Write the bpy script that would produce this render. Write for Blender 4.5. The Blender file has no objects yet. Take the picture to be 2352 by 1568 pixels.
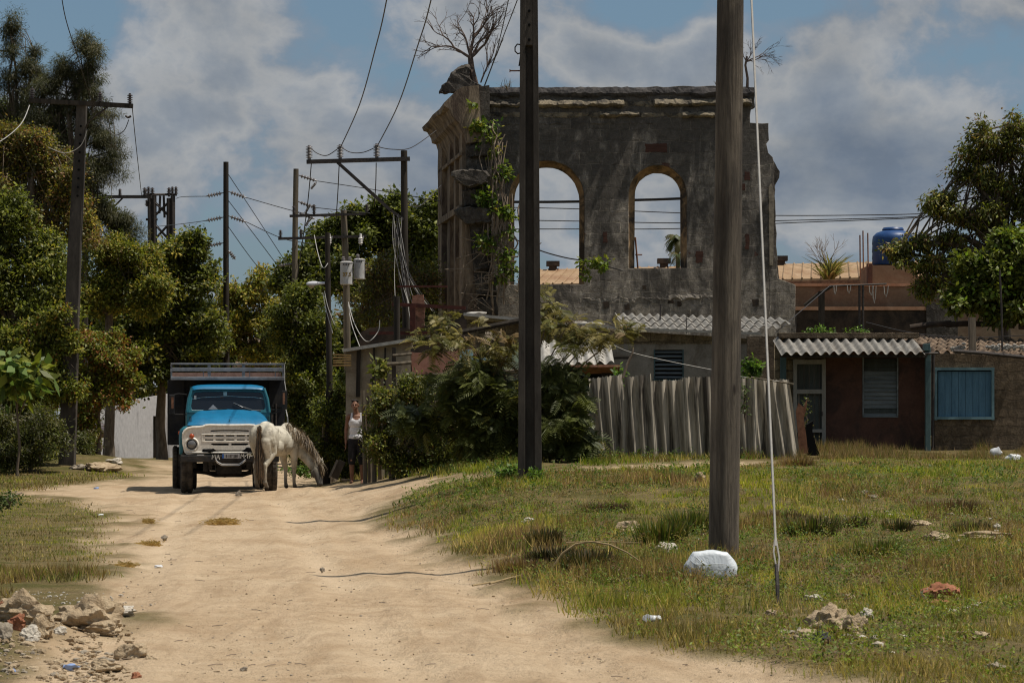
import bpy, bmesh, math, random
import numpy as np
from mathutils import Vector, Matrix
R = math.radians
random.seed(7)
rng = np.random.default_rng(7)
scene = bpy.context.scene
COL = scene.collection

# ---------------------------------------------------------------- camera frame
F, CX, HY, EYE = 6303.0, 1176.0, 966.0, 1.6      # focal length etc. measured on the photograph

def W(px, py, Y):
    return Vector(((px - CX) / F * Y, Y, EYE - (py - HY) / F * Y))

def sm(a, b, x):
    t = np.clip((x - a) / (b - a), 0, 1)
    return t * t * (3 - 2 * t)

_lat = rng.random((64, 64))
def vnoise(x, y):
    x = np.asarray(x, float); y = np.asarray(y, float)
    xi = np.floor(x).astype(int); yi = np.floor(y).astype(int)
    fx = x - xi; fy = y - yi
    fx = fx * fx * (3 - 2 * fx); fy = fy * fy * (3 - 2 * fy)
    a = _lat[xi % 64, yi % 64]; b = _lat[(xi + 1) % 64, yi % 64]
    c = _lat[xi % 64, (yi + 1) % 64]; d = _lat[(xi + 1) % 64, (yi + 1) % 64]
    return (a * (1 - fx) + b * fx) * (1 - fy) + (c * (1 - fx) + d * fx) * fy

def fbm(x, y, o=4):
    s = 0; a = .5; t = 0
    for i in range(o):
        s = s + a * vnoise(np.asarray(x) * 2 ** i + 17 * i, np.asarray(y) * 2 ** i + 31 * i); t += a; a *= .5
    return s / t

def ground_base(x, Y):
    x = np.asarray(x, float); Y = np.asarray(Y, float)
    H = np.interp(Y, [17, 24, 29, 36, 43, 50, 59, 62, 70, 400], [0, .03, .12, .36, .66, .70, .76, .90, .95, .95])
    a = np.interp(Y, [20, 35, 43, 52, 60, 80], [-1.0, -2.2, -2.7, -4.5, -5.5, -5.5])
    b = np.interp(Y, [20, 35, 43, 52, 60, 80], [2.0, 1.0, .3, .5, .8, .8])
    h = H * sm(a, b, x)
    # low bank of spoil on the far left
    h = h + .55 * np.exp(-(((x + 13.2) / 1.7) ** 2 + ((Y - 84) / 5.0) ** 2)) + .25 * np.exp(-(((x + 12) / 3) ** 2 + ((Y - 92) / 5.0) ** 2))
    h = h + .10 * np.exp(-(((x + 4.7) / 1.3) ** 2 + ((Y - 59.4) / 1.5) ** 2))
    # rubble heap near left corner
    h = h + .12 * np.exp(-(((x + 3.6) / .55) ** 2 + ((Y - 20) / 1.6) ** 2))
    return h

def gz(x, Y):
    x = np.asarray(x, float); Y = np.asarray(Y, float)
    return ground_base(x, Y) + .05 * (fbm(x * .55, Y * .3, 3) - .5) * sm(8, 14, Y)

def hit(px, py):
    lo = None
    prev = None
    for Y in np.concatenate([np.arange(12, 70, .1), np.arange(70, 260, .5)]):
        x = (px - CX) / F * Y
        d = (EYE - (py - HY) / F * Y) - float(ground_base(x, Y))
        if d <= 0:
            return (x, float(Y))
    return ((px - CX) / F * 250, 250.0)

# ---------------------------------------------------------------- polygons on the ground
def wpoly(pts):
    return np.array([hit(*p) for p in pts])

def sdist(poly, x, y):
    """signed distance (positive inside) to a polygon, numpy"""
    n = len(poly); d = np.full(x.shape, 1e9); ins = np.zeros(x.shape, bool)
    for i in range(n):
        ax, ay = poly[i]; bx, by = poly[(i + 1) % n]
        ex, ey = bx - ax, by - ay
        L = ex * ex + ey * ey + 1e-12
        t = np.clip(((x - ax) * ex + (y - ay) * ey) / L, 0, 1)
        d = np.minimum(d, np.hypot(x - ax - t * ex, y - ay - t * ey))
        c = ((ay > y) != (by > y)) & (x < (bx - ax) * (y - ay) / (by - ay + 1e-12) + ax)
        ins ^= c
    return np.where(ins, d, -d)

# ---------------------------------------------------------------- objects
def link(o, parent=None):
    COL.objects.link(o)
    if parent is not None:
        o.parent = parent
    return o

def tag(o, label=None, cat=None, group=None, kind=None):
    if label: o['label'] = label
    if cat: o['category'] = cat
    if group: o['group'] = group
    if kind: o['kind'] = kind
    return o

def thing(name, label, cat, loc=(0, 0, 0), rz=0, group=None):
    o = bpy.data.objects.new(name, None)
    o.empty_display_size = .2
    o.location = loc; o.rotation_euler = (0, 0, rz)
    link(o)
    return tag(o, label, cat, group)

def copy_tree(o, parent=None):
    c = o.copy(); COL.objects.link(c)
    if parent is not None: c.parent = parent
    for ch in o.children:
        copy_tree(ch, c)
    return c

def mesh_from(name, V, Fc, mat=None, smooth=False, cols=None):
    me = bpy.data.meshes.new(name)
    me.from_pydata([tuple(v) for v in V], [], Fc)
    if mat is not None: me.materials.append(mat)
    if smooth:
        me.polygons.foreach_set('use_smooth', [True] * len(me.polygons))
    if cols is not None:
        a = me.color_attributes.new('Col', 'FLOAT_COLOR', 'POINT')
        a.data.foreach_set('color', np.asarray(cols, np.float32).ravel())
    me.update()
    return me

def quads_mesh(name, V, mat, cols=None, k=4):
    """V: (N*k,3) float array, each k verts one face"""
    V = np.asarray(V, np.float32); n = len(V) // k
    me = bpy.data.meshes.new(name)
    me.vertices.add(len(V)); me.vertices.foreach_set('co', V.ravel())
    me.loops.add(n * k); me.loops.foreach_set('vertex_index', np.arange(n * k, dtype=np.int32))
    me.polygons.add(n); me.polygons.foreach_set('loop_start', np.arange(0, n * k, k, dtype=np.int32))
    me.polygons.foreach_set('loop_total', np.full(n, k, np.int32))
    me.materials.append(mat)
    if cols is not None:
        a = me.color_attributes.new('Col', 'FLOAT_COLOR', 'POINT')
        a.data.foreach_set('color', np.asarray(cols, np.float32).ravel())
    me.update(calc_edges=True)
    return me

class MB:
    def __init__(s, M=None):
        s.V = []; s.F = []; s.M = M
    def add(s, V, Fc):
        b = len(s.V)
        for v in V:
            v = Vector(v)
            s.V.append(s.M @ v if s.M is not None else v)
        s.F += [tuple(b + i for i in f) for f in Fc]
        return s
    def box(s, c, d, rot=None, jit=0):
        V = []
        for z in (-.5, .5):
            for x, y in ((-.5, -.5), (.5, -.5), (.5, .5), (-.5, .5)):
                v = Vector((x * d[0], y * d[1], z * d[2]))
                if jit: v += Vector([random.uniform(-jit, jit) for _ in range(3)])
                if rot is not None: v = rot @ v
                V.append(v + Vector(c))
        return s.add(V, [(0, 3, 2, 1), (4, 5, 6, 7), (0, 1, 5, 4), (1, 2, 6, 5), (2, 3, 7, 6), (3, 0, 4, 7)])
    def tube(s, pts, r, n=8, cap=True):
        pts = [Vector(p) for p in pts]
        rs = r if isinstance(r, (list, tuple)) else [r] * len(pts)
        V = []; ref = None
        for i, p in enumerate(pts):
            t = (pts[min(i + 1, len(pts) - 1)] - pts[max(i - 1, 0)])
            t = t.normalized() if t.length > 1e-9 else Vector((0, 0, 1))
            if ref is None:
                ref = Vector((1, 0, 0)) if abs(t.x) < .9 else Vector((0, 1, 0))
            u = (ref - t * ref.dot(t))
            u = u.normalized() if u.length > 1e-6 else t.orthogonal().normalized()
            ref = u; w = t.cross(u)
            for k in range(n):
                a = 2 * math.pi * k / n
                V.append(p + (u * math.cos(a) + w * math.sin(a)) * rs[i])
        Fc = []
        for i in range(len(pts) - 1):
            for k in range(n):
                a = i * n + k; b = i * n + (k + 1) % n
                Fc.append((a, b, b + n, a + n))
        if cap:
            Fc.append(tuple(reversed(range(n)))); Fc.append(tuple(range((len(pts) - 1) * n, len(pts) * n)))
        return s.add(V, Fc)
    def lathe(s, prof, c=(0, 0, 0), axis='Z', n=24):
        """prof: list of (radius, height)"""
        V = []; Fc = []
        for r, h in prof:
            for k in range(n):
                a = 2 * math.pi * k / n
                x, y = r * math.cos(a), r * math.sin(a)
                v = {'Z': (x, y, h), 'Y': (x, h, y), 'X': (h, x, y)}[axis]
                V.append(Vector(v) + Vector(c))
        m = len(prof)
        for i in range(m - 1):
            for k in range(n):
                a = i * n + k; b = i * n + (k + 1) % n
                Fc.append((a, b, b + n, a + n))
        Fc.append(tuple(range(n))); Fc.append(tuple(reversed(range((m - 1) * n, m * n))))
        return s.add(V, Fc)
    def loft(s, secs, closed=True, cap=True):
        n = len(secs[0]); V = [p for sc in secs for p in sc]; Fc = []
        for i in range(len(secs) - 1):
            for k in range(n if closed else n - 1):
                a = i * n + k; b = i * n + (k + 1) % n
                Fc.append((a, b, b + n, a + n))
        if cap and closed:
            Fc.append(tuple(reversed(range(n)))); Fc.append(tuple(range((len(secs) - 1) * n, len(secs) * n)))
        return s.add(V, Fc)
    def prism(s, pts, y0, y1):
        """outline in XZ extruded in Y"""
        n = len(pts)
        V = [(p[0], y0, p[1]) for p in pts] + [(p[0], y1, p[1]) for p in pts]
        Fc = [tuple(range(n)), tuple(reversed(range(n, 2 * n)))]
        Fc += [(i, i + n, (i + 1) % n + n, (i + 1) % n) for i in range(n)]
        return s.add(V, Fc)
    def me(s, name, mat, smooth=False, org=None):
        V = s.V if org is None else [v - Vector(org) for v in s.V]
        m = mesh_from(name, V, s.F, mat, smooth)
        bm = bmesh.new(); bm.from_mesh(m); bmesh.ops.recalc_face_normals(bm, faces=bm.faces); bm.to_mesh(m); bm.free()
        if smooth:
            try: m.set_sharp_from_angle(angle=R(40))
            except Exception: pass
        return m
    def build(s, name, mat, parent=None, smooth=False, org=None, bevel=0):
        """org: world point the mesh vertices are given relative to"""
        o = bpy.data.objects.new(name, s.me(name, mat, smooth, org))
        link(o, parent)
        if org is not None and parent is None: o.location = org
        if bevel:
            b = o.modifiers.new('b', 'BEVEL'); b.width = bevel; b.segments = 2; b.limit_method = 'ANGLE'
        return o

def finish(o_tmp, name, mat, parent=None, smooth=True):
    """evaluate modifiers of a temp object and link the result"""
    dg = bpy.context.evaluated_depsgraph_get()
    dg.update()
    me = bpy.data.meshes.new_from_object(o_tmp.evaluated_get(dg))
    me.name = name
    me.materials.clear(); me.materials.append(mat)
    if smooth: me.polygons.foreach_set('use_smooth', [True] * len(me.polygons))
    bpy.data.objects.remove(o_tmp)
    o = bpy.data.objects.new(name, me)
    return link(o, parent)

def plate(name, loops, y0, thick, mat, parent=None, bevel=0, org=None, loc=None):
    """a plate in XZ with holes: loops[0] is the outline, the others holes"""
    cu = bpy.data.curves.new(name, 'CURVE'); cu.dimensions = '2D'; cu.fill_mode = 'BOTH'
    cu.extrude = thick / 2 - bevel; cu.bevel_depth = bevel; cu.bevel_resolution = 1
    for lp in loops:
        sp = cu.splines.new('POLY'); sp.points.add(len(lp) - 1); sp.use_cyclic_u = True
        for i, p in enumerate(lp): sp.points[i].co = (p[0], p[1], 0, 1)
    o = bpy.data.objects.new('tmp', cu); COL.objects.link(o)
    dg = bpy.context.evaluated_depsgraph_get(); dg.update()
    me = bpy.data.meshes.new_from_object(o.evaluated_get(dg))
    bpy.data.objects.remove(o)
    me.name = name
    me.transform(Matrix.Translation((0, y0 + thick / 2, 0)) @ Matrix.Rotation(R(90), 4, 'X'))
    if org is not None: me.transform(Matrix.Translation(-Vector(org)))
    me.materials.clear(); me.materials.append(mat)
    ob = bpy.data.objects.new(name, me)
    link(ob, parent)
    if loc is not None: ob.location = loc
    return ob

def text_mesh(name, txt, size, mat, M, parent, ext=.002, bold=0, sx=1):
    cu = bpy.data.curves.new(name, 'FONT'); cu.body = txt; cu.size = size; cu.extrude = ext
    cu.offset = bold; cu.align_x = 'CENTER'; cu.align_y = 'CENTER'
    o = bpy.data.objects.new('tmp', cu); COL.objects.link(o)
    dg = bpy.context.evaluated_depsgraph_get(); dg.update()
    me = bpy.data.meshes.new_from_object(o.evaluated_get(dg))
    bpy.data.objects.remove(o)
    me.name = name; me.materials.clear(); me.materials.append(mat)
    me.transform(M @ Matrix.Rotation(R(90), 4, 'X') @ Matrix.Diagonal((sx, 1, 1, 1)))
    return link(bpy.data.objects.new(name, me), parent)

# ---------------------------------------------------------------- materials
def lin(r, g, b):
    f = lambda c: c / 12.92 if c <= .04045 else ((c + .055) / 1.055) ** 2.4
    return (f(r / 255), f(g / 255), f(b / 255), 1)

class NT:
    def __init__(s, name):
        s.m = bpy.data.materials.new(name); s.m.use_nodes = True
        s.t = s.m.node_tree; s.t.nodes.clear()
        s.out = s.n('ShaderNodeOutputMaterial')
    def n(s, typ, **kw):
        nd = s.t.nodes.new(typ)
        for k, v in kw.items(): setattr(nd, k, v)
        return nd
    def l(s, a, b): s.t.links.new(a, b)
    def coord(s, scale=(1, 1, 1), kind='Object'):
        tc = s.n('ShaderNodeTexCoord'); mp = s.n('ShaderNodeMapping'); mp.inputs['Scale'].default_value = scale
        s.l(tc.outputs[kind], mp.inputs[0]); return mp.outputs[0]
    def noise(s, vec, scale, detail=6, rough=.6, dist=0):
        n = s.n('ShaderNodeTexNoise'); n.inputs['Scale'].default_value = scale; n.inputs['Detail'].default_value = detail
        n.inputs['Roughness'].default_value = rough; n.inputs['Distortion'].default_value = dist
        s.l(vec, n.inputs['Vector']); return n.outputs['Fac']
    def ramp(s, fac, stops):
        r = s.n('ShaderNodeValToRGB'); e = r.color_ramp.elements
        while len(e) < len(stops): e.new(.5)
        for i, (p, c) in enumerate(stops):
            e[i].position = p
            e[i].color = c if isinstance(c, (tuple, list)) else (c, c, c, 1)
        s.l(fac, r.inputs[0]); return r.outputs[0]
    def mix(s, fac, a, b, mode='MIX'):
        m = s.n('ShaderNodeMix', data_type='RGBA', blend_type=mode)
        for sock, v in ((m.inputs[0], fac), (m.inputs[6], a), (m.inputs[7], b)):
            if hasattr(v, 'links'): s.l(v, sock)
            else: sock.default_value = v
        return m.outputs[2]
    def math(s, op, a, b=0.0):
        m = s.n('ShaderNodeMath', operation=op)
        for i, v in enumerate((a, b)):
            if hasattr(v, 'links'): s.l(v, m.inputs[i])
            else: m.inputs[i].default_value = v
        return m.outputs[0]
    def bsdf(s, col, rough=.8, bump=None, bstr=.3, bdist=.02, spec=.3, metal=0, **kw):
        p = s.n('ShaderNodeBsdfPrincipled')
        if hasattr(col, 'links'): s.l(col, p.inputs['Base Color'])
        else: p.inputs['Base Color'].default_value = col
        if hasattr(rough, 'links'): s.l(rough, p.inputs['Roughness'])
        else: p.inputs['Roughness'].default_value = rough
        p.inputs['Specular IOR Level'].default_value = spec; p.inputs['Metallic'].default_value = metal
        if bump is not None:
            b = s.n('ShaderNodeBump'); b.inputs['Strength'].default_value = bstr; b.inputs['Distance'].default_value = bdist
            s.l(bump, b.inputs['Height']); s.l(b.outputs[0], p.inputs['Normal'])
        s.l(p.outputs[0], s.out.inputs[0]); return p

def wmat(name, c1, c2, scale=6, rough=.85, stretch=(1, 1, 1), bstr=.4, bdist=.01, spec=.25, metal=0, dirt=None, dscale=1.3, dlo=.5, dhi=.7, contrast=(.35, .65)):
    """weathered surface: two tones broken by noise, with optional dirt patches"""
    t = NT(name); v = t.coord(stretch)
    n = t.noise(v, scale, 8, .65)
    c = t.mix(t.ramp(n, [(contrast[0], 0.0), (contrast[1], 1.0)]), c1, c2)
    if dirt is not None:
        c = t.mix(t.ramp(t.noise(v, dscale, 5, .7, .6), [(dlo, 0.0), (dhi, 1.0)]), c, dirt)
    fine = t.noise(v, scale * 9, 4, .6)
    c = t.mix(.35, c, t.ramp(fine, [(.3, .35), (.7, 1.0)]), 'MULTIPLY')
    t.bsdf(c, rough, t.math('ADD', n, t.math('MULTIPLY', fine, .5)), bstr, bdist, spec, metal)
    return t.m

def flat(name, c, rough=.6, spec=.3, metal=0):
    t = NT(name); v = t.coord()
    n = t.noise(v, 25, 4)
    cc = t.mix(t.ramp(n, [(.3, 0.0), (.7, 1.0)]), tuple(x * .8 for x in c[:3]) + (1,), c)
    t.bsdf(cc, rough, n, .1, .002, spec, metal)
    return t.m

def leafmat(name, trans=.40, rough=.5, spec=.32):
    t = NT(name)
    a = t.n('ShaderNodeAttribute', attribute_name='Col')
    p = t.n('ShaderNodeBsdfPrincipled'); p.inputs['Roughness'].default_value = rough; p.inputs['Specular IOR Level'].default_value = spec
    t.l(a.outputs['Color'], p.inputs['Base Color'])
    tr = t.n('ShaderNodeBsdfTranslucent')
    c2 = t.mix(.5, a.outputs['Color'], (.5, .6, .08, 1), 'SOFT_LIGHT')
    t.l(c2, tr.inputs['Color'])
    mx = t.n('ShaderNodeMixShader'); mx.inputs[0].default_value = trans
    t.l(p.outputs[0], mx.inputs[1]); t.l(tr.outputs[0], mx.inputs[2]); t.l(mx.outputs[0], t.out.inputs[0])
    return t.m

M = {}
M['leaf'] = leafmat('leaf')
M['grass'] = leafmat('grass_blades', .42, .55, .25)
M['bark'] = wmat('bark', (.09, .065, .045, 1), (.2, .16, .12, 1), 10, .95, (1, 1, .25), .8, .02)
M['twig'] = wmat('twig', (.16, .12, .09, 1), (.3, .24, .18, 1), 10, .95, (1, 1, .3))
M['oldwood'] = wmat('old_wood', (.09, .07, .055, 1), (.28, .225, .17, 1), 9, .9, (1, 1, .06), .9, .01, dirt=(.05, .04, .035, 1), dscale=3, dlo=.5, dhi=.75)
M['darkwood'] = wmat('dark_wood', (.022, .018, .014, 1), (.055, .044, .034, 1), 9, .9, (1, 1, .08), .7, .01)
M['postwood'] = wmat('post_wood', (.085, .07, .052, 1), (.20, .165, .12, 1), 9, .95, (1, 1, .08), .7, .01)
M['conc_pole'] = wmat('pole_concrete', (.042, .036, .031, 1), (.085, .073, .062, 1), 5, .9, (1, 1, .3), .5, .01, dirt=(.035, .03, .026, 1), dscale=1.4)
M['darkmetal'] = wmat('dark_metal', (.02, .017, .016, 1), (.06, .045, .038, 1), 12, .6, spec=.4)
M['rust'] = wmat('rust', (.16, .07, .04, 1), (.3, .15, .09, 1), 8, .9, dirt=(.07, .035, .025, 1))
M['ceramic'] = flat('ceramic', (.05, .035, .03, 1), .35, .5)
M['ceramic_grey'] = flat('ceramic_grey', (.22, .2, .2, 1), .35, .5)
M['ceramic_white'] = flat('ceramic_white', (.6, .57, .55, 1), .35, .5)
M['wire'] = flat('wire', (.05, .045, .045, 1), .5)
M['lightwire'] = flat('light_wire', (.42, .4, .37, 1), .5)
M['glass'] = flat('dark_glass', (.012, .014, .018, 1), .08, .6)
M['black'] = flat('black_void', (.008, .008, .008, 1), .9, .1)
M['white'] = wmat('white_paint', (.62, .6, .55, 1), (.75, .73, .68, 1), 4, .5, spec=.4)
# ---------------------------------------------------------------- camera, sun, sky
cam = bpy.data.cameras.new('camera'); co = bpy.data.objects.new('camera', cam); link(co)
co.location = (0, 0, EYE); co.rotation_euler = (R(90), 0, 0)
cam.sensor_width = 36; cam.lens = F / 2352 * 36; cam.shift_y = (HY - 784) / 2352; cam.clip_end = 8000; cam.clip_start = .5
cam.dof.use_dof = True; cam.dof.focus_distance = 58; cam.dof.aperture_fstop = 11
scene.camera = co
SUN = Vector((.40, -.06, 1)).normalized()
sl = bpy.data.lights.new('sun', 'SUN'); sl.energy = 4.9; sl.angle = R(.6); sl.color = (1, .93, .82)
so = bpy.data.objects.new('sun', sl); link(so)
so.rotation_euler = SUN.to_track_quat('Z', 'Y').to_euler(); so.location = (30, 20, 60)
el = math.asin(SUN.z); az = math.atan2(SUN.x, SUN.y)

w = bpy.data.worlds.new('World'); scene.world = w; w.use_nodes = True
nt = w.node_tree; nt.nodes.clear()
class WN(NT):
    def __init__(s): s.t = nt
t = WN()
out = t.n('ShaderNodeOutputWorld'); bg = t.n('ShaderNodeBackground'); bg.inputs[1].default_value = .085
sky = t.n('ShaderNodeTexSky', sky_type='NISHITA'); sky.sun_disc = False; sky.sun_elevation = el; sky.sun_rotation = az
sky.air_density = 1.0; sky.dust_density = 1.5; sky.ozone_density = 1.5
tc = t.n('ShaderNodeTexCoord')
def wmap(scale, loc=(0, 0, 0)):
    m = t.n('ShaderNodeMapping'); m.inputs['Scale'].default_value = scale; m.inputs['Location'].default_value = loc
    t.l(tc.outputs['Generated'], m.inputs[0]); return m.outputs[0]
v = wmap((1, 1, 1.35), (0.31, 0, .12))
n1 = t.noise(v, 11, 9, .56, .15)
n2 = t.noise(wmap((1, 1, 1.4), (2, 1, 0)), 26, 6, .55, .2)
dens = t.math('ADD', t.math('MULTIPLY', n1, 1.0), t.math('MULTIPLY', t.math('SUBTRACT', n2, .5), .3))
sep = t.n('ShaderNodeSeparateXYZ'); t.l(tc.outputs['Generated'], sep.inputs[0])
def blob(px, py, rx, ry, amp):
    """raise or lower cloud density round one direction of the sky"""
    d = Vector(((px - CX) / F, 1, (HY - py) / F)).normalized()
    ax = t.math('DIVIDE', t.math('SUBTRACT', sep.outputs[0], d.x), rx / F)
    az_ = t.math('DIVIDE', t.math('SUBTRACT', sep.outputs[2], d.z), ry / F)
    r2 = t.math('ADD', t.math('MULTIPLY', ax, ax), t.math('MULTIPLY', az_, az_))
    e = t.math('POWER', 2.718, t.math('MULTIPLY', r2, -1.0))
    return t.math('MULTIPLY', e, amp)
for b in ((80, 40, 260, 110, -.34), (1500, 10, 170, 60, -.2), (1770, 100, 70, 110, -.16), (1330, 110, 110, 90, .12), (1620, 190, 160, 60, .08), (1940, 120, 200, 90, .05), (1440, 460, 900, 110, .02),
          (560, 300, 330, 160, .09), (2200, 330, 300, 120, .10), (2120, 80, 220, 90, -.11), (300, 110, 120, 60, -.05), (860, 190, 90, 60, -.05), (1350, 130, 260, 80, .1), (700, 60, 350, 90, .04),
          (1500, 600, 1300, 90, -.08), (300, 560, 500, 90, -.03), (1050, 330, 300, 90, .02), (2000, 60, 150, 60, .1)):
    dens = t.math('ADD', dens, blob(*b))
# near the horizon the gaps between clouds open up
hor = t.math('MULTIPLY', t.math('SUBTRACT', .05, sep.outputs[2]), 1.2)
dens = t.math('SUBTRACT', dens, t.math('MAXIMUM', hor, 0))
mask = t.ramp(dens, [(.41, 0.0), (.50, 1.0)])
ccol = t.ramp(dens, [(.46, (2.7, 3.3, 4.1, 1)), (.54, (4.4, 4.6, 4.8, 1)), (.60, (3.2, 3.6, 4.1, 1)), (.71, (1.95, 2.45, 3.2, 1)), (.9, (1.6, 2.05, 2.7, 1))])
soft = t.ramp(n2, [(.3, .85), (.75, 1.1)])
ccol = t.mix(1.0, ccol, soft, 'MULTIPLY')
skyc = t.mix(.5, sky.outputs[0], (1.25, 2.5, 3.7, 1))
t.l(t.mix(mask, skyc, ccol), bg.inputs[0]); t.l(bg.outputs[0], out.inputs[0])
scene.view_settings.view_transform = 'Standard'; scene.view_settings.look = 'None'
scene.view_settings.exposure = -.04; scene.view_settings.gamma = 1; scene.view_settings.use_curve_mapping = False
scene.render.engine = 'CYCLES'
cy = scene.cycles; cy.max_bounces = 6; cy.diffuse_bounces = 3; cy.transparent_max_bounces = 4; cy.use_denoising = True
cy.sample_clamp_indirect = 4
cy.pixel_filter_type = 'BLACKMAN_HARRIS'; cy.filter_width = 1.15

# ---------------------------------------------------------------- ground
ROAD = wpoly([(-300, 1900), (-60, 1640), (60, 1480), (330, 1420), (190, 1375), (270, 1340), (240, 1250), (290, 1190), (150, 1150), (40, 1132), (200, 1112), (330, 1098),
              (380, 1068), (500, 1055), (640, 1052), (700, 1070), (720, 1110), (800, 1112), (870, 1103), (1050, 1098), (1190, 1090), (1400, 1074), (1640, 1062), (1780, 1061)]
             + [(1780, 1066), (1640, 1075), (1400, 1083), (1130, 1100), (1000, 1115), (930, 1145), (880, 1182), (905, 1220), (1000, 1250), (1080, 1305), (1190, 1352),
                (1300, 1420), (1480, 1500), (1800, 1540), (2000, 1575), (2500, 1700), (2600, 1900)])
ROAD = np.vstack([ROAD, [[3.0, 8.0], [3, -40], [-4, -40], [-4, 8]]])

def road_mask(x, y):
    d = sdist(ROAD, x, y)
    w_ = .12 + .012 * y
    return sm(-1, 1, (d + (fbm(x * 2.2, y * .9, 4) - .5) * w_ * 3.0) / w_)

ys = [-60, -30, -10, 0, 6, 10, 13, 14.5, 15.5]
y_ = 16.0
while y_ < 66: ys.append(y_); y_ *= 1.0042
while y_ < 150: ys.append(y_); y_ *= 1.012
while y_ < 5200: ys.append(y_); y_ *= 1.25
xs = list(np.arange(-6.5, 6.5, .075)); x_ = 6.5; st = .075
while x_ < 40: xs.append(x_); xs.insert(0, -x_); x_ += st; st = min(st * 1.03, .8)
while x_ < 4200: xs.append(x_); xs.insert(0, -x_); x_ *= 1.35
xs = np.array(sorted(set(np.round(xs, 4)))); ys = np.array(ys)
X, Yg = np.meshgrid(xs, ys); Z = gz(X, Yg)
rm = road_mask(X.ravel(), Yg.ravel()).reshape(X.shape)
far = (Yg > 150) | (np.abs(X) > 45) | (Yg < 5)
rm = np.where(far, 0, rm)
Z = Z + (1 - rm) * .035 * sm(5, 15, Yg) * (Yg < 150) + (1 - rm) * .05 * (fbm(X * 3, Yg * 1.5, 3) - .5) * (Yg < 150) + rm * .016 * (fbm(X * 4, Yg * 2.2, 4) - .5)
TRK = np.zeros_like(Z)
for off in (-.95, .95, -2.6, 2.1):
    xc = -.105 * Yg + .15 + off + .25 * (fbm(Yg * .12, Yg * 0 + off * 7, 2) - .5)
    TRK = np.maximum(TRK, np.exp(-((X - xc) / (.22 if abs(off) < 1 else .16)) ** 2) * (1 if abs(off) < 1 else .6) * sm(.3, .55, fbm(X * .7 + off, Yg * .25, 3)))
    Z = Z - rm * .02 * np.exp(-((X - xc) / .2) ** 2) + rm * .018 * np.exp(-((np.abs(X - xc) - .36) / .12) ** 2)
Z = np.where(far, ground_base(X, Yg), Z)
nx, ny = len(xs), len(ys)
idx = np.arange(nx * ny).reshape(ny, nx)
q = np.stack([idx[:-1, :-1], idx[:-1, 1:], idx[1:, 1:], idx[1:, :-1]], -1).reshape(-1, 4)
onroad = (rm[:-1, :-1] + rm[1:, 1:] + rm[:-1, 1:] + rm[1:, :-1]).reshape(-1) / 4 > .5
PV = np.stack([X.ravel(), Yg.ravel(), Z.ravel()], -1)

t = NT('earth')
g = t.coord(kind='Object')
ra = t.n('ShaderNodeAttribute', attribute_name='road')
n_big = t.noise(g, .35, 5, .6); n_mid = t.noise(g, 3.0, 6, .7, .5); n_fine = t.noise(g, 28, 6, .75); n_spk = t.noise(g, 60, 3, .6)
sand = t.mix(t.ramp(n_mid, [(.32, 0.0), (.7, 1.0)]), (.375, .268, .165, 1), (.54, .41, .275, 1))
sand = t.mix(t.ramp(n_big, [(.4, 0.0), (.62, .55)]), sand, (.55, .43, .295, 1))
stretchy = t.noise(t.coord((1.6, .22, 1)), 1.4, 6, .7, .8)
sand = t.mix(t.ramp(stretchy, [(.5, 0.0), (.7, .7)]), sand, (.29, .20, .12, 1))
sand = t.mix(t.ramp(t.noise(g, 14, 5, .8), [(.56, 0.0), (.74, .7)]), sand, (.22, .145, .085, 1))
sand = t.mix(t.ramp(n_spk, [(.72, 0.0), (.78, .8)]), sand, (.12, .08, .05, 1))
tk = t.n('ShaderNodeAttribute', attribute_name='track'); sand = t.mix(t.math('MULTIPLY', tk.outputs['Fac'], .5), sand, (.62, .485, .335, 1))
gap_ = t.ramp(t.noise(t.coord((1, .35, 1)), .9, 5, .65, .6), [(.5, 0.0), (.66, .5)]); sand = t.mix(gap_, sand, (.35, .24, .14, 1))
soil = t.mix(t.ramp(n_mid, [(.35, 0.0), (.65, 1.0)]), (.12, .09, .04, 1), (.24, .18, .085, 1))
soil = t.mix(t.ramp(t.noise(g, 1.3, 5, .6), [(.45, 0.0), (.62, .8)]), soil, (.085, .085, .022, 1))
soil = t.mix(t.ramp(n_fine, [(.35, .6), (.62, 0.0)]), soil, (.05, .045, .015, 1))
c = t.mix(ra.outputs['Fac'], soil, sand)
h = t.math('ADD', t.math('MULTIPLY', n_fine, .5), t.math('MULTIPLY', t.noise(g, 9, 5, .7), 1.0))
sand_h = t.math('MULTIPLY', t.noise(t.coord((1, .5, 1)), 3.5, 6, .75), 2.0); t.bsdf(c, .95, t.math('ADD', h, sand_h), .9, .05, .1)
M['earth'] = t.m

def ground_obj(name, sel):
    qq = q[sel]; used, inv = np.unique(qq.ravel(), return_inverse=True)
    me = bpy.data.meshes.new(name)
    me.vertices.add(len(used)); me.vertices.foreach_set('co', PV[used].astype(np.float32).ravel())
    me.loops.add(len(inv)); me.loops.foreach_set('vertex_index', inv.astype(np.int32))
    n = len(qq); me.polygons.add(n)
    me.polygons.foreach_set('loop_start', np.arange(0, n * 4, 4, dtype=np.int32)); me.polygons.foreach_set('loop_total', np.full(n, 4, np.int32))
    me.polygons.foreach_set('use_smooth', np.ones(n, bool))
    a = me.attributes.new('road', 'FLOAT', 'POINT'); a.data.foreach_set('value', rm.ravel()[used].astype(np.float32))
    a = me.attributes.new('track', 'FLOAT', 'POINT'); a.data.foreach_set('value', TRK.ravel()[used].astype(np.float32))
    me.materials.append(M['earth']); me.update(calc_edges=True)
    o = link(bpy.data.objects.new(name, me)); o['kind'] = 'structure'
    return o
ground_obj('ground', ~onroad)
ground_obj('road', onroad)
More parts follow.
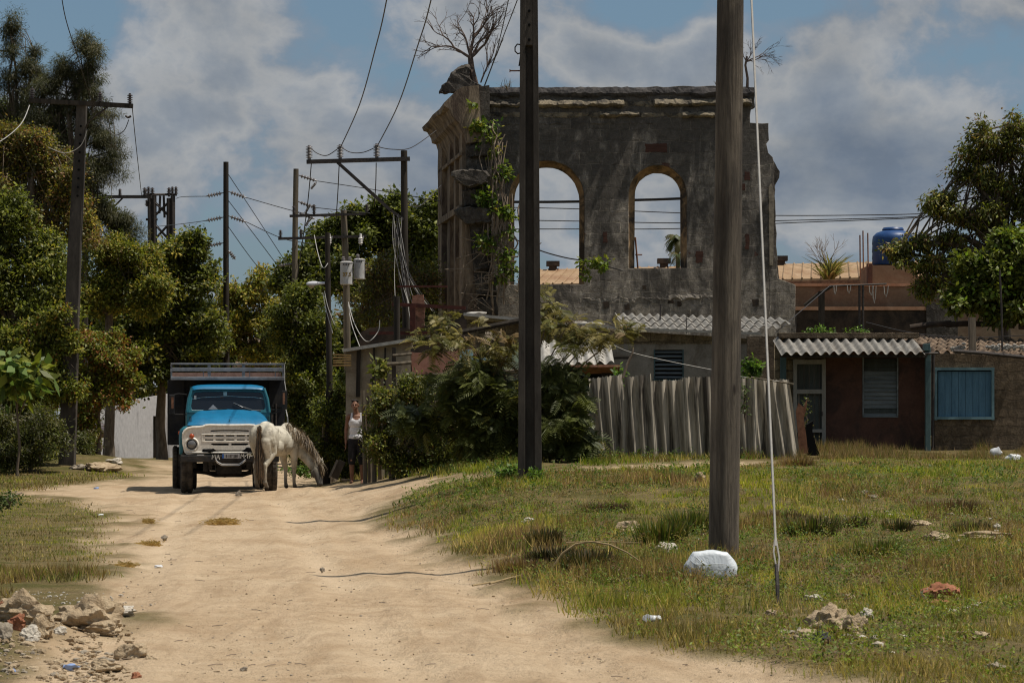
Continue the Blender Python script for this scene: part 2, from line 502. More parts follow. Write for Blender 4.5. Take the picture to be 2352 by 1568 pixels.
def zat(x, y):
    x = np.asarray(x, float); y = np.asarray(y, float); sh = x.shape
    xr, yr = np.atleast_1d(x).ravel(), np.atleast_1d(y).ravel()
    r_ = road_mask(xr, yr)
    z = gz(xr, yr) + (1 - r_) * .035 + (1 - r_) * .05 * (fbm(xr * 3, yr * 1.5, 3) - .5) + r_ * .016 * (fbm(xr * 4, yr * 2.2, 4) - .5)
    return z.reshape(sh) if sh else float(z[0])
def G(px, py, sink=0):
    x, y = hit(px, py)
    return Vector((x, y, zat(x, y) - sink))
# ---------------------------------------------------------------- foliage
def rand_unit(n):
    v = rng.normal(size=(n, 3)); return v / np.linalg.norm(v, axis=1, keepdims=True)

def leaf_quads(P, D, N, L, Wd):
    """P base points, D unit leaf directions, N rough normals, L lengths, Wd widths -> rhombus leaves"""
    S = np.cross(D, N); S /= (np.linalg.norm(S, axis=1, keepdims=True) + 1e-9)
    L = L[:, None]; Wd = Wd[:, None]
    a = P; b = P + D * L * .45 + S * Wd * .5; c = P + D * L; d = P + D * L * .45 - S * Wd * .5
    return np.stack([a, b, c, d], 1).reshape(-1, 3)

def clump_points(blobs, n, per, cr, shell=.6, flat_=1.0):
    """returns leaf positions, clump ids, clump centres"""
    wts = np.array([b[2] * b[3] for b in blobs], float); wts /= wts.sum()
    nc = max(1, int(n / per)); ids = rng.choice(len(blobs), nc, p=wts)
    C = np.zeros((nc, 3))
    B = np.array([[*W(b[0], b[1], b[4]), b[2] / F * b[4], b[5], b[3] / F * b[4]] for b in blobs])
    nlb = 6
    LU = rand_unit(len(blobs) * nlb).reshape(len(blobs), nlb, 3); LR = rng.uniform(.25, 1.1, (len(blobs), nlb)); LS = rng.uniform(.18, .5, (len(blobs), nlb))
    lb = rng.integers(0, nlb, nc); u2 = rand_unit(nc)
    lc = LU[ids, lb] * LR[ids, lb][:, None]
    k_ = np.where(rng.random(nc) < .16, rng.uniform(1.1, 2.1, nc), rng.uniform(1 - .6 * (1 - shell), 1.05, nc))
    rel = lc + u2 * (LS[ids, lb] * k_)[:, None]
    core = rng.random(nc) < .16
    rel = np.where(core[:, None], u2 * rng.uniform(.1, .6, nc)[:, None], rel)
    C = B[ids, :3] + rel * B[ids, 3:6]
    u = rel / (np.linalg.norm(rel, axis=1, keepdims=True) + 1e-6); u = u * .5 + u2 * .5
    crs = cr * rng.uniform(.45, 1.35, nc) * np.where(k_ > 1.08, .6, 1)
    cid = rng.integers(0, nc, n)
    P = C[cid] + rand_unit(n) * (rng.random(n) ** .6)[:, None] * crs[cid][:, None] * np.array([1, 1, flat_])
    return P, cid, C, u

def foliage(name, blobs, n, L, Wd, pal, parent, org, per=26, cr=.35, shell=.55, droop=.2, mat='leaf', var=.25, flat_=.8, label=None):
    if n > 6000 and L > .1 and L < .5: n = int(n * 1.35); L *= .82; Wd *= .82; per *= 1.2
    P, cid, C, u = clump_points(blobs, n, per, cr, shell, flat_)
    out = P - C[cid]; out /= (np.linalg.norm(out, axis=1, keepdims=True) + 1e-6)
    D = out * .7 + rand_unit(n) * .7 + np.array([0, 0, -droop]); D /= np.linalg.norm(D, axis=1, keepdims=True)
    N = u[cid] * .5 + rand_unit(n) * .55 + np.array([0, 0, .75])
    ls = L * (.6 + .8 * rng.random(n)); ws = Wd * (.7 + .6 * rng.random(n))
    V = leaf_quads(P, D, N, ls, ws) - np.array(org)
    pc = np.array([p[0] for p in pal], float); pw = np.array([p[1] for p in pal], float); pw /= pw.sum()
    ncl = len(C); cb = rng.choice(len(pal), ncl, p=pw)
    lb = rng.choice(len(pal), n, p=pw); use = np.where(rng.random(n) < .68, cb[cid], lb)
    col = pc[use] * (1 - var + 2 * var * rng.random(ncl))[cid][:, None] * (1 - var + 2 * var * rng.random(n))[:, None]
    col = np.concatenate([col, np.ones((n, 1))], 1).repeat(4, 0)
    me = quads_mesh(name, V, M[mat], col)
    o = link(bpy.data.objects.new(name, me), parent)
    if label: o['label'] = label
    return o, C

def limbs(mb, base, targets, r0, taper=.12, bend=.15, n=5):
    for tg in targets:
        b = Vector(base); e = Vector(tg); m = (b + e) / 2 + Vector((random.uniform(-bend, bend), random.uniform(-bend, bend), random.uniform(0, bend) + .1 * (e - b).length))
        mb.tube([b, (b + m) / 2 + Vector((0, 0, .03)), m, (m + e) / 2, e], [r0, r0 * .8, r0 * .55, r0 * .35, r0 * taper], n)

def ragged(blobs):
    """break each blob of a crown into unequal, displaced smaller ones"""
    out_ = []
    for px, py, rx, ry, Y, rm_ in blobs:
        out_.append((px + random.gauss(0, .12) * rx, py + random.gauss(0, .12) * ry, rx * .72, ry * .72, Y, rm_ * .8))
        for i in range(4):
            a = random.uniform(0, 6.28); f = random.uniform(.45, 1.0); q_ = random.uniform(.25, .6)
            out_.append((px + math.cos(a) * rx * f, py + math.sin(a) * ry * f, rx * q_, ry * q_ * random.uniform(.7, 1.2), Y + random.uniform(-.8, .8) * rm_, rm_ * q_))
    return out_
def tree(name, label, base, fork, blobs, n, L, Wd, pal, r=.15, group=None, nl=14, cat='tree', mat='bark', **kw):
    """base: foot of the trunk, fork: where the limbs start"""
    base = Vector(base); fork = Vector(fork)
    t_ = thing(name, label, cat, base, 0, group)
    blobs_ = blobs; rb_ = ragged(blobs) if cat != 'plant' else blobs
    o, C = foliage('crown' if cat == 'tree' else 'foliage', rb_, n, L, Wd, pal, t_, base, **kw)
    mb = MB()
    mid = (base + fork) / 2 + Vector((random.uniform(-.1, .1), 0, 0))
    mb.tube([base - Vector((0, 0, .1)), base + (fork - base) * .15, mid, fork], [r * 1.35, r * 1.05, r * .9, r * .75], 9)
    pts = []
    for b in blobs:
        pts.append(W(b[0], b[1], b[4]))
    limbs(mb, fork, pts, r * .6, .25, .2)
    for p in pts:
        d = [c for c in C if (Vector(c) - p).length < 2.6]
        random.shuffle(d)
        limbs(mb, p, [Vector(c) for c in d[:max(3, nl // 2)]], r * .16, .25, .12, 4)
    mb.V = [v - base for v in mb.V]
    mb.build('trunk' if cat == 'tree' else 'stem', M[mat], t_, True)
    return t_

DG = (.07, .082, .018); MG = (.12, .142, .023); LG = (.21, .23, .034); YG = (.30, .265, .04); YE = (.44, .34, .06)
BR = (.19, .115, .045); RB = (.24, .11, .035); OL = (.14, .13, .035); GY = (.12, .12, .07)

def gp(px, Y): # point on the ground under px at depth Y
    x = (px - CX) / F * Y; return Vector((x, Y, zat(x, Y)))

PD = [(DG, 4), (MG, 3), (LG, 1.2), (YG, .3)]
PY = [(DG, 1.5), (MG, 2), (LG, 2.2), (YG, 2.2), (YE, .9)]
PB = [(BR, 2), (RB, 1.2), (OL, 2), (YE, .8), (MG, 1)]
# casuarina standing behind, top left
def feather(name, blobs, n, pal, parent, org, L=.2, Wd=.02):
    return foliage(name, blobs, int(n * .95), L, Wd, pal, parent, org, per=60, cr=.34, shell=.2, droop=.5, var=.3, flat_=.75)
def feathery(name, label, base, fork, blobs, n, pal, r=.2, group=None):
    base = Vector(base); t_ = thing(name, label, 'tree', base, 0, group)
    o, C = feather('crown', blobs, n, pal, t_, base)
    mb = MB(); fork = Vector(fork)
    mb.tube([base, (base + fork) / 2, fork], [r * 1.3, r, r * .7], 8)
    for b in blobs:
        p = W(b[0], b[1], b[4]); limbs(mb, fork, [p], r * .45, .2, .3)
        d = [c for c in C if (Vector(c) - p).length < 2.2]; random.shuffle(d)
        limbs(mb, p, [Vector(c) for c in d[:7]], r * .12, .3, .15, 4)
    mb.V = [v - base for v in mb.V]; mb.build('trunk', M['bark'], t_, True)
CA = [((.06, .065, .028), 4), ((.095, .09, .04), 3), ((.13, .11, .05), 1)]
YT = 96
feathery('casuarina_tree', 'tall feathery casuarina whose thin crown rises highest behind the power pole at left', gp(150, YT), W(170, 420, YT),
    [(210, 110, 34, 46, YT, .9), (190, 170, 40, 34, YT, .9), (150, 165, 52, 30, YT, .8), (120, 190, 34, 26, YT, .7), (215, 210, 44, 24, YT, .7), (140, 245, 60, 34, YT, .9), (200, 270, 60, 30, YT, .9), (225, 320, 56, 22, YT, .8), (245, 385, 52, 36, YT, .9), (200, 410, 50, 40, YT, 1), (110, 300, 60, 36, YT, 1), (60, 320, 60, 36, YT, 1), (130, 370, 50, 36, YT, 1), (95, 215, 40, 30, YT, .9), (265, 345, 34, 22, YT, .7),
     (225, 475, 60, 40, YT, .9), (260, 510, 50, 40, YT, .9), (290, 545, 30, 30, YT, .8), (150, 330, 50, 40, YT, 1)], 82000, CA)
feathery('casuarina_tree', 'thin sparse casuarina at the left edge of the photo with sky showing through', gp(30, YT + 3), W(40, 330, YT + 3),
    [(80, 120, 22, 34, YT + 3, .6), (20, 60, 26, 40, YT + 3, .6), (60, 160, 40, 50, YT + 3, .8), (90, 175, 26, 22, YT + 3, .6), (30, 120, 30, 60, YT + 3, .8), (20, 190, 40, 50, YT + 3, .8), (60, 235, 44, 40, YT + 3, .8), (20, 290, 60, 50, YT + 3, .9), (90, 300, 50, 40, YT + 3, .9), (-60, 200, 60, 90, YT + 3, .9)], 30000, CA, .16)
# brown-leaved creeper-hung tree
tree('vine_covered_tree', 'brown and yellow leaved tree left of the power pole under the casuarinas', gp(60, 92), W(70, 520, 92),
    [(20, 300, 60, 40, 92, 1), (90, 340, 50, 40, 92, 1), (160, 430, 40, 40, 92, 1), (40, 350, 70, 60, 92, 1), (110, 400, 60, 50, 92, 1), (20, 440, 80, 60, 92, 1), (140, 470, 50, 50, 92, 1), (70, 520, 100, 60, 92, 1.2), (190, 520, 50, 40, 92, 1), (-60, 420, 60, 120, 92, 1)],
    44000, .13, .08, [(BR, 2), (RB, .8), (OL, 3), (YE, .8), (YG, 1.2), (GY, 1.4), (MG, 1)], .2, per=22, cr=.4)
tree('broadleaf_tree', 'shaded green tree filling the space between the casuarinas and the leaning pole crossarm', gp(110, 100), W(110, 560, 100),
    [(30, 260, 60, 50, 100, 1.2), (100, 290, 60, 40, 100, 1.2), (150, 350, 50, 50, 100, 1.2), (180, 440, 50, 50, 100, 1.2), (100, 400, 70, 60, 100, 1.2), (215, 500, 50, 50, 100, 1.2), (20, 380, 60, 60, 100, 1.2), (265, 570, 40, 40, 100, 1.2)],
    26000, .16, .07, [(DG, 4), (OL, 2), (MG, 2), (GY, 1)], .2, per=18, cr=.4, shell=.3)
# broad dark tree at far left
tree('broadleaf_tree', 'dense dark green tree at the left edge of the photo above the big-leaved plants', gp(20, 84), W(30, 760, 84),
    [(30, 480, 60, 50, 84, 1), (-10, 560, 80, 70, 84, 1.2), (70, 590, 90, 60, 84, 1.2), (10, 680, 100, 70, 84, 1.3), (100, 690, 80, 60, 84, 1.2), (50, 780, 110, 60, 84, 1.3), (-80, 650, 60, 130, 84, 1.2)],
    46000, .16, .095, [(DG, 3), (MG, 3), (LG, 2.4), (YG, .8)], .22, per=24, cr=.42)
tree('broadleaf_tree', 'olive and yellow crown just right of the leaning power pole, below the casuarina', gp(250, 95), W(250, 730, 95),
    [(240, 560, 60, 50, 95, 1), (300, 590, 60, 45, 95, 1), (220, 640, 60, 60, 95, 1.1), (340, 640, 60, 50, 95, 1), (290, 680, 80, 50, 95, 1.2)],
    30000, .14, .08, [(MG, 3), (LG, 3), (YG, 2.2), (YE, .8), (BR, .5), (DG, 1.4)], .18, per=24, cr=.4)
tree('almond_tree', 'green tree with glossy leaves overhanging the white wall behind the truck', gp(372, 104), W(372, 880, 104),
    [(400, 600, 55, 45, 104, 1.1), (450, 570, 45, 40, 104, 1), (470, 630, 40, 45, 104, 1), (390, 660, 90, 50, 104, 1.3), (330, 720, 80, 50, 104, 1.3), (440, 720, 70, 55, 104, 1.3),
     (300, 790, 80, 55, 104, 1.4), (390, 790, 90, 50, 104, 1.4), (350, 850, 80, 40, 104, 1.2), (285, 860, 50, 35, 104, 1.1), (470, 790, 50, 55, 104, 1.2), (430, 860, 50, 32, 104, 1.1)],
    52000, .2, .12, [(DG, 3), (MG, 3.2), (LG, 2), (YG, 1.1), (GY, .8), (YE, .3)], .2, per=20, cr=.42)
tree('broadleaf_tree', 'shaded dark tree filling the gap behind the olive crown, left of the truck', gp(300, 121), W(300, 820, 121),
    [(200, 700, 70, 60, 121, 1.2), (300, 700, 80, 60, 121, 1.2), (400, 720, 80, 60, 121, 1.2), (480, 700, 40, 50, 121, 1.2), (230, 800, 70, 60, 121, 1.2), (330, 830, 80, 50, 121, 1.2), (430, 820, 70, 60, 121, 1.2), (500, 800, 40, 50, 121, 1.2), (150, 620, 50, 60, 121, 1.2)],
    26000, .2, .13, [(DG, 4), (MG, 2), (OL, 1)], .2, per=26, cr=.5, shell=.3)
tree('broadleaf_tree', 'shaded tree glimpsed between the crossarm pole and the ruin flank', gp(1000, 112), W(1000, 760, 112),
    [(990, 640, 50, 60, 112, 1.2), (1010, 720, 50, 50, 112, 1.2), (950, 720, 50, 50, 112, 1.2)], 9000, .2, .12, [(DG, 4), (MG, 2), (BR, 1)], .18, per=26, cr=.5, shell=.3)
tree('red_leaved_shrub' , 'shrub with orange and red young leaves close to the right of the leaning pole', gp(225, 86), W(225, 950, 86),
    [(220, 790, 40, 50, 86, .8), (260, 830, 45, 45, 86, .8), (215, 880, 50, 50, 86, .9), (265, 905, 38, 36, 86, .8), (190, 960, 34, 40, 86, .8), (195, 1010, 26, 40, 86, .7), (300, 850, 34, 40, 86, .8), (245, 800, 40, 40, 86, .8)],
    17000, .13, .08, [(MG, 3), (LG, 2), (RB, 1.4), ((.26, .1, .03), .7), (YG, 1.5)], .08, cat='shrub', per=18, cr=.3)
tree('bright_green_shrub', 'yellow green shrub left of the leaning pole, above the large leaves', gp(90, 80), W(100, 880, 80),
    [(110, 760, 50, 40, 80, .7), (70, 800, 60, 40, 80, .8), (120, 830, 45, 40, 80, .8), (30, 860, 60, 50, 80, .8), (110, 900, 55, 50, 80, .8), (150, 790, 30, 50, 80, .6), (20, 770, 40, 30, 80, .6)],
    20000, .14, .08, [(MG, 3), (LG, 3), (YG, 2), (DG, 1), (RB, .4)], .08, cat='shrub', per=20, cr=.32)
tree('big_leaved_plant', 'plant with very large pale green leaves at the left edge of the photo', gp(40, 76), W(40, 960, 76),
    [(30, 830, 45, 22, 76, .4), (70, 860, 40, 18, 76, .4), (10, 870, 40, 20, 76, .4), (60, 900, 30, 14, 76, .4)],
    260, .42, .22, [(LG, 3), ((.13, .2, .05), 3), (MG, 1)], .04, cat='plant', per=6, cr=.5, droop=.2)
tree('dark_understory_shrub', 'low dark shrub mass at the foot of the trees on the left', gp(70, 78), W(70, 1020, 78),
    [(40, 960, 70, 50, 78, .8), (110, 990, 45, 45, 78, .8), (50, 1030, 80, 40, 78, .9), (10, 1060, 60, 30, 78, .8), (190, 1010, 26, 46, 84, .6), (186, 1045, 26, 26, 84, .6), (-60, 980, 60, 90, 78, .8)],
    26000, .1, .04, [(DG, 3), (GY, 2), (OL, 2), (MG, 1.5)], .06, cat='shrub', per=30, cr=.35)
tree('weedy_shrub', 'tangled olive shrub reaching the ground between the leaning pole and the whitewashed wall', gp(195, 88), W(195, 1020, 88),
    [(195, 930, 26, 30, 88, .6), (190, 980, 28, 34, 88, .6), (200, 1020, 24, 30, 88, .6), (185, 1055, 30, 22, 88, .6), (150, 1060, 30, 24, 88, .6), (120, 1040, 30, 34, 88, .6), (130, 1000, 34, 40, 88, .6)],
    14000, .1, .05, [(OL, 3), (MG, 2), (GY, 2), (YG, 1.4), (BR, 1)], .05, cat='shrub', per=22, cr=.3)
tree('weedy_shrub', 'dense low shrub filling the foot of the trees at the far left edge', gp(30, 82), W(30, 1040, 82),
    [(0, 1000, 50, 50, 82, .7), (60, 1000, 50, 50, 82, .7), (30, 1050, 60, 34, 82, .7), (100, 1060, 40, 26, 82, .6), (90, 940, 50, 50, 82, .7), (20, 930, 50, 40, 82, .7)],
    20000, .11, .06, [(OL, 2), (MG, 3), (DG, 2), (LG, 1.4), (YG, .6)], .05, cat='shrub', per=22, cr=.3)
# distant wood closing the view behind everything
o, _c = foliage('distant_trees', [(x_, 860 + 20 * math.sin(x_ * .7), 70, 120 if x_ < 600 else 190, 172, 3) for x_ in list(range(-600, 1010, 90))] + [(x_, 800, 60, 110, 172, 3) for x_ in range(2060, 3400, 90)], 60000, .55, .36, [(DG, 4), (MG, 2), (OL, 1.4), (BR, .6)], None, (0, 0, 0), per=30, cr=.9)
tag(o, 'distant dark mass of trees closing the view behind the road and the right-hand roofs', 'trees', kind='stuff')
# gap filler tree behind the truck
tree('broadleaf_tree', 'yellowing tree with thin twiggy top behind the truck, between the two tall poles', gp(600, 118), W(600, 860, 118),
    [(540, 690, 36, 36, 118, 1.2), (590, 660, 34, 34, 118, 1.2), (560, 740, 60, 40, 118, 1.5), (640, 700, 45, 35, 118, 1.3), (630, 760, 60, 40, 118, 1.5), (520, 790, 45, 35, 118, 1.3), (690, 740, 36, 36, 118, 1.2), (600, 810, 50, 24, 118, 1.3)],
    24000, .2, .11, [(YG, 3), (YE, 2.6), (LG, 2), (MG, 2), (BR, 1), (DG, .6)], .16, per=16, cr=.45)
tree('broadleaf_tree', 'dark green tree behind the street lamp and the truck', gp(700, 92), W(705, 900, 92),
    [(660, 760, 40, 40, 92, 1), (700, 690, 45, 45, 92, 1.1), (690, 800, 60, 45, 92, 1.2), (740, 740, 40, 50, 92, 1.1), (720, 860, 60, 50, 92, 1.2), (680, 920, 50, 50, 92, 1.2), (740, 960, 60, 50, 92, 1.2), (700, 1010, 40, 36, 92, 1)],
    34000, .14, .085, [(DG, 4), (MG, 3), (LG, 1), (YG, .6)], .2, per=26, cr=.38)
tree('sea_grape_tree', 'tall rounded dark green tree behind the transformers and the crossarm pole', gp(880, 100), W(880, 700, 100),
    [(905, 470, 34, 26, 100, 1), (850, 490, 45, 32, 100, 1.2), (800, 520, 45, 34, 100, 1.2), (940, 500, 40, 34, 100, 1.2), (985, 490, 26, 32, 100, 1), (760, 545, 40, 30, 100, 1.1), (870, 550, 80, 50, 100, 1.6), (970, 560, 50, 50, 100, 1.3), (720, 590, 40, 34, 100, 1.1), (790, 600, 70, 50, 100, 1.5), (680, 620, 36, 28, 100, 1), (700, 650, 60, 40, 100, 1.3), (900, 620, 90, 40, 100, 1.6), (830, 650, 60, 40, 100, 1.3)],
    60000, .19, .13, [(DG, 4), (MG, 3.4), (LG, 1.2), (YG, .35)], .22, per=18, cr=.4)
tree('dry_vine_thicket', 'brown tangle of dry vines and yellow leaves right of the transformers', gp(900, 88), W(900, 760, 88),
    [(880, 600, 50, 40, 88, .7), (950, 620, 50, 40, 88, .7), (860, 660, 50, 40, 88, .7), (930, 680, 60, 40, 88, .7), (830, 720, 40, 40, 88, .6), (880, 730, 50, 30, 88, .6), (985, 640, 26, 60, 88, .5)],
    15000, .12, .05, [(BR, 3), (OL, 3), (GY, 3), (YG, 1.4), (LG, 2), (MG, 1)], .07, cat='vine', nl=50, mat='twig', per=30, cr=.4)
tree('hedge_shrub', 'leafy dark green hedge shrub behind the standing man', gp(790, 66), W(790, 1010, 66),
    [(790, 900, 26, 40, 66, .5), (780, 950, 36, 45, 66, .6), (800, 1000, 36, 40, 66, .6), (775, 1040, 44, 40, 66, .6), (800, 1075, 44, 24, 66, .5), (725, 1050, 26, 30, 68, .4)],
    26000, .075, .045, [(DG, 3.4), (MG, 3), (LG, 1.6), (YG, .6)], .06, cat='shrub', per=26, cr=.22)
tree('hedge_shrub', 'small-leaved dark hedge shrub right of the wooden posts beside the man', gp(900, 58.5), W(900, 1040, 58.5),
    [(880, 930, 26, 30, 58.5, .4), (900, 980, 50, 45, 58.5, .6), (950, 930, 50, 40, 58.5, .6), (870, 1040, 36, 34, 58.5, .5), (930, 1050, 60, 36, 58.5, .6), (1000, 1000, 60, 60, 58.5, .7), (1010, 1060, 60, 28, 58.5, .6), (960, 890, 40, 26, 58.5, .5)],
    34000, .07, .04, [(DG, 4), (MG, 2.4), (OL, 1.4), (LG, .9), (YG, .5), (BR, .4)], .06, cat='shrub', per=26, cr=.22)
tree('hedge_shrub', 'dark shrub growing between the concrete pole and the corrugated fence', gp(1270, 57.5), W(1270, 1040, 57.5),
    [(1130, 1060, 60, 34, 57.5, .5), (1230, 1060, 50, 32, 57.5, .5), (1290, 1070, 36, 22, 57.5, .4), (1090, 1020, 50, 50, 57.5, .6), (1190, 1010, 60, 50, 57.5, .6), (1270, 1010, 34, 40, 57.5, .4)],
    20000, .07, .035, [(DG, 4), (MG, 2), (OL, 2), (LG, .7)], .05, cat='shrub', per=26, cr=.22)
# right-hand tree
tree('mango_tree', 'large tree with brownish young leaves at the right edge above the roofs', gp(2310, 76), W(2300, 600, 76),
    [(2325, 290, 30, 34, 76, .7), (2250, 305, 26, 30, 76, .6), (2300, 350, 50, 34, 76, .9), (2235, 350, 34, 26, 76, .7), (2220, 400, 36, 28, 76, .7), (2290, 420, 60, 40, 76, 1), (2340, 460, 50, 40, 76, 1),
     (2170, 460, 38, 24, 76, .7), (2150, 480, 26, 22, 76, .6), (2210, 500, 44, 26, 76, .8), (2280, 510, 56, 34, 76, 1), (2330, 560, 60, 40, 76, 1), (2180, 555, 44, 24, 76, .8), (2100, 560, 34, 22, 76, .6),
     (2060, 580, 34, 22, 76, .6), (2130, 610, 44, 24, 76, .7), (2200, 620, 50, 30, 76, .9), (2130, 660, 34, 20, 76, .6), (2280, 640, 70, 50, 76, 1.1), (2400, 480, 60, 160, 76, 1.2), (2250, 690, 60, 24, 76, .9)],
    44000, .15, .065, [((.11, .105, .035), 3), (DG, 2), (MG, 2.6), (BR, 1.6), (LG, 1.6), (YG, 1.2), (YE, .3)], .2, per=16, cr=.30, droop=.6, shell=.3)
tree('fig_tree', 'bright green leafy tree low at the right edge, in front of the brown-leaved tree', gp(2310, 67), W(2310, 740, 67),
    [(2310, 560, 50, 24, 67, .6), (2350, 590, 60, 50, 67, .7), (2200, 690, 34, 22, 67, .5), (2230, 610, 26, 16, 67, .4), (2260, 600, 30, 24, 67, .5), (2290, 640, 50, 34, 67, .7), (2230, 650, 40, 26, 67, .6), (2340, 680, 50, 34, 67, .7), (2260, 690, 50, 26, 67, .6), (2310, 720, 50, 20, 67, .6)],
    13000, .17, .12, [(LG, 3), (MG, 3), (DG, 2), ((.16, .24, .03), 2)], .07, per=18, cr=.3)

# ---------------------------------------------------------------- pinnate (fern-like) shrub
def fronds(name, blobs, n, L, pal, parent, org, pairs=8, up=.15):
    P, cid, C, u = clump_points(blobs, n, 9, .26, .25, .8)
    D = u[cid] * .7 + rand_unit(n) * .8; D[:, 2] = D[:, 2] * .75 + up; D /= np.linalg.norm(D, axis=1, keepdims=True)
    N = rand_unit(n) * .6 + np.array([0, -.4, 1.0])
    S = np.cross(D, N); S /= np.linalg.norm(S, axis=1, keepdims=True)
    Ls = L * (.6 + .7 * rng.random(n))
    pc = np.array([p[0] for p in pal], float); pw = np.array([p[1] for p in pal], float); pw /= pw.sum()
    cb = rng.choice(len(pal), len(C), p=pw)[cid]
    base = pc[cb] * (.7 + .6 * rng.random(n))[:, None]
    Vs = []; Cs = []
    for k in range(pairs):
        f = (k + .8) / pairs
        ll = Ls * .42 * (1 - .55 * abs(f - .45) ** 1.0)
        q_ = P + D * (Ls * f)[:, None] + np.array([0, 0, -1]) * (Ls * f * f * .35)[:, None]
        for sgn in (-1, 1):
            dd = S * sgn * .9 + D * .42; dd /= np.linalg.norm(dd, axis=1, keepdims=True)
            dd = dd + np.array([0, 0, -.15])
            Vs.append(leaf_quads(q_, dd, N, ll, np.full(n, L * .11)).reshape(n, 4, 3)); Cs.append(base)
    # rachis
    Vs.append(leaf_quads(P, D + np.array([0, 0, -.2]), N, Ls, np.full(n, .012)).reshape(n, 4, 3)); Cs.append(base * 1.1)
    V = np.concatenate(Vs, 0).reshape(-1, 3) - np.array(org)
    c = np.concatenate(Cs, 0); c = np.concatenate([c, np.ones((len(c), 1))], 1).repeat(4, 0)
    o = link(bpy.data.objects.new(name, quads_mesh(name, V, M['leaf'], c)), parent)
    return C
YA = 55
base = gp(1190, YA)
ac = thing('pinnate_leaved_shrub', 'large feathery-leaved shrub growing behind the concrete pole', 'shrub', base)
AB = [(1010, 752, 50, 20, YA, .8), (1065, 775, 60, 22, YA, .9), (1130, 785, 50, 22, YA, .9), (1265, 705, 30, 20, YA, .5), (1300, 752, 60, 26, YA, .9), (1370, 768, 60, 20, YA, .8), (1425, 768, 34, 12, YA, .6), (1320, 795, 50, 20, YA, .9), (1000, 800, 44, 16, YA, .7), (1100, 820, 50, 20, YA, .8)]
AL = [(1040, 880, 50, 30, YA, .8), (1100, 860, 50, 34, YA, .8), (1140, 900, 50, 40, YA, .8), (1060, 930, 60, 40, YA, .9), (1160, 960, 50, 40, YA, .9), (1270, 860, 50, 30, YA, .8), (1300, 900, 50, 34, YA, .8), (1270, 950, 50, 40, YA, .8), (1220, 900, 50, 50, YA, .8), (1330, 960, 26, 30, YA, .5), (1350, 1000, 30, 20, YA, .4), (1100, 990, 70, 40, YA, .9), (1250, 1000, 50, 40, YA, .7), (1320, 1030, 30, 20, YA, .4), (960, 960, 40, 50, YA, .6)]
C1 = fronds('foliage', AB, 900, .25, [((.17, .145, .028), 3), ((.21, .17, .04), 2), ((.12, .12, .028), 2), ((.17, .11, .04), .8)], ac, base)
C2 = fronds('foliage', AL, 4600, .30, [((.095, .11, .028), 4), ((.125, .14, .035), 3), ((.065, .08, .024), 3), ((.20, .18, .04), 1)], ac, base, up=0)
mb = MB()
stem = base + Vector((0, 0, .2))
for bs, r0 in ((AB, .03), (AL, .022)):
    for b in bs:
        p = W(b[0], b[1], b[4])
        mid = W(1190 + (b[0] - 1190) * .35, 900, YA) if bs is AB else (stem + p) / 2
        mb.tube([stem, (stem + mid) / 2 + Vector((0, .05, .1)), mid, (mid + p) / 2 + Vector((0, 0, .05)), p], [r0, r0 * .9, r0 * .75, r0 * .5, r0 * .3], 5)
        src = C1 if bs is AB else C2
        d = [Vector(c) for c in src if (Vector(c) - p).length < .8]; random.shuffle(d)
        limbs(mb, p, d[:8], .009, .4, .05, 3)
mb.V = [v_ - base for v_ in mb.V]; mb.build('stem', M['bark'], ac, True)

# ---------------------------------------------------------------- bare trees (recursive twigs)
def bare(mb, p, d, l, r, depth, spread=.55, up=.1):
    n_ = 3; pts = [p]; q_ = p
    for i in range(n_):
        d = (d + Vector([random.uniform(-.22, .22) for _ in range(3)]) + Vector((0, 0, up * .3))).normalized()
        q_ = q_ + d * l / n_; pts.append(q_)
    mb.tube(pts, [r, r * .9, r * .8, r * .68], 5, False)
    if depth == 0: return
    for i in range(random.choice((2, 2, 3))):
        nd = (d + Vector([random.uniform(-1, 1) * spread for _ in range(3)]) + Vector((0, 0, up))).normalized()
        bare(mb, q_, nd, l * random.uniform(.62, .9), r * .62, depth - 1, spread, up)
    if depth > 1:
        bare(mb, pts[1], (d + Vector([random.uniform(-1, 1) for _ in range(3)]) * .8).normalized(), l * .6, r * .4, depth - 2, spread, up)

# ---------------------------------------------------------------- grass and weeds on the verge
def scatter(n, ymin, ymax, xmargin=.22):
    Y = np.exp(rng.uniform(math.log(ymin), math.log(ymax), n)); x = rng.uniform(-xmargin, xmargin, n) * Y
    return x, Y
VER = wpoly([(1640, 1075), (1400, 1083), (1130, 1100), (1000, 1115), (930, 1145), (880, 1182), (905, 1220), (1000, 1250), (1080, 1305), (1190, 1352), (1300, 1420), (1480, 1500), (1800, 1540), (2000, 1575), (2500, 1700), (3400, 1900), (3400, 1058), (1760, 1060), (1780, 1066)])
FEN = wpoly([(1320, 1074), (1640, 1060), (1790, 1058), (1790, 1030), (1300, 1045), (1180, 1088), (1050, 1097), (870, 1101), (800, 1108), (640, 1050), (640, 1044), (1300, 1040)])
LG1 = wpoly([(-200, 1150), (30, 1140), (190, 1152), (285, 1192), (250, 1225), (235, 1255), (262, 1300), (-200, 1300)])
LG2 = wpoly([(-200, 1316), (225, 1318), (266, 1332), (215, 1352), (-200, 1362)])
LG3 = wpoly([(-200, 1075), (140, 1090), (250, 1085), (335, 1094), (200, 1112), (60, 1130), (-200, 1138)])
LG4 = wpoly([(-100, 1372), (20, 1368), (40, 1385), (-100, 1400)])
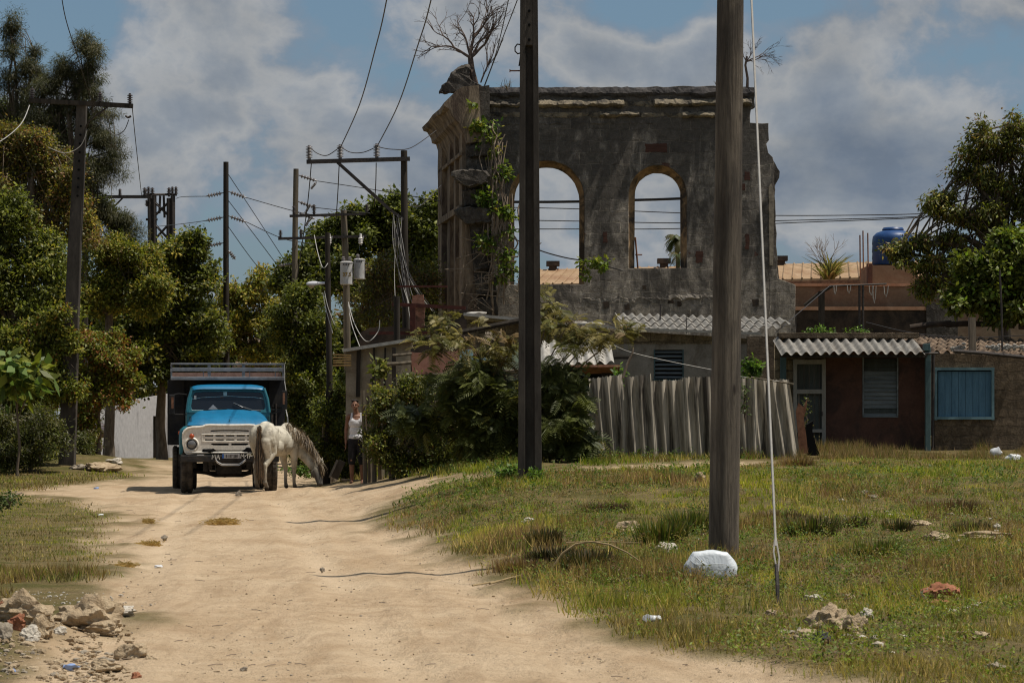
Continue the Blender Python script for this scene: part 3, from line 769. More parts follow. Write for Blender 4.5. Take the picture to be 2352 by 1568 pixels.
def blades(name, label, x, Y, h, wd, cols, tri=True):
    n = len(x); z = zat(x, Y) - .01
    P = np.stack([x, Y, z], 1)
    a = rng.uniform(0, 2 * math.pi, n); S = np.stack([np.cos(a), np.sin(a), np.zeros(n)], 1)
    lean = rng.normal(size=(n, 3)) * .38; lean[:, 2] = 1; lean /= np.linalg.norm(lean, axis=1, keepdims=True)
    A = P - S * wd[:, None] / 2; B = P + S * wd[:, None] / 2; T = P + lean * h[:, None]
    V = np.stack([A, B, T], 1).reshape(-1, 3)
    c = np.concatenate([cols, np.ones((n, 1))], 1).repeat(3, 0)
    o = link(bpy.data.objects.new(name, quads_mesh(name, V, M['grass'], c, 3)))
    tag(o, label, 'grass', kind='stuff'); return o
def grass_cols(x, Y, n):
    f = fbm(x * .9 + 3, Y * .35 + 9, 4); g2 = fbm(x * 1.7 + 40, Y * .8 + 5, 3)
    back = sm(30, 46, Y)                       # greener towards the top of the bank
    gr = np.array([.19, .27, .022]); yg = np.array([.48, .47, .04]); dry = np.array([.56, .41, .14]); pu = np.array([.29, .17, .085])
    k = np.clip(sm(.42, .60, f) * .95 + back * .3 - .12, 0, 1)[:, None]
    c = (dry * (1 - k) + yg * k); kk = sm(.45, .65, g2)[:, None]; c = c * (1 - kk * .75) + gr * kk * .75
    k3 = (sm(.48, .58, fbm(x * .8 + 90, Y * .5 + 2, 3)) * .9)[:, None]; c = c * (1 - k3) + pu * k3
    k4 = (sm(.50, .66, fbm(x * 2.3 + 7, Y * 1.3 + 77, 3)) * .6)[:, None]; c = c * (1 - k4) + np.array([.10, .11, .022]) * k4
    near = ((1 - sm(19, 27, Y)) * .55)[:, None]; c = c * (1 - near) + np.array([.24, .19, .06]) * near
    sel = rng.random(n); c[sel < .16] = dry; c[sel > .93] = gr
    return c * rng.uniform(.6, 1.35, n)[:, None]
n0 = 1700000
x, Y = scatter(n0, 15.6, 64, .25)
d = sdist(VER, x, Y)
tall = fbm(x * .7 + 11, Y * .45 + 3, 4); bare_ = fbm(x * 1.4 + 50, Y * .8 + 50, 3)
prob = sm(-.15, .5, d + (fbm(x * 3, Y * 1.5, 3) - .5) * .6) * (.3 + .7 * sm(.3, .52, bare_)) * np.interp(Y, [16, 22, 30, 45, 64], [.42, .5, .62, .8, .8])
keep = rng.random(n0) < prob * .42
x, Y, tall = x[keep], Y[keep], tall[keep]; n = len(x)
h = (.03 + .11 * sm(.44, .66, tall) + .08 * sm(.5, .65, fbm(x * 2.6, Y * 1.6, 3))) * rng.uniform(.5, 1.5, n) * np.interp(Y, [16, 26, 36, 48], [.75, 1, .9, .55])
blades('grass', 'mixed green and dry grass covering the raised verge on the right', x, Y, h, .004 + .0003 * Y * rng.uniform(.6, 1.4, n), grass_cols(x, Y, n))
print('verge blades', n)
x, Y = scatter(420000, 18, 105, .215)
m = np.zeros(len(x)); hh = np.zeros(len(x))
for P_, w_, hgt in ((LG1, .5, .045), (LG2, .9, .10), (LG3, .6, .09), (LG4, 1, .12), (FEN, .85, .15)):
    k = sm(-.12, .35, sdist(P_, x, Y) + (fbm(x * 2.5, Y, 3) - .5) * .7) * w_
    hh = np.where(k > m, hgt, hh); m = np.maximum(m, k)
keep = rng.random(len(x)) < m; x, Y, hh = x[keep], Y[keep], hh[keep]; n = len(x)
cc = grass_cols(x, Y, n) * np.array([.8, .85, .8])
blades('grass', 'thin low grass in patches along the left side of the dirt road', x, Y, hh * rng.uniform(.5, 1.5, n), .004 + .0003 * Y * rng.uniform(.6, 1.4, n), cc)
print('left blades', n)
DRY = wpoly([(1790, 1062), (1830, 1046), (2400, 1046), (2400, 1066), (1790, 1074)])
x = rng.uniform(5, 12.5, 60000); Y = rng.uniform(54, 62.3, 60000); f_ = fbm(x * 1.8 + 5, Y * 1.2, 4)
k = (Y > 59.5 - 2.5 * fbm(x * .8, x * 0 + 3, 2)) & (f_ > .46); x, Y, f_ = x[k], Y[k], f_[k]; n = len(x)
blades('dry_grass', 'tall dry straw-coloured grass along the foot of the houses on the right', x, Y, (.05 + .24 * sm(.48, .72, f_)) * rng.uniform(.4, 1.3, n), .012 * rng.uniform(.6, 1.4, n), np.array([[.40, .27, .13], [.27, .17, .09], [.16, .17, .04]])[rng.integers(0, 3, n)] * rng.uniform(.6, 1.2, n)[:, None])
# tall tussocks and broad-leaved ground weeds
def weeds(n, region, ymin, ymax, L, label, cols, hmax=.14, dens=None):
    x, Y = scatter(n, ymin, ymax, .21)
    k = sdist(region, x, Y) > .1
    f = fbm(x * 1.1 + 70, Y * .6 + 20, 4)
    k &= rng.random(n) < sm(.40, .62, f)
    x, Y = x[k], Y[k]; n = len(x)
    per = 7; cx, cy = x.repeat(per), Y.repeat(per); m_ = len(cx)
    px = cx + rng.normal(size=m_) * .035; py = cy + rng.normal(size=m_) * .035
    z = zat(cx, cy) + rng.uniform(.01, hmax, m_) * np.repeat(rng.uniform(.3, 1, n), per)
    P = np.stack([px, py, z], 1); D = rand_unit(m_); D[:, 2] = abs(D[:, 2]) * .7 + .1; D /= np.linalg.norm(D, axis=1, keepdims=True)
    N = rand_unit(m_) * .5 + np.array([0, 0, 1])
    V = leaf_quads(P, D, N, L * rng.uniform(.5, 1.4, m_), L * .5 * rng.uniform(.6, 1.3, m_))
    pc = np.array(cols)[rng.integers(0, len(cols), n)].repeat(per, 0) * rng.uniform(.65, 1.35, m_)[:, None]
    c = np.concatenate([pc, np.ones((m_, 1))], 1).repeat(4, 0)
    o = link(bpy.data.objects.new('weeds', quads_mesh('weeds', V, M['grass'], c))); tag(o, label, 'weeds', kind='stuff')
weeds(24000, VER, 16, 63, .034, 'small leafy ground weeds among the grass of the right verge', [(.13, .18, .03), (.21, .26, .045), (.26, .23, .05), (.18, .24, .03), (.16, .10, .05), (.09, .11, .03)])
weeds(9000, FEN, 46, 63, .06, 'leafy weeds along the foot of the fence and hedges', [(.07, .12, .02), (.12, .15, .03), (.05, .08, .02)], .25)
weeds(2600, VER, 40, 50, .06, 'lush green weeds on the crest of the verge around the concrete pole', [(.08, .13, .02), (.12, .16, .03)], .22)
def bigweeds(n, ymin, ymax, label, cols, hmin=.05, hmax=.19):
    x, Y = scatter(n * 4, ymin, ymax, .2); f = fbm(x * .9 + 33, Y * .5 + 61, 3)
    k = (sdist(VER, x, Y) > .25) & (f > .5); x, Y = x[k][:n], Y[k][:n]; n = len(x); per = 26
    hh = rng.uniform(hmin, hmax, n); cx, cy = x.repeat(per), Y.repeat(per); m_ = len(cx); tt = rng.random(m_)
    lean = rng.normal(size=(n, 2)).repeat(per, 0) * .25
    hz = hh.repeat(per) * tt; px = cx + lean[:, 0] * hz + rng.normal(size=m_) * .03; py = cy + lean[:, 1] * hz + rng.normal(size=m_) * .03
    P = np.stack([px, py, zat(cx, cy) + hz], 1); D = rand_unit(m_); D[:, 2] = abs(D[:, 2]) * .6; D /= np.linalg.norm(D, axis=1, keepdims=True); N = rand_unit(m_) * .5 + np.array([0, 0, 1])
    V = leaf_quads(P, D, N, .035 * rng.uniform(.5, 1.5, m_), .016 * rng.uniform(.6, 1.3, m_))
    pc = np.array(cols)[rng.integers(0, len(cols), n)].repeat(per, 0) * rng.uniform(.6, 1.4, m_)[:, None]
    o = link(bpy.data.objects.new('weeds', quads_mesh('weeds', V, M['grass'], np.concatenate([pc, np.ones((m_, 1))], 1).repeat(4, 0)))); tag(o, label, 'weeds', kind='stuff')
bigweeds(1900, 23, 46, 'taller leafy weed stems standing in loose patches over the right verge', [(.10, .16, .03), (.16, .20, .04), (.22, .18, .06), (.06, .09, .02), (.19, .12, .06)])
def tussock(px, py, h, rad, n, pal, label):
    p = G(px, py); V = []; cs = []
    for i in range(n):
        a = random.uniform(0, 6.28); r = rad * random.random() ** .5
        b = Vector((r * math.cos(a), r * math.sin(a), -.02)); out_ = Vector((math.cos(a), math.sin(a), 0)) * random.uniform(.1, .75)
        tip = b + (out_ + Vector((0, 0, 1))).normalized() * h * random.uniform(.5, 1.1); mid = (b + tip) / 2 + Vector((0, 0, h * .12))
        s_ = Vector((-math.sin(a), math.cos(a), 0)) * .006; c = random.choice(pal); k = random.uniform(.6, 1.3)
        V += [b - s_, b + s_, mid + s_, mid - s_, mid - s_, mid + s_, tip + s_ * .2, tip - s_ * .2]; cs += [[c[0] * k, c[1] * k, c[2] * k, 1]] * 8
    o = link(bpy.data.objects.new('grass_tussock', quads_mesh('grass_tussock', np.array([list(v_) for v_ in V]), M['grass'], np.array(cs)))); o.location = p
    tag(o, label, 'grass tussock', 'grass tussocks on the verge')
TG = [(.08, .11, .02), (.13, .15, .03), (.05, .07, .018), (.2, .15, .05)]; TD = [(.05, .045, .02), (.09, .07, .03), (.035, .045, .015), (.16, .10, .05)]
for a in ((1250, 1262, .22, .2, 420, TD, 'dark grass tussock left of the bent cane'), (1350, 1330, .28, .28, 700, TD, 'large dark tussock under the bent cane'), (1520, 1255, .34, .3, 520, TG, 'tall green reed-like tussock left of the wooden pole'),
          (1580, 1230, .32, .28, 520, TG, 'tall green tussock touching the left side of the wooden pole'), (1270, 1300, .2, .3, 500, TD, 'brown dry tussock near the road edge below the bent cane'), (1200, 1320, .16, .3, 420, [(.16, .09, .05), (.2, .13, .06)], 'reddish dry tussock at the road edge'),
          (1860, 1235, .26, .34, 600, TG + TD, 'dense tussock right of the guy wire'), (2010, 1290, .24, .3, 560, TG, 'bright green tussock in the middle of the right verge'), (1960, 1215, .16, .25, 300, TD, 'brown tussock above the bright green one'),
          (2060, 1225, .18, .2, 260, TD, 'small dark tussock beside the scattered pale stones'), (2230, 1230, .17, .25, 300, TD, 'brown tussock toward the right edge of the verge'), (1390, 1180, .14, .4, 500, [(.13, .08, .05), (.10, .06, .04)], 'purplish dry tussock on the bank behind the bent cane'),
          (2180, 1180, .2, .5, 600, [(.14, .08, .05), (.17, .11, .06)], 'wide purplish dry tussock below the blue shutters'), (1790, 1200, .16, .4, 420, [(.14, .085, .045), (.16, .12, .05)], 'wide brown tussock right of the wooden pole'), (1090, 1180, .14, .3, 300, TG, 'low green tussock near the tip of the verge'),
          (1830, 1075, .2, .35, 500, [(.25, .16, .08), (.18, .11, .05)], 'dry straw tussock at the right end of the corrugated fence')):
    tussock(*a)
# ---------------------------------------------------------------- building materials
def stone(name, c1, c2, mortar, bw, bh, grime, gtop=None, glo=.42, ghi=.62, bricks=True, squash=1):
    t = NT(name)
    tc = t.n('ShaderNodeTexCoord'); sp = t.n('ShaderNodeSeparateXYZ'); t.l(tc.outputs['Object'], sp.inputs[0])
    cb = t.n('ShaderNodeCombineXYZ'); t.l(t.math('ADD', sp.outputs[0], t.math('MULTIPLY', sp.outputs[1], .9)), cb.inputs[0]); t.l(sp.outputs[2], cb.inputs[1])
    wob = t.n('ShaderNodeTexNoise'); wob.inputs['Scale'].default_value = 2.2; wob.inputs['Detail'].default_value = 4; t.l(cb.outputs[0], wob.inputs['Vector'])
    vv = t.n('ShaderNodeVectorMath', operation='SCALE'); t.l(wob.outputs['Color'], vv.inputs[0]); vv.inputs['Scale'].default_value = .2
    va = t.n('ShaderNodeVectorMath', operation='ADD'); t.l(cb.outputs[0], va.inputs[0]); t.l(vv.outputs[0], va.inputs[1])
    br = t.n('ShaderNodeTexBrick'); t.l(va.outputs[0], br.inputs['Vector'])
    br.inputs['Color1'].default_value = c1; br.inputs['Color2'].default_value = c2; br.inputs['Mortar'].default_value = mortar
    br.inputs['Scale'].default_value = 1; br.inputs['Mortar Size'].default_value = .014; br.inputs['Mortar Smooth'].default_value = .3
    br.inputs['Brick Width'].default_value = bw; br.inputs['Row Height'].default_value = bh; br.inputs['Bias'].default_value = 0
    v = t.coord(); c = br.outputs['Color']; nf = t.noise(v, 26, 5, .7)
    n = t.noise(v, 4.5, 8, .7, .4); n2 = t.noise(t.coord((1, 1, .35)), 1.6, 7, .68, .8); nf = t.noise(v, 26, 5, .7)
    plain = t.mix(t.ramp(n, [(.35, 0.0), (.65, 1.0)]), tuple(x_ * .75 for x_ in c1[:3]) + (1,), c2)
    c = t.mix(t.ramp(t.noise(v, 1.9, 6, .75), [(.44, 0.0), (.54, .92)]), c, plain)
    c = t.mix(.75, c, t.ramp(n, [(.32, .2), (.68, 1.5)]), 'MULTIPLY')
    c = t.mix(.5, c, t.ramp(nf, [(.35, .35), (.62, 1.3)]), 'MULTIPLY')
    seam = t.math('MULTIPLY', br.outputs['Fac'], t.ramp(t.noise(v, 2.7, 4, .6), [(.46, 0.0), (.56, .8)])); c = t.mix(seam, c, mortar)
    gfac = t.ramp(n2, [(glo, 0.0), (ghi, 1.0)])
    if gtop is not None:
        zz = t.math('MULTIPLY', t.math('SUBTRACT', sp.outputs[2], gtop[0]), 1 / (gtop[1] - gtop[0]))
        zz = t.math('MAXIMUM', zz, 0)
        gfac = t.ramp(t.math('ADD', n2, t.math('MULTIPLY', zz, .11)), [(glo + .02, 0.0), (ghi + .05, 1.0)])
    c = t.mix(t.math('MULTIPLY', gfac, .74), c, grime)
    if bricks:
        rb = t.ramp(t.noise(v, 1.5, 5, .6), [(.66, 0.0), (.70, .85)])
        b2 = t.n('ShaderNodeTexBrick'); t.l(va.outputs[0], b2.inputs['Vector']); b2.inputs['Color1'].default_value = (.13, .045, .03, 1); b2.inputs['Color2'].default_value = (.08, .035, .027, 1)
        b2.inputs['Mortar'].default_value = (.12, .1, .08, 1); b2.inputs['Scale'].default_value = 1; b2.inputs['Brick Width'].default_value = .24; b2.inputs['Row Height'].default_value = .075; b2.inputs['Mortar Size'].default_value = .008
        c = t.mix(rb, c, b2.outputs['Color'])
    hgt = t.math('ADD', t.math('ADD', t.math('MULTIPLY', br.outputs['Fac'], -.8), n), t.math('MULTIPLY', nf, .5))
    t.bsdf(c, .95, hgt, 1.0, .07, .1)
    return t.m
M['ruin'] = stone('ruin_stone', (.50, .44, .365, 1), (.27, .242, .215, 1), (.62, .54, .44, 1), .62, .36, (.045, .041, .038, 1), (2.6, 6.4), .475, .61)
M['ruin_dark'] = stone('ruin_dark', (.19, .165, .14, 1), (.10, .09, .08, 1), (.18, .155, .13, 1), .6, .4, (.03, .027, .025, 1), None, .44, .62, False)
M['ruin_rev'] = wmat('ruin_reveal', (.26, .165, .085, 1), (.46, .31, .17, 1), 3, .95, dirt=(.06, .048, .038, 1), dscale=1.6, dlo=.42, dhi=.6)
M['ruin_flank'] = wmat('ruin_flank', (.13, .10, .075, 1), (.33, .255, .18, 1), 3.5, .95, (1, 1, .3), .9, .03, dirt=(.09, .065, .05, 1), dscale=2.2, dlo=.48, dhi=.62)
M['tanwall'] = stone('tan_block', (.19, .14, .095, 1), (.16, .12, .08, 1), (.13, .10, .07, 1), .42, .21, (.09, .07, .05, 1), None, .5, .7, False)
M['greywall'] = wmat('grey_plaster', (.24, .215, .18, 1), (.34, .31, .265, 1), 3, .95, dirt=(.15, .115, .08, 1), dscale=1.7)
M['stonewall'] = stone('yellow_stone', (.38, .30, .18, 1), (.28, .22, .145, 1), (.14, .11, .08, 1), .5, .24, (.10, .075, .05, 1), None, .5, .68, False)
M['redwall'] = wmat('red_brown_plaster', (.085, .042, .03, 1), (.125, .064, .045, 1), 2.2, .9, dirt=(.06, .036, .028, 1), dscale=1.4, dlo=.48, dhi=.62)
M['asb'] = wmat('fibre_cement', (.17, .16, .145, 1), (.31, .295, .27, 1), 7, .95, (1, 1, .5), .5, .006, dirt=(.15, .13, .11, 1), dscale=2.6, dlo=.5, dhi=.7)
M['asb_fence'] = wmat('fence_fibre_cement', (.24, .215, .175, 1), (.56, .50, .41, 1), 7, .95, (1, 1, .08), .8, .01, dirt=(.07, .06, .05, 1), dscale=3.2, dlo=.47, dhi=.62)
M['asb_white'] = wmat('pale_fibre_cement', (.30, .285, .26, 1), (.44, .42, .385, 1), 7, .95, (1, 1, .5), .5, .006, dirt=(.30, .27, .23, 1))
M['tile'] = wmat('dirty_roof_sheet', (.17, .11, .07, 1), (.34, .25, .17, 1), 5, .95, dirt=(.06, .045, .035, 1), dscale=2.2, dlo=.45, dhi=.62)
M['coral'] = wmat('coral_sheet', (.36, .165, .115, 1), (.48, .24, .17, 1), 5, .8, dirt=(.26, .13, .09, 1))
M['paleblue'] = wmat('pale_blue_sheet', (.30, .50, .58, 1), (.42, .62, .68, 1), 6, .7, dirt=(.2, .25, .25, 1))
M['palegreen'] = wmat('pale_green_sheet', (.40, .48, .34, 1), (.52, .6, .42, 1), 6, .7, dirt=(.3, .33, .22, 1))
M['salmon'] = wmat('salmon_lit_plaster', (.42, .22, .13, 1), (.52, .30, .19, 1), 4, .9, dirt=(.28, .15, .09, 1))  # salmon tone paints the sunlight along the parapet top edges
M['ochre'] = wmat('ochre_plaster', (.18, .125, .08, 1), (.25, .18, .12, 1), 1.6, .9, dirt=(.16, .09, .055, 1), dscale=.8)
M['grimy'] = wmat('grimy_wall', (.035, .028, .024, 1), (.10, .07, .05, 1), 2.0, .95, dirt=(.02, .018, .017, 1))
M['facroof'] = wmat('rusty_tin_roof', (.30, .19, .10, 1), (.40, .28, .17, 1), 1.2, .7, (1, .3, 1), dirt=(.22, .11, .055, 1), dscale=.6)
M['whitewall'] = wmat('whitewash', (.80, .78, .80, 1), (.88, .86, .88, 1), 1.6, .9, (1, 1, .35), .3, .01, dirt=(.33, .31, .32, 1), dscale=1.2, dlo=.52, dhi=.75)
M['teal'] = wmat('teal_paint', (.055, .095, .10, 1), (.09, .145, .15, 1), 8, .7, (1, 1, .2))
M['tealpale'] = wmat('pale_teal_paint', (.13, .22, .25, 1), (.18, .29, .32, 1), 8, .7)
M['blueshut'] = wmat('blue_board', (.07, .155, .23, 1), (.11, .22, .31, 1), 9, .7, (1, 1, .12))
M['greyslat'] = wmat('grey_slat', (.13, .15, .155, 1), (.22, .245, .25, 1), 10, .7, (.2, 1, 1))
M['cream'] = wmat('cream_frame', (.25, .235, .20, 1), (.34, .32, .28, 1), 8, .8, (1, 1, .3))
M['greenboard'] = wmat('grey_green_board', (.05, .058, .052, 1), (.085, .095, .085, 1), 9, .8, (1, 1, .12))
M['tankblue'] = wmat('blue_tank', (.008, .045, .16, 1), (.014, .07, .22, 1), 3, .45, spec=.4)

def pxp(pts, Y): return [(W(a, b, Y).x, W(a, b, Y).z) for a, b in pts]
def rough_line(pts, step, amp, closed=True):
    out = []
    n = len(pts)
    for i in range(n if closed else n - 1):
        a = Vector(pts[i]).to_2d() if len(pts[i]) > 2 else Vector((pts[i][0], pts[i][1])); b = Vector(pts[(i + 1) % n])
        L = (b - a).length; k = max(1, int(L / step))
        for j in range(k):
            p = a.lerp(b, j / k)
            out.append((p.x + (random.uniform(-amp, amp) if j else 0), p.y + (random.uniform(-amp, amp) if j else 0)))
    return out
def rock_mesh(c, d, seed, amp=.22, sub=2, M_=None):
    """irregular lump as (verts, faces)"""
    bm = bmesh.new(); bmesh.ops.create_icosphere(bm, subdivisions=sub, radius=.5)
    r_ = random.Random(seed); off = [r_.uniform(0, 50) for _ in range(3)]
    from mathutils import noise as mn
    planes = [(Vector([r_.gauss(0, 1) for _ in range(3)]).normalized(), r_.uniform(.28, .42)) for _ in range(7)]
    for v in bm.verts:
        p = v.co.copy()
        for nrm, dd in planes:
            e = p.dot(nrm) - dd
            if e > 0: p -= nrm * e * .85
        k = 1 + amp * mn.noise(p * 3.1 + Vector(off)) + amp * .5 * mn.noise(p * 8 + Vector(off))
        if sub >= 4: k += amp * .3 * mn.noise(p * 19 + Vector(off)) + amp * .16 * mn.noise(p * 43 + Vector(off))
        v.co = Vector((p.x * d[0] * 1.15, p.y * d[1] * 1.15, p.z * d[2] * 1.15)) * k + Vector(c)
    V = [v.co.copy() for v in bm.verts]; Fc = [tuple(v.index for v in f.verts) for f in bm.faces]; bm.free()
    return V, Fc

# ---------------------------------------------------------------- the ruin
YR = 85.0; s_ = F / YR
rb = Vector((W(1455, 0, YR).x, YR, zat(W(1455, 0, YR).x, YR)))
ruin = thing('ruined_building', 'roofless dark stone ruin with two tall arched window openings and a broken cornice', 'ruin', rb)
def arch(cx, r, ytop, ybot, nn=18, dx=0):
    pts = [(cx - r, ybot)]
    cy_ = ytop + r
    for i in range(nn + 1):
        a = math.pi - math.pi * i / nn
        pts.append((cx + r * math.cos(a), cy_ - r * math.sin(a)))
    pts.append((cx + r, ybot)); return pts
outline = [(1120, 205), (1190, 206), (1300, 205), (1450, 202), (1640, 198), (1733, 214), (1733, 246), (1724, 250), (1722, 283), (1764, 284), (1765, 322), (1759, 330), (1764, 352), (1774, 362), (1776, 372), (1780, 480), (1784, 608),
           (1786, 640), (1806, 648), (1826, 655), (1825, 735), (1840, 1000), (1080, 1000), (1080, 700), (1120, 700)]
ol = rough_line(outline[:19], 14, 1.6, False) + outline[19:]
def rough_arch(pts, a=1.0): return [(x_ + random.uniform(-a, a), y_ + random.uniform(-a, a)) for x_, y_ in pts]
th = .32
A1 = arch(1256, 88, 368, 655); A2 = arch(1511, 68, 379, 617)
plate('wall', [pxp(ol, YR), pxp(rough_arch(A1), YR), pxp(rough_arch(A2), YR)], YR, th, M['ruin'], ruin, .015, org=rb)
I1 = arch(1256, 75, 382, 655); I2 = arch(1511, 54, 395, 617)
inner = [(1125, 220), (1760, 300), (1770, 700), (1125, 700)]
plate('inner_wall_leaf', [pxp([(1125, 225), (1715, 225), (1715, 290), (1755, 300), (1765, 700), (1770, 760), (1125, 760)], YR + .3), pxp(rough_arch(I1, .7), YR + .3), pxp(rough_arch(I2, .7), YR + .3)], YR + th + .004, .34, M['ruin_rev'], ruin, .01, org=rb)
# splayed reveals joining outer and inner arch
for A, I in ((A1, I1), (A2, I2)):
    mb = MB()
    o3 = [Vector((W(a, b, YR).x, YR + .012, W(a, b, YR).z)) for a, b in A]; i3 = [Vector((W(a, b, YR + .3).x, YR + th + .02, W(a, b, YR + .3).z)) for a, b in I]
    o3 = [p + (q_ - p) * .03 for p, q_ in zip(o3, i3)]
    b3 = [p + Vector((0, .3, 0)) for p in i3]
    mb.loft([o3, i3, b3], closed=False)
    mb.V = [v_ - rb for v_ in mb.V]
    o = mb.build('arch_reveal', M['ruin_rev'], ruin)
for x0, x1, y0, y1 in ((1178, 1337, 464, 463), (1440, 1567, 460, 456)):
    mb = MB(); mb.tube([W(x0, y0, YR + .4) - rb, W((x0 + x1) / 2, (y0 + y1) / 2 + .5, YR + .4) - rb, W(x1, y1, YR + .4) - rb], .045, 6); mb.build('window_bar', M['darkmetal'], ruin)
# broken cornice ledges: courses of irregular stones along the top
def ledge(name, x0, x1, y0, y1, hgt, prot, mat, step=5, miss=.1, jy=2):
    """weathered string course: height and projection wander along its length"""
    mb = MB(); n_ = int((x1 - x0) / step); secs = []; sd = random.uniform(0, 60)
    for i in range(n_ + 1):
        x_ = x0 + (x1 - x0) * i / n_; yc = y0 + (y1 - y0) * i / n_
        f1, f2, f3 = (float(vnoise(i * .23 + sd, 3.3)), float(vnoise(i * .11 + sd, 9.1)), float(vnoise(i * .5 + sd, 5.7)))
        gap = 1 if f2 > miss * 2 + .12 else .15
        pr = prot * (.35 + 1.0 * f1) * gap; up = hgt * (.35 + .35 * f3) * (.5 + .5 * gap); dn = hgt * (.35 + .45 * f1); j = (f3 - .5) * jy * 2
        sec = []
        for ox, oz in ((.1, -up * 1.3), (-pr * .25, -up * 1.25), (-pr * .7, -up * .55), (-pr, up * .25), (-pr * .8, dn * .6), (-pr * .35, dn), (.1, dn)):
            a_ = W(x_ + random.uniform(-1, 1), yc + oz + j + random.uniform(-.8, .8), YR); sec.append(Vector((a_.x, YR + ox + random.uniform(-.012, .012), a_.z)) - rb)
        secs.append(sec)
    mb.loft(secs); mb.build(name, mat, ruin)
def crag(pts, Y0, Y1, amp, step=6):
    """broken masonry block: rough outline whose front and back faces differ"""
    o_ = rough_line(pts, step, amp); mb = MB(); f0 = pxp([(x_ + random.uniform(-amp, amp), y_ + random.uniform(-amp, amp)) for x_, y_ in o_], Y0); f1 = pxp(o_, Y0 + .06); f2 = pxp(o_, Y1)
    cx_ = sum(p[0] for p in f0) / len(f0); cz_ = sum(p[1] for p in f0) / len(f0)
    s0 = [Vector((cx_ + (x_ - cx_) * .9, Y0 + random.uniform(-.02, .02), cz_ + (z_ - cz_) * .86)) for x_, z_ in f0]; s1 = [Vector((x_, Y0 + .1 + random.uniform(-.03, .03), z_)) for x_, z_ in f1]; s2 = [Vector((x_, Y1, z_)) for x_, z_ in f2]
    mb.loft([[v_ - rb for v_ in q_] for q_ in (s0, s1, s2)]); return mb
ledge('cornice_course', 1122, 1735, 212, 212, 17, .12, wmat('black_stained_stone', (.03, .028, .03, 1), (.11, .10, .095, 1), 5, .95, (1, 1, 1), 1, .03), 6, 0, 2)
M['crumble_sunlit'] = wmat('sunlit_crumbled_limestone', (.12, .105, .085, 1), (.34, .28, .19, 1), 3, .95, (1, 1, 1), 1, .03, dirt=(.05, .045, .04, 1), dscale=2.5, dlo=.46, dhi=.6)  # crumbled stone, with a lighter tone painting the sunlit ledge edges
ledge('broken_ledge', 1122, 1725, 240, 236, 14, .22, M['crumble_sunlit'], 4, .12)
ledge('broken_ledge', 1125, 1700, 262, 264, 11, .18, M['crumble_sunlit'], 4, .22)
ledge('broken_ledge', 1130, 1500, 284, 281, 6, .10, M['ruin'], 5, .35)
ledge('broken_ledge', 1340, 1640, 690, 680, 10, .05, M['ruin'], 5, .35, 6)
# brick patches, and flat dark patches painting the shade in putlog holes
bpm = wmat('brick_patch', (.05, .028, .022, 1), (.12, .055, .04, 1), 9, .95, (.4, 1, 3))
for x_, y_, w_, h_ in ((1390, 545, 9, 26), (1716, 405, 12, 20), (1716, 555, 9, 34), (1705, 430, 12, 16), (1507, 340, 50, 20), (1606, 590, 16, 26), (1480, 660, 10, 10), (1540, 690, 14, 14), (1392, 700, 12, 14), (1440, 705, 12, 12), (1560, 697, 10, 12), (1735, 695, 14, 16)):
    mb = MB(); o_ = rough_line([(x_ - w_ / 2, y_ - h_ / 2), (x_ + w_ / 2, y_ - h_ / 2), (x_ + w_ / 2, y_ + h_ / 2), (x_ - w_ / 2, y_ + h_ / 2)], 3.5, 1.6)
    mb.prism([(a_ - rb.x, c_ - rb.z) for a_, c_ in pxp(o_, YR)], -.012, .02); mb.build('brick_patch' if y_ < 640 else 'hole_shade_patch', bpm if y_ < 640 else M['grimy'], ruin)
# corner pillar with ledges
mb = MB()
pil = rough_line([(1068, 200), (1124, 196), (1127, 420), (1130, 640), (1136, 735), (1098, 735), (1090, 640), (1072, 470), (1070, 330)], 16, 1.3)
mb.prism(pxp(pil, YR - .7), YR - .72, YR + .5)
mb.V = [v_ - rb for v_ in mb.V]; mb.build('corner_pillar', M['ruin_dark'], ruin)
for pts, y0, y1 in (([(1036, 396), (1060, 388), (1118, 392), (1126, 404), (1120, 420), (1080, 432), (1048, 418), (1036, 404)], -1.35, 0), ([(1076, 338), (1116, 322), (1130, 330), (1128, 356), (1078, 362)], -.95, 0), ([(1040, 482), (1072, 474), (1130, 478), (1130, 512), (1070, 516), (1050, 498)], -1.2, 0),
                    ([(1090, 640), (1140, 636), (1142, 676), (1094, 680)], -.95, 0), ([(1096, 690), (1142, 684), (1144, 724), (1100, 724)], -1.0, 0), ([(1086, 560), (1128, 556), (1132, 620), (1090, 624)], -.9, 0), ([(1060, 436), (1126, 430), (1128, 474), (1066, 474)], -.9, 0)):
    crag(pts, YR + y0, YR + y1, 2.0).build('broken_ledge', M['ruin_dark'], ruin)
# facade flank facing the street, pilasters and big projecting cornice
def fl(t_, out, py, Y0=84.4, Y1=91.0):
    """point on the flank: t_ 0 near corner .. 1 far end, out metres towards the street, py height on the near corner scale"""
    a = W(1070, 0, Y0); b = W(1016, 0, Y1)
    d = Vector((b.x - a.x, b.y - a.y, 0)); nrm = Vector((-d.y, d.x, 0)).normalized()
    p = Vector((a.x, a.y, 0)) + d * t_ + nrm * out
    p.z = W(0, py, Y0).z
    return p
mb = MB()
def flbox(t0, t1, o0, o1, y0, y1):
    V = []
    for y_ in (y1, y0):
        for (tt, oo) in ((t0, o0), (t0, o1), (t1, o1), (t1, o0)): V.append(fl(tt, oo, y_) - rb)
    mb.add(V, [(0, 1, 2, 3), (7, 6, 5, 4), (0, 4, 5, 1), (1, 5, 6, 2), (2, 6, 7, 3), (3, 7, 4, 0)])
flbox(0, 1, -.5, 0, 200, 760)
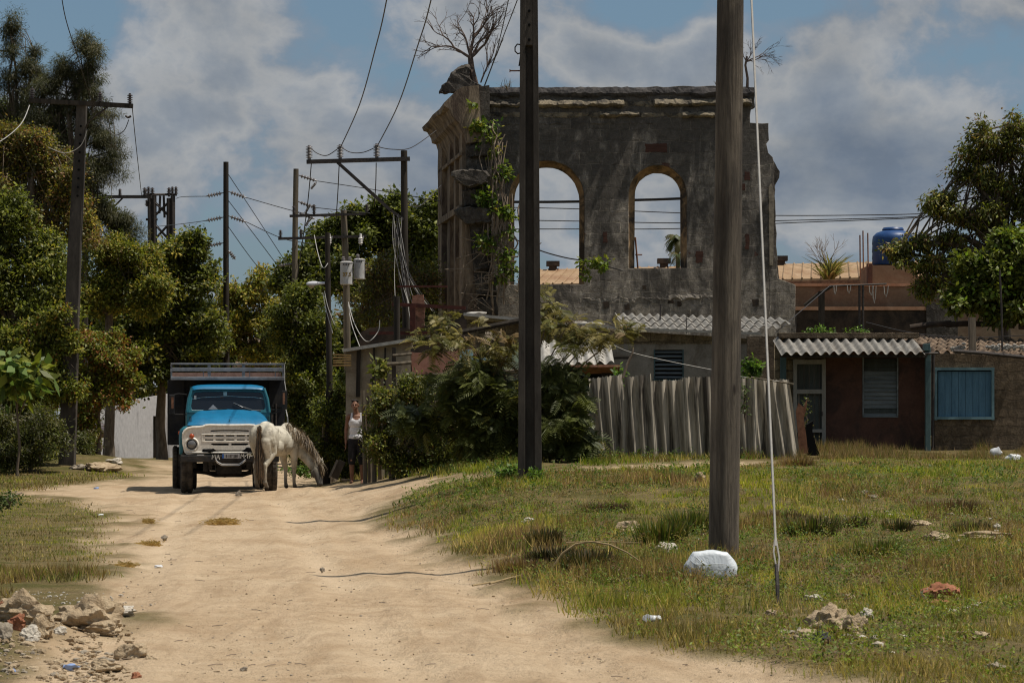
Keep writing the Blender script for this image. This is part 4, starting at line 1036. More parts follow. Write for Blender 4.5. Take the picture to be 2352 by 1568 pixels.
for t0, t1, oo in ((.02, .12, .10), (.16, .2, .05), (.24, .3, .14), (.36, .42, .06), (.5, .56, .12), (.62, .68, .06), (.8, .98, .16)):
    flbox(t0, t1, .002, oo, 300, 720)
flbox(.02, .98, .003, .19, 470, 485); flbox(.02, .98, .003, .16, 348, 356)
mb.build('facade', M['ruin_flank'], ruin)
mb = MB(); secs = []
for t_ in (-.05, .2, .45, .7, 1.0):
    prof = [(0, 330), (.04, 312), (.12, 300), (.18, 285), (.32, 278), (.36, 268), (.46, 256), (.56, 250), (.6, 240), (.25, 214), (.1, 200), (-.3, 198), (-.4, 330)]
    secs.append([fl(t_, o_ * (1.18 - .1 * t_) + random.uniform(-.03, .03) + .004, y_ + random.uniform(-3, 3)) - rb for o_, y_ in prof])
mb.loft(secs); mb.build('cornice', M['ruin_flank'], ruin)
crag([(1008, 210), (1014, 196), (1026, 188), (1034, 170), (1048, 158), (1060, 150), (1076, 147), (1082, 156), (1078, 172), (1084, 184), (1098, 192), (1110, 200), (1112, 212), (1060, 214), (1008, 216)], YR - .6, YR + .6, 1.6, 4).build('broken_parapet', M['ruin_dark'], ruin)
# right end: curved bracket, and a paler strip painting light on the return jamb
mb = MB()
br_ = [(1764, 352), (1776, 368), (1791, 394), (1790, 408), (1781, 424), (1777, 445), (1778, 480), (1784, 600), (1790, 640), (1766, 640), (1762, 480), (1760, 400)]
mb.prism(pxp(rough_line(br_, 10, .8), YR + .1), YR + .1, YR + 1.0)
mb.V = [v_ - rb for v_ in mb.V]; mb.build('end_bracket', M['ruin_dark'], ruin)
mb = MB(); mb.prism(pxp(rough_line([(1766, 430), (1772, 420), (1779, 440), (1776, 608), (1768, 610)], 12, .8), YR - .1), YR - .06, YR - .003)
mb.V = [v_ - rb for v_ in mb.V]; mb.build('lit_jamb_strip', wmat('lit_jamb_strip', (.2, .17, .13, 1), (.4, .34, .26, 1), 9, .95), ruin)
# fill below the sill seen through shrubs
# bare trees rooted on the ruin
p = W(1090, 196, YR - .1); mb = MB()
mb.tube([p, W(1083, 160, YR), W(1080, 130, YR)], [.13, .10, .085], 7, False)
for d_, l_, r_ in (((-.9, .1, .5), 1.0, .05), ((.15, .1, 1), 1.0, .06), ((.8, -.2, .45), 1.0, .05), ((-.4, .4, .8), .9, .045), ((.5, .3, .7), .9, .04)):
    bare(mb, W(1081, 133, YR), Vector(d_).normalized(), l_ * .62, r_, 5, .5, .02)
bt = mb
for d_ in ((.2, 0, 1), (.5, .1, .8)):
    bare(bt, W(1104, 190, YR), Vector(d_).normalized(), .55, .025, 3, .4, .2)
M['deadtwig'] = wmat('dead_twig', (.07, .05, .042, 1), (.15, .11, .09, 1), 10, .95); bt.build('bare_tree', M['deadtwig'], None, org=p); tag(bpy.data.objects['bare_tree'], 'leafless tree rooted on the ruin beside the broken parapet, its twigs spreading wide', 'bare tree')
p = W(1716, 214, YR); mb = MB(); mb.tube([p, W(1717, 180, YR), W(1712, 150, YR), W(1716, 130, YR)], [.05, .04, .035, .03], 6, False)
for d_, l_ in (((.95, .1, .35), .7), ((.8, -.1, .1), .55), ((.5, .1, .8), .4), ((-.3, 0, .9), .3)):
    bare(mb, W(1714, 142, YR), Vector(d_).normalized(), l_ * .62, .02, 4, .38, -.05)
o = mb.build('bare_sapling', M['deadtwig'], None, org=p); tag(o, 'small leafless sapling on the right end of the ruin top, leaning right', 'bare tree')
# vines on the corner of the ruin
vp = W(1130, 700, YR - .9); vine = thing('climbing_vine', 'tangled vine with bright green leaf tufts hanging down the corner of the ruin', 'vine', vp)
foliage('leaves', [(1100, 285, 26, 20, YR - .95, .12), (1105, 320, 16, 10, YR - .95, .1), (1130, 310, 12, 30, YR - .95, .1), (1135, 345, 16, 16, YR - 1, .12), (1085, 245, 8, 22, YR - 1, .1), (1145, 395, 14, 24, YR - 1, .12), (1160, 405, 16, 14, YR - 1, .12),
                   (1105, 445, 30, 20, YR - 1.1, .15), (1135, 475, 28, 22, YR - 1.1, .15), (1165, 490, 14, 16, YR - 1.1, .12), (1120, 560, 30, 22, YR - 1.1, .15), (1160, 590, 26, 24, YR - 1.1, .15), (1175, 620, 20, 20, YR - 1.1, .15), (1150, 540, 30, 14, YR - 1.1, .12), (1150, 640, 24, 16, YR - 1, .12)],
        1700, .15, .11, [((.15, .21, .03), 3), ((.22, .26, .04), 2), ((.07, .12, .02), 2), ((.3, .26, .05), .6)], vine, vp, per=9, cr=.22)
mb = MB()
for i in range(34):
    x0 = random.gauss(1145, 16); y0 = random.choice((300, 380, 440, 500)) + random.uniform(-30, 30); pts = []
    xx = x0; L = random.uniform(80, 260)
    for j in range(9):
        f = j / 8; xx += random.gauss(0, 5); pts.append(W(xx, y0 + L * f, YR - .85 - .25 * math.sin(f * 3) - random.uniform(0, .1)) - vp)
    mb.tube(pts, random.choice((.012, .018, .025)), 4, False)
for i in range(16):
    x0 = random.uniform(1060, 1200); y0 = random.uniform(560, 700); pts = []
    for j in range(7): pts.append(W(x0 + j * random.uniform(-9, 12), y0 + random.gauss(0, 8) + j * random.uniform(-3, 9), YR - 1.2) - vp)
    mb.tube(pts, .014, 4, False)
mb.build('stem', M['twig'], vine)
def shoot(px, py, Y, h, n, label, name='dry_grass_tuft', pal=((.2, .14, .08), (.12, .08, .05)), spread=.3, wd=.02, cat='grass tuft', group=None):
    p = W(px, py, Y); V = []; cs = []
    for i in range(n):
        b = Vector((random.gauss(0, .08), random.gauss(0, .08), -.03)); d = Vector((random.gauss(0, spread), random.gauss(0, spread), 1)).normalized() * h * random.uniform(.4, 1.1)
        s2 = Vector((wd / 2, 0, 0)); c = random.choice(pal); m_ = b + d * .6; tp = b + d + Vector((d.x * .5, d.y * .5, -.1 * h))
        V += [b - s2, b + s2, m_ + s2, m_ - s2, m_ - s2, m_ + s2, tp + s2 * .2, tp - s2 * .2]; cs += [[*c, 1]] * 8
    o = link(bpy.data.objects.new(name, quads_mesh(name, np.array([list(v_) for v_ in V]), M['grass'], np.array(cs)))); o.location = p
    return tag(o, label, cat, group)
shoot(1163, 206, YR, .42, 26, 'dry grass tuft on top of the ruin, left of the concrete pole', wd=.014)
shoot(1650, 200, YR, .3, 12, 'short dry stalks on top of the ruin beside the wooden pole', wd=.014)

# ---------------------------------------------------------------- corrugated sheet
def corr(mb, o, u, v, nrm, pitch, amp, nv=6, jag=0, phase=0, res=10, wob=0, shear=None):
    """wavy sheet: origin o, across vector u, length vector v; a closed 7 mm thick skin"""
    o, u, v, nrm = Vector(o), Vector(u), Vector(v), Vector(nrm).normalized()
    n = max(4, int(u.length / pitch * res)); V = []; th_ = .007
    top = [0 if not jag else random.uniform(-jag, jag) for _ in range(n + 1)]
    for side in (0, 1):
        for j in range(nv + 1):
            for i in range(n + 1):
                f, g_ = i / n, j / nv
                a = math.cos(2 * math.pi * f * u.length / pitch + phase) * amp
                w_ = wob * math.sin(g_ * 5 + i * .13)
                V.append(o + u * f + v * (g_ + (top[i] if j == nv else 0)) + nrm * (a + w_ - side * th_))
    k = n + 1; Fc = []; m_ = (nv + 1) * k
    for j in range(nv):
        for i in range(n):
            a = j * k + i; Fc.append((a, a + 1, a + 1 + k, a + k)); Fc.append((a + m_, a + k + m_, a + 1 + k + m_, a + 1 + m_))
    for i in range(n):
        Fc.append((i, i + m_, i + 1 + m_, i + 1)); a = nv * k + i; Fc.append((a, a + 1, a + 1 + m_, a + m_))
    for j in range(nv):
        a = j * k; Fc.append((a, a + k, a + k + m_, a + m_)); a = j * k + n; Fc.append((a, a + m_, a + k + m_, a + k))
    mb.add(V, Fc)

# fence of upright corrugated sheets
YF = 59.0; fb = gp(1570, YF)
fence = thing('corrugated_fence', 'fence of upright weathered corrugated fibre cement sheets, splayed at its right end', 'fence', fb)
edges = [(1300, 902, 1316, 1084), (1352, 868, 1372, 1082), (1434, 864, 1447, 1072), (1492, 873, 1505, 1066), (1566, 866, 1578, 1062), (1628, 868, 1640, 1060), (1692, 874, 1700, 1056), (1722, 876, 1742, 1056), (1762, 874, 1790, 1054), (1808, 880, 1838, 1052)]
for i in range(len(edges) - 1):
    a, b = edges[i], edges[i + 1]; Yd = YF - .05 + .035 * (i % 2) * 2
    o_ = W(a[2], a[3] + 14, Yd); u_ = W(b[2] + 3, b[3] + 14, Yd) - o_; v_ = W(a[0], a[1], Yd) - o_
    mb = MB(); corr(mb, o_ - fb, u_, v_ + Vector((0, .04 * (i % 3 - 1), random.uniform(-.05, .06))), (0, -1, 0), .222, .062, 10, .012, random.uniform(0, 6), 12, .01)
    mb.build('sheet', M['asb_fence'], fence, True)
mb = MB(); mb.tube([W(1725, 866, YF - .15) - fb, W(1823, 882, YF - .15) - fb], .022, 6); mb.build('rail', M['postwood'], fence)
mb = MB(); mb.tube([W(1430, 868, YF + .1), W(1440, 838, YF + .1), W(1452, 812, YF + .1), W(1455, 797, YF + .1)], [.035, .03, .024, .015], 6)
o = mb.build('pale_stick', M['twig'], None, org=W(1430, 868, YF + .1)); tag(o, 'thin pale stick leaning above the corrugated fence under the louvred dark window', 'stick')

# ---------------------------------------------------------------- middle house
YM = 66.0; hb = gp(1600, YM)
mid = thing('corrugated_roof_house', 'low grey block house with corrugated roof and dark louvred window behind the fence', 'house', hb)
def pl(name, loops, Y, th_, mat, parent, org, bev=0): return plate(name, [pxp(l_, Y) for l_ in loops], Y, th_, mat, parent, bev, org=org)
win = [(1504, 803), (1569, 803), (1569, 871), (1504, 871)]
pl('wall', [[(1398, 790), (1786, 790), (1786, 1000), (1398, 1000)], win], YM, .18, M['greywall'], mid, hb)
pl('upper_wall', [[(1398, 752), (1440, 760), (1600, 770), (1790, 782), (1790, 790), (1398, 790)]], YM - .005, .19, M['stonewall'], mid, hb)
f = MB(); a = W(1536, 837, YM); 
f.box((a.x - hb.x, .14, a.z - hb.z), (.7, .02, .74)); wf = f.build('window', M['black'], mid)
mb = MB()
for i in range(7):
    z0 = W(0, 808 + i * 9.6, YM); mb.box((a.x - hb.x, .05, z0.z - hb.z), (.66, .09, .012), Matrix.Rotation(R(35), 3, 'X'))
mb.build('louvre_slats', M['greyslat'], wf)
mb = MB()
for dx in (-.345, .345): mb.box((a.x - hb.x + dx, .04, a.z - hb.z), (.03, .12, .72))
mb.box((a.x - hb.x, .02, a.z - hb.z - .37), (.76, .2, .03)); mb.build('frame', M['teal'], wf)
mb = MB()   # roof rows: eave follows the slope seen in the photograph
rows = []
for r_ in range(3):
    y0, y1 = YM - .5 + r_ * 1.35, YM + 1.0 + r_ * 1.35
    def rp(px, Y): # roof plane
        f_ = (px - 1430) / 410; base_ = 3.86 - .12 * f_ - .12 * (f_ > .75) * 0
        x_ = W(px, 0, YM).x; return Vector((x_, Y, base_ + (Y - YM) * .105))
    o_ = rp(1425 if r_ else 1425, y0); e_ = rp(1744 if r_ == 0 else (1800 if r_ == 1 else 1838), y0)
    up_ = rp(1425, y1) - o_
    corr(mb, o_ - hb + Vector((0, 0, .03 * r_)), e_ - o_, up_, (0, -.1, 1), .22, .04, 3, .01, 0, 10)
mb.build('roof', M['asb'], mid, True)
mb = MB(); mb.box(((W(1425, 0, YM).x + W(1744, 0, YM).x) / 2 - hb.x, -.48, 3.74 - hb.z), (W(1744, 0, YM).x - W(1425, 0, YM).x, .05, .06), Matrix.Rotation(R(2.1), 3, 'Y'))
mb.build('fascia', M['cream'], mid)
mb = MB(); mb.tube([W(1516, 735, YM + 1), W(1517, 700, YM + 1)], .02, 5); mb.tube([W(1577, 765, YM - .4), W(1576, 727, YM - .4)], .012, 5)
mb.V = [v_ - hb for v_ in mb.V]; mb.build('vent_pipe', M['darkmetal'], mid)
# left part of the house row, behind the shrub
YL = 67.5; lb = gp(1240, YL)
lh = thing('brown_shed', 'brown walled shed with thin pale roof edge behind the feathery shrub', 'shed', lb)
pl('wall', [[(1072, 733), (1400, 757), (1400, 1020), (1072, 1020)]], YL, .2, M['stonewall'], lh, lb)
mb = MB(); a = W(1065, 722, YL - .5); b_ = W(1436, 757, YL - .5); mb.box(((a + b_) / 2) - lb + Vector((0, .9, 0)), ((b_ - a).length, 2.2, .07), Matrix.Rotation(math.atan2(a.z - b_.z, b_.x - a.x), 3, 'Y')); mb.build('roof', M['asb_white'], lh)
mb = MB()
for x_, w_ in ((1092, 46), (1365, 50), (1330, 34)):
    mb = MB(); a = W(x_, 722 + (x_ - 1065) * .094 - 5, YL - .3); V, Fc = rock_mesh(a - lb, (w_ * .0107, .4, .1), x_, .2, 2); mb.add(V, Fc); mb.build('roof_slab_piece', M['asb_white'], lh)
# lean-to with pale corrugated roof
YE2 = 63.0; eb = gp(1340, YE2)
lt = thing('lean_to_shelter', 'lean-to with pale corrugated roof and rusty sheet under it, right of the concrete pole', 'shelter', eb)
mb = MB(); o_ = W(1230, 838, YE2); corr(mb, o_ - eb, W(1411, 832, YE2) - o_, W(1225, 786, YE2 + 1.6) - o_, (0, -.3, 1), .25, .045, 4, 0, .4, 12); mb.build('roof', M['asb_white'], lt, True)
mb = MB(); mb.box(W(1365, 848, YE2 - .2) - eb, (1.15, .6, .05), Matrix.Rotation(R(-14), 3, 'X')); mb.build('rusty_sheet', M['rust'], lt)
mb = MB(); mb.box(W(1340, 880, YE2 + .6) - eb, (1.4, .05, .75)); mb.build('shade_panel', M['black'], lt)  # black panel stands in for the deep shade under the lean-to roof
mb = MB()
for x_ in (1262, 1398, 1386): mb.box(W(x_, 905, YE2 + .05) - eb, (.09, .09, 1.35))
mb.box(W(1442 - 18, 822, YM - .3) - eb, (.5, .05, .05)); mb.build('post', M['darkwood'], lt)
# coloured sheet fence
YC = 61.5; cb = gp(1010, YC)
cf = thing('patchwork_fence', 'patchwork fence of coral, pale blue and pale green sheets on timber rails', 'fence', cb)
for nm, pts, mt in (('coral_sheet', [(944, 808), (990, 812), (1048, 806), (1062, 800), (1064, 852), (1010, 857), (946, 861)], 'coral'), ('coral_sheet', [(1050, 800), (1112, 800), (1112, 852), (1066, 856)], 'coral'), ('blue_sheet', [(1056, 804), (1086, 802), (1088, 846), (1058, 850)], 'paleblue'),
                    ('blue_sheet', [(1092, 822), (1126, 815), (1130, 846), (1096, 848)], 'paleblue'), ('green_sheet', [(1140, 815), (1190, 800), (1192, 852), (1142, 850)], 'palegreen'), ('coral_sheet', [(1230, 836), (1262, 836), (1262, 880), (1230, 880)], 'coral'), ('coral_sheet', [(1060, 868), (1080, 864), (1086, 882), (1068, 884)], 'coral')):
    Yp = YC if nm != 'blue_sheet' else YC - .03
    mb = MB(); mb.prism([(x_ - cb.x, z_ - cb.z) for x_, z_ in pxp(rough_line(pts, 8, .7), Yp)], Yp - cb.y, Yp - cb.y + .012)
    mb.build(nm, M[mt], cf)
for x0, y0, x1, y1, r_ in ((902, 816, 946, 812, .035), (890, 836, 945, 832, .05), (905, 869, 1040, 863, .03), (985, 860, 1190, 850, .035), (1035, 864, 1240, 862, .02)):
    mb = MB(); mb.tube([W(x0, y0, YC - .06) - cb, W((x0 + x1) / 2, (y0 + y1) / 2 + .6, YC - .06) - cb, W(x1, y1, YC - .06) - cb], r_, 6); mb.build('rail', M['postwood'], cf)
mb = MB()
for x_ in (905, 948, 1058, 1130, 1200): mb.box(W(x_, 905, YC + .1) - cb, (.09, .09, 2.1))
mb.build('post', M['darkwood'], cf)
# shack with slab roof, left
YS = 64.0; sb = gp(860, YS)
sh = thing('block_shack', 'small block shack with sloping white roof slab behind the standing man', 'shack', sb)
pl('wall', [rough_line([(794, 802), (945, 778), (960, 900), (955, 1010), (794, 1010)], 20, .6)], YS, .2, wmat('pale_tan_plaster', (.30, .245, .18, 1), (.42, .35, .265, 1), 3, .95, dirt=(.2, .15, .1, 1), dscale=1.8), sh, sb)
mb = MB(); a = W(788, 805, YS - .25); b_ = W(946, 780, YS - .25); mb.box((a + b_) / 2 - sb + Vector((0, .9, 0)), ((b_ - a).length, 2.0, .075), Matrix.Rotation(-math.atan2(b_.z - a.z, b_.x - a.x), 3, 'Y')); mb.build('roof_slab', M['asb_white'], sh)
for x_, w_ in ((823, .09), (858, .05), (884, .04)):
    mb = MB(); mb.box(W(x_, 855, YS - .1) - sb, (w_, .08, 1.15), Matrix.Rotation(R(1), 3, 'Y')); mb.build('post', M['darkwood'], sh)
mb = MB(); a = W(944, 780, YS - .2); b_ = W(1195, 736, YS - .2); mb.tube([a - sb, (a + b_) / 2 - sb + Vector((0, 0, -.03)), b_ - sb], .07, 6); mb.build('beam', M['darkwood'], sh)
mb = MB(); 
for i in range(5): mb.box(W(786, 815 + i * 6, YS - .3) - sb, (.42, .1, .035), Matrix.Rotation(R(random.uniform(-4, 4)), 3, 'Y'))
mb.build('crate_slats', wmat('crate_wood', (.28, .17, .06, 1), (.4, .26, .11, 1), 9, .9), sh)
# dark roofless ruin behind shack
YK = 71.0; kb = gp(900, YK)
dk = thing('dark_outbuilding', 'dark broken wall with red timber behind the block shack', 'outbuilding', kb)
pl('wall', [rough_line([(826, 766), (850, 752), (910, 750), (940, 756), (1010, 742), (1075, 700), (1080, 900), (826, 900)], 9, 2)], YK, .3, M['grimy'], dk, kb)
pl('brick_wall', [rough_line([(946, 678), (972, 676), (976, 712), (974, 752), (946, 756)], 6, 1.6)], YK - .3, .2, wmat('salmon_brick', (.22, .10, .065, 1), (.42, .21, .14, 1), 7, .95, (1, 1, 2), dirt=(.10, .06, .045, 1), dscale=3), dk, kb)
mb = MB(); mb.box(W(948, 735, YK - .45) - kb, (.14, .12, .8)); mb.box(W(985, 703, YK - .4) - kb, (1.9, .1, .09), Matrix.Rotation(R(3), 3, 'Y')); mb.box(W(920, 765, YK - .4) - kb, (1.6, .1, .08)); mb.box(W(970, 676 - 18, YK - .4) - kb, (1.3, .1, .05))
mb.build('timber', wmat('red_timber', (.06, .022, .017, 1), (.11, .035, .025, 1), 9, .9), dk)

# ---------------------------------------------------------------- house with awning
YH = 63.0; ab = gp(1960, YH)
rh = thing('red_brown_house', 'reddish brown house with corrugated awning over door and louvred window', 'house', ab)
door = [(1822, 826), (1896, 826), (1896, 1100), (1822, 1100)]
wn = [(1983, 822), (2061, 822), (2061, 956), (1983, 956)]
pl('wall', [[(1896, 790), (2124, 790), (2124, 1100), (1896, 1100)], wn], YH, .2, M['redwall'], rh, ab)
pl('side_wall', [[(1780, 775), (1896, 775), (1896, 826), (1822, 826), (1822, 1100), (1780, 1100)]], YH + .003, .2, M['stonewall'], rh, ab)
mb = MB(); mb.box(W(1947, 771, YH - .05) - ab, (3.2, .5, .12)); mb.build('lintel', M['tanwall'], rh, bevel=.01)
aw = bpy.data.objects.new('awning', None); 
for k in range(3):
    x0 = 1795 + k * 109; o_ = W(x0, 812 - k * .6 - (k == 2), YH - 1.25); e_ = W(x0 + 113, 811.5 - k * .6, YH - 1.25); up_ = W(x0 - 20 - k * .5, 777, YH - .1) - o_
    mb = MB(); corr(mb, o_ - ab + Vector((0, 0, .008 * (k % 2))), e_ - o_, up_, (0, -.5, 1), .222, .045, 5, 0, math.pi, 14); mb.build('awning_sheet', M['asb'], rh, True)
mb = MB(); mb.box(W(1960, 817, YH - 1.1) - ab, (3.3, .06, .07)); mb.box(W(1960, 800, YH - .2) - ab, (3.3, .06, .07)); mb.build('awning_rafter', M['darkwood'], rh)
dr = MB(); a = W(1859, 930, YH)
for i in range(6): dr.box((a.x - ab.x - .29 + i * .116, .06, W(0, 940, YH).z - ab.z), (.105, .03, 2.25))
dd = dr.build('door', M['greenboard'], rh)
mb = MB()
for x_ in (1826, 1892): mb.box(W(x_, 945, YH - .03) - ab, (.085, .12, 2.4))
for y_, h_ in ((831, .1), (899, .1), (989, .075)): mb.box(W(1859, y_, YH - .028) - ab, (.59, .11, h_))
mb.build('door_frame', M['cream'], dd)
mb = MB(); mb.box(W(1888, 950, YH - .12) - ab, (.025, .05, .1)); mb.build('handle', M['darkmetal'], dd)
mb = MB(); a = W(2022, 889, YH); mb.box((a.x - ab.x, .16, a.z - ab.z), (.8, .02, 1.38)); wn_ = mb.build('window', M['black'], rh)
for i in range(14):
    mb = MB(); y_ = 828 + i * 9.55; a = W(2022, y_, YH); mb.box((a.x - ab.x, .045, a.z - ab.z), (.76, .02, .098), Matrix.Rotation(R(-22 + random.uniform(-5, 5)), 3, 'X'))
    mb.build('slat', M['greyslat'] if i > 2 and random.random() < .75 else M['greenboard'], wn_)
mb = MB()
for dx in (-.395, .395): mb.box((W(2022, 889, YH).x - ab.x + dx, .03, W(0, 889, YH).z - ab.z), (.03, .1, 1.36))
mb.box((W(2022, 889, YH).x - ab.x, .03, W(0, 957, YH).z - ab.z), (.82, .1, .03)); mb.build('frame', M['greyslat'], wn_)
mb = MB(); mb.box(W(2131, 925, YH - 1.0) - ab, (.12, .12, 2.5)); mb.box(W(2128, 797, YH - 1.05) - ab, (.15, .16, .16)); mb.build('corner_post', M['teal'], rh, bevel=.008)
mb = MB(); mb.tube([W(2144, 812, YH - .6) - ab, W(2142, 1040, YH - .6) - ab], .035, 8); mb.tube([W(2104, 812, YH - 1.1) - ab, W(2155, 811, YH - 1.1) - ab], .03, 6); mb.build('drain_pipe', M['darkmetal'], rh)
# dark gap left of the door with pole/post
mb = MB(); mb.box(W(1799, 880, YH - .1) - ab, (.13, .12, 1.6)); mb.build('side_post', M['teal'], rh)
# strip of wall between houses
YG_ = 65.0; gb = gp(1765, YG_)
mb = MB(); mb.box(W(1752, 850, YG_), (.75, .15, 1.6)); o = mb.build('plank_partition', M['tanwall'], None, org=gb); tag(o, 'tan plank partition between the fence and the reddish brown house', 'partition')
# rightmost house
YQ = 62.6; qb = gp(2260, YQ)
qh = thing('blue_shutter_house', 'tan block house with closed blue board shutters at the right edge', 'house', qb)
sw = [(2150, 850), (2279, 850), (2279, 958), (2150, 958)]
pl('wall', [[(2147, 812), (2200, 812), (2900, 860), (2900, 1100), (2147, 1100)], sw], YQ, .2, M['tanwall'], qh, qb)
ws = None
mb = MB(); a = W(2214.5, 904, YQ); mb.box((a.x - qb.x, .1, a.z - qb.z), (1.3, .02, 1.1)); ws = mb.build('window', M['black'], qh)
for i in range(8):
    mb = MB(); mb.box((W(2156 + i * 15.6 + 7, 0, YQ).x - qb.x, .03 + .004 * (i % 2), W(0, 905, YQ).z - qb.z), (.148, .03, 1.04)); mb.build('shutter_board', M['blueshut'], ws)
mb = MB()
for x_ in (2149, 2280): mb.box(W(x_, 904, YQ - .02) - qb, (.06, .1, 1.2))
for y_ in (847, 960): mb.box(W(2214.5, y_, YQ - .025) - qb, (1.37, .1, .06))
mb.build('frame', M['tealpale'], ws)
mb = MB(); mb.tube([W(2190, 806, YQ - .3) - qb, W(2260, 811, YQ - .3) - qb, W(2360, 821, YQ - .3) - qb, W(2900, 860, YQ - .3) - qb], .045, 8); mb.build('eave_pipe', M['darkmetal'], qh)
mb = MB()
for k in range(4):
    y0 = YQ + .1 + k * 1.1; x0 = W(2105, 0, YQ).x; x1 = W(2900, 0, YQ).x; z0 = W(0, 806, YQ).z + .12 * k + .0; o_ = Vector((x0, y0, z0))
    corr(mb, o_ - qb, (x1 - x0, 0, -.34), (0, 1.2, .16), (0, -.1, 1), .24, .055, 3, .03, k * 1.3, 10)
mb.build('roof', M['tile'], qh, True)
for x0, x1, y0, y1 in ((2090, 2185, 752, 742), (2172, 2255, 746, 744), (2256, 2330, 744, 748), (2340, 2440, 750, 756)):
    mb = MB(); mb.tube([W(x0, y0, YQ + 4.6) - qb, W((x0 + x1) / 2, (y0 + y1) / 2 - 2, YQ + 4.6) - qb, W(x1, y1, YQ + 4.6) - qb], .07, 8); mb.build('ridge_cap', M['grimy'], qh)
mb = MB()
for i in range(70):
    V, Fc = rock_mesh(W(random.uniform(2265, 2352), random.gauss(797, 3), YQ - .1) - qb, (.09, .09, .06), i, .3, 1); mb.add(V, Fc)
for i in range(20):
    V, Fc = rock_mesh(W(random.uniform(2185, 2215), random.gauss(799, 3), YQ - .1) - qb, (.1, .09, .06), i, .3, 1); mb.add(V, Fc)
mb.build('roof_rubble', M['asb_white'], qh)['kind'] = 'stuff'
p = W(2233, 806, YQ - .2); mb = MB(); mb.box(W(2233, 768, YQ - .2), (.16, .1, .78), Matrix.Rotation(R(-1), 3, 'Y')); o = mb.build('timber_post', M['oldwood'], None, org=p); tag(o, 'short squared grey timber post standing on the roof edge at right', 'post')
p = W(2302, 806, YQ - .2); mb = MB(); mb.tube([p, W(2300, 700, YQ - .2), W(2296, 620, YQ - .2)], .022, 6); o = mb.build('thin_metal_pole', M['darkmetal'], None, org=p); tag(o, 'thin dark metal pole rising from the right-hand roof through the tree', 'pole')

# ---------------------------------------------------------------- background buildings
YB = 92.0; bb = gp(1960, YB)
ob = thing('ochre_building', 'ochre building with parapet walls behind the low houses, below the blue tank', 'building', bb)
def bx(x0, x1, y0, y1, Y, dep, mt, nm): 
    mb = MB(); a = W(x0, y1, Y); b_ = W(x1, y0, Y); mb.box(((a.x + b_.x) / 2 - bb.x, Y + dep / 2 - bb.y, (a.z + b_.z) / 2 - bb.z), (b_.x - a.x, dep, b_.z - a.z)); return mb.build(nm, M[mt], ob)
bx(1826, 2700, 657, 1000, YB + 2, 6, 'ochre', 'upper_wall'); bx(1824, 2700, 651, 657, YB + 1.95, 6.1, 'salmon', 'lit_parapet_cap')  # caps carry the lit top edge as a brighter colour
bx(1830, 2150, 712, 1000, YB, 1.4, 'grimy', 'lower_wall'); bx(1828, 2128, 704, 712, YB - .05, 1.5, 'salmon', 'lit_parapet_cap'); bx(2128, 2200, 696, 1000, YB - .1, 1.4, 'ruin_dark', 'end_pier')
bx(1996, 2104, 609, 651, YB + 3.5, 2.5, 'ochre', 'tank_base'); bx(1993, 2004, 605, 651, YB + 3.4, .3, 'redwall', 'tank_base_post')
tb = W(2051, 609, YB + 4.6); k_ = (YB + 4.6) / F
prof = [(46, 0), (48, 3), (47, 12), (48, 14), (47, 28), (48, 30), (47, 46), (48, 48), (47, 60), (46, 66), (38, 74), (24, 79), (22, 80), (22, 84), (2, 85)]
mb = MB(); mb.lathe([(r_ * k_, h_ * k_) for r_, h_ in prof], n=40); wt = thing('water_tank', 'round blue plastic water tank on the roof behind the right-hand tree', 'water tank', tb); mb.build('tank_body', M['tankblue'], wt, True)
mb = MB(); mb.lathe([(24 * k_, 79 * k_), (25 * k_, 82 * k_), (22 * k_, 86 * k_), (2 * k_, 88 * k_)], n=30); mb.build('lid', M['tankblue'], wt, True)
for i, (x_, y0, y1) in enumerate(((1976, 540, 640), (1983, 530, 620), (1994, 535, 612))):
    p = W(x_, y1, YB + 2.2); mb = MB(); mb.tube([p, W(x_ - 1, y0, YB + 2.2)], .025, 5); o = mb.build('roof_rod', M['rust'], None, org=p)
    tag(o, ('left of the three rusty rods standing beside the blue tank', 'middle one of the three rusty rods standing beside the blue tank', 'rusty rod closest to the blue tank')[i], 'rod', 'rusty rods beside the tank')
p = W(1885, 770, 80); pf = thing('pipe_clothes_frame', 'dark post and pipe frame with ropes hanging from its crossbar', 'clothes frame', p)
mb = MB(); mb.box(W(1887, 722, 80) - p, (.17, .17, 1.35)); mb.build('post', M['darkwood'], pf)
mb = MB(); mb.tube([W(1848, 702, 80) - p, W(1880, 675, 80) - p, W(1912, 657, 80) - p], [.06, .05, .04], 6); mb.build('brace', M['darkwood'], pf)
mb = MB(); mb.tube([W(1905, 657, 80) - p, W(2036, 652, 80) - p], .03, 6); mb.build('crossbar', M['darkmetal'], pf)
mb = MB()
for x_ in (1974, 1982): mb.tube([W(x_, 656, 80) - p, W(x_, 765, 80) - p], .035, 6)
mb.build('pipe_post', M['darkmetal'], pf)
for x_, w_, h_ in ((1918, 3, 20), (1950, 4, 18), (2001, 5, 22), (2008, 4, 40), (2035, 5, 26)):
    mb = MB(); mb.tube([W(x_ - w_, 656, 79.9) - p, W(x_ - w_ * .7, 656 + h_ * .7, 79.9) - p, W(x_, 656 + h_, 79.9) - p, W(x_ + w_ * .7, 656 + h_ * .6, 79.9) - p, W(x_ + w_, 656, 79.9) - p], .012, 5); mb.build('rope', M['lightwire'], pf)
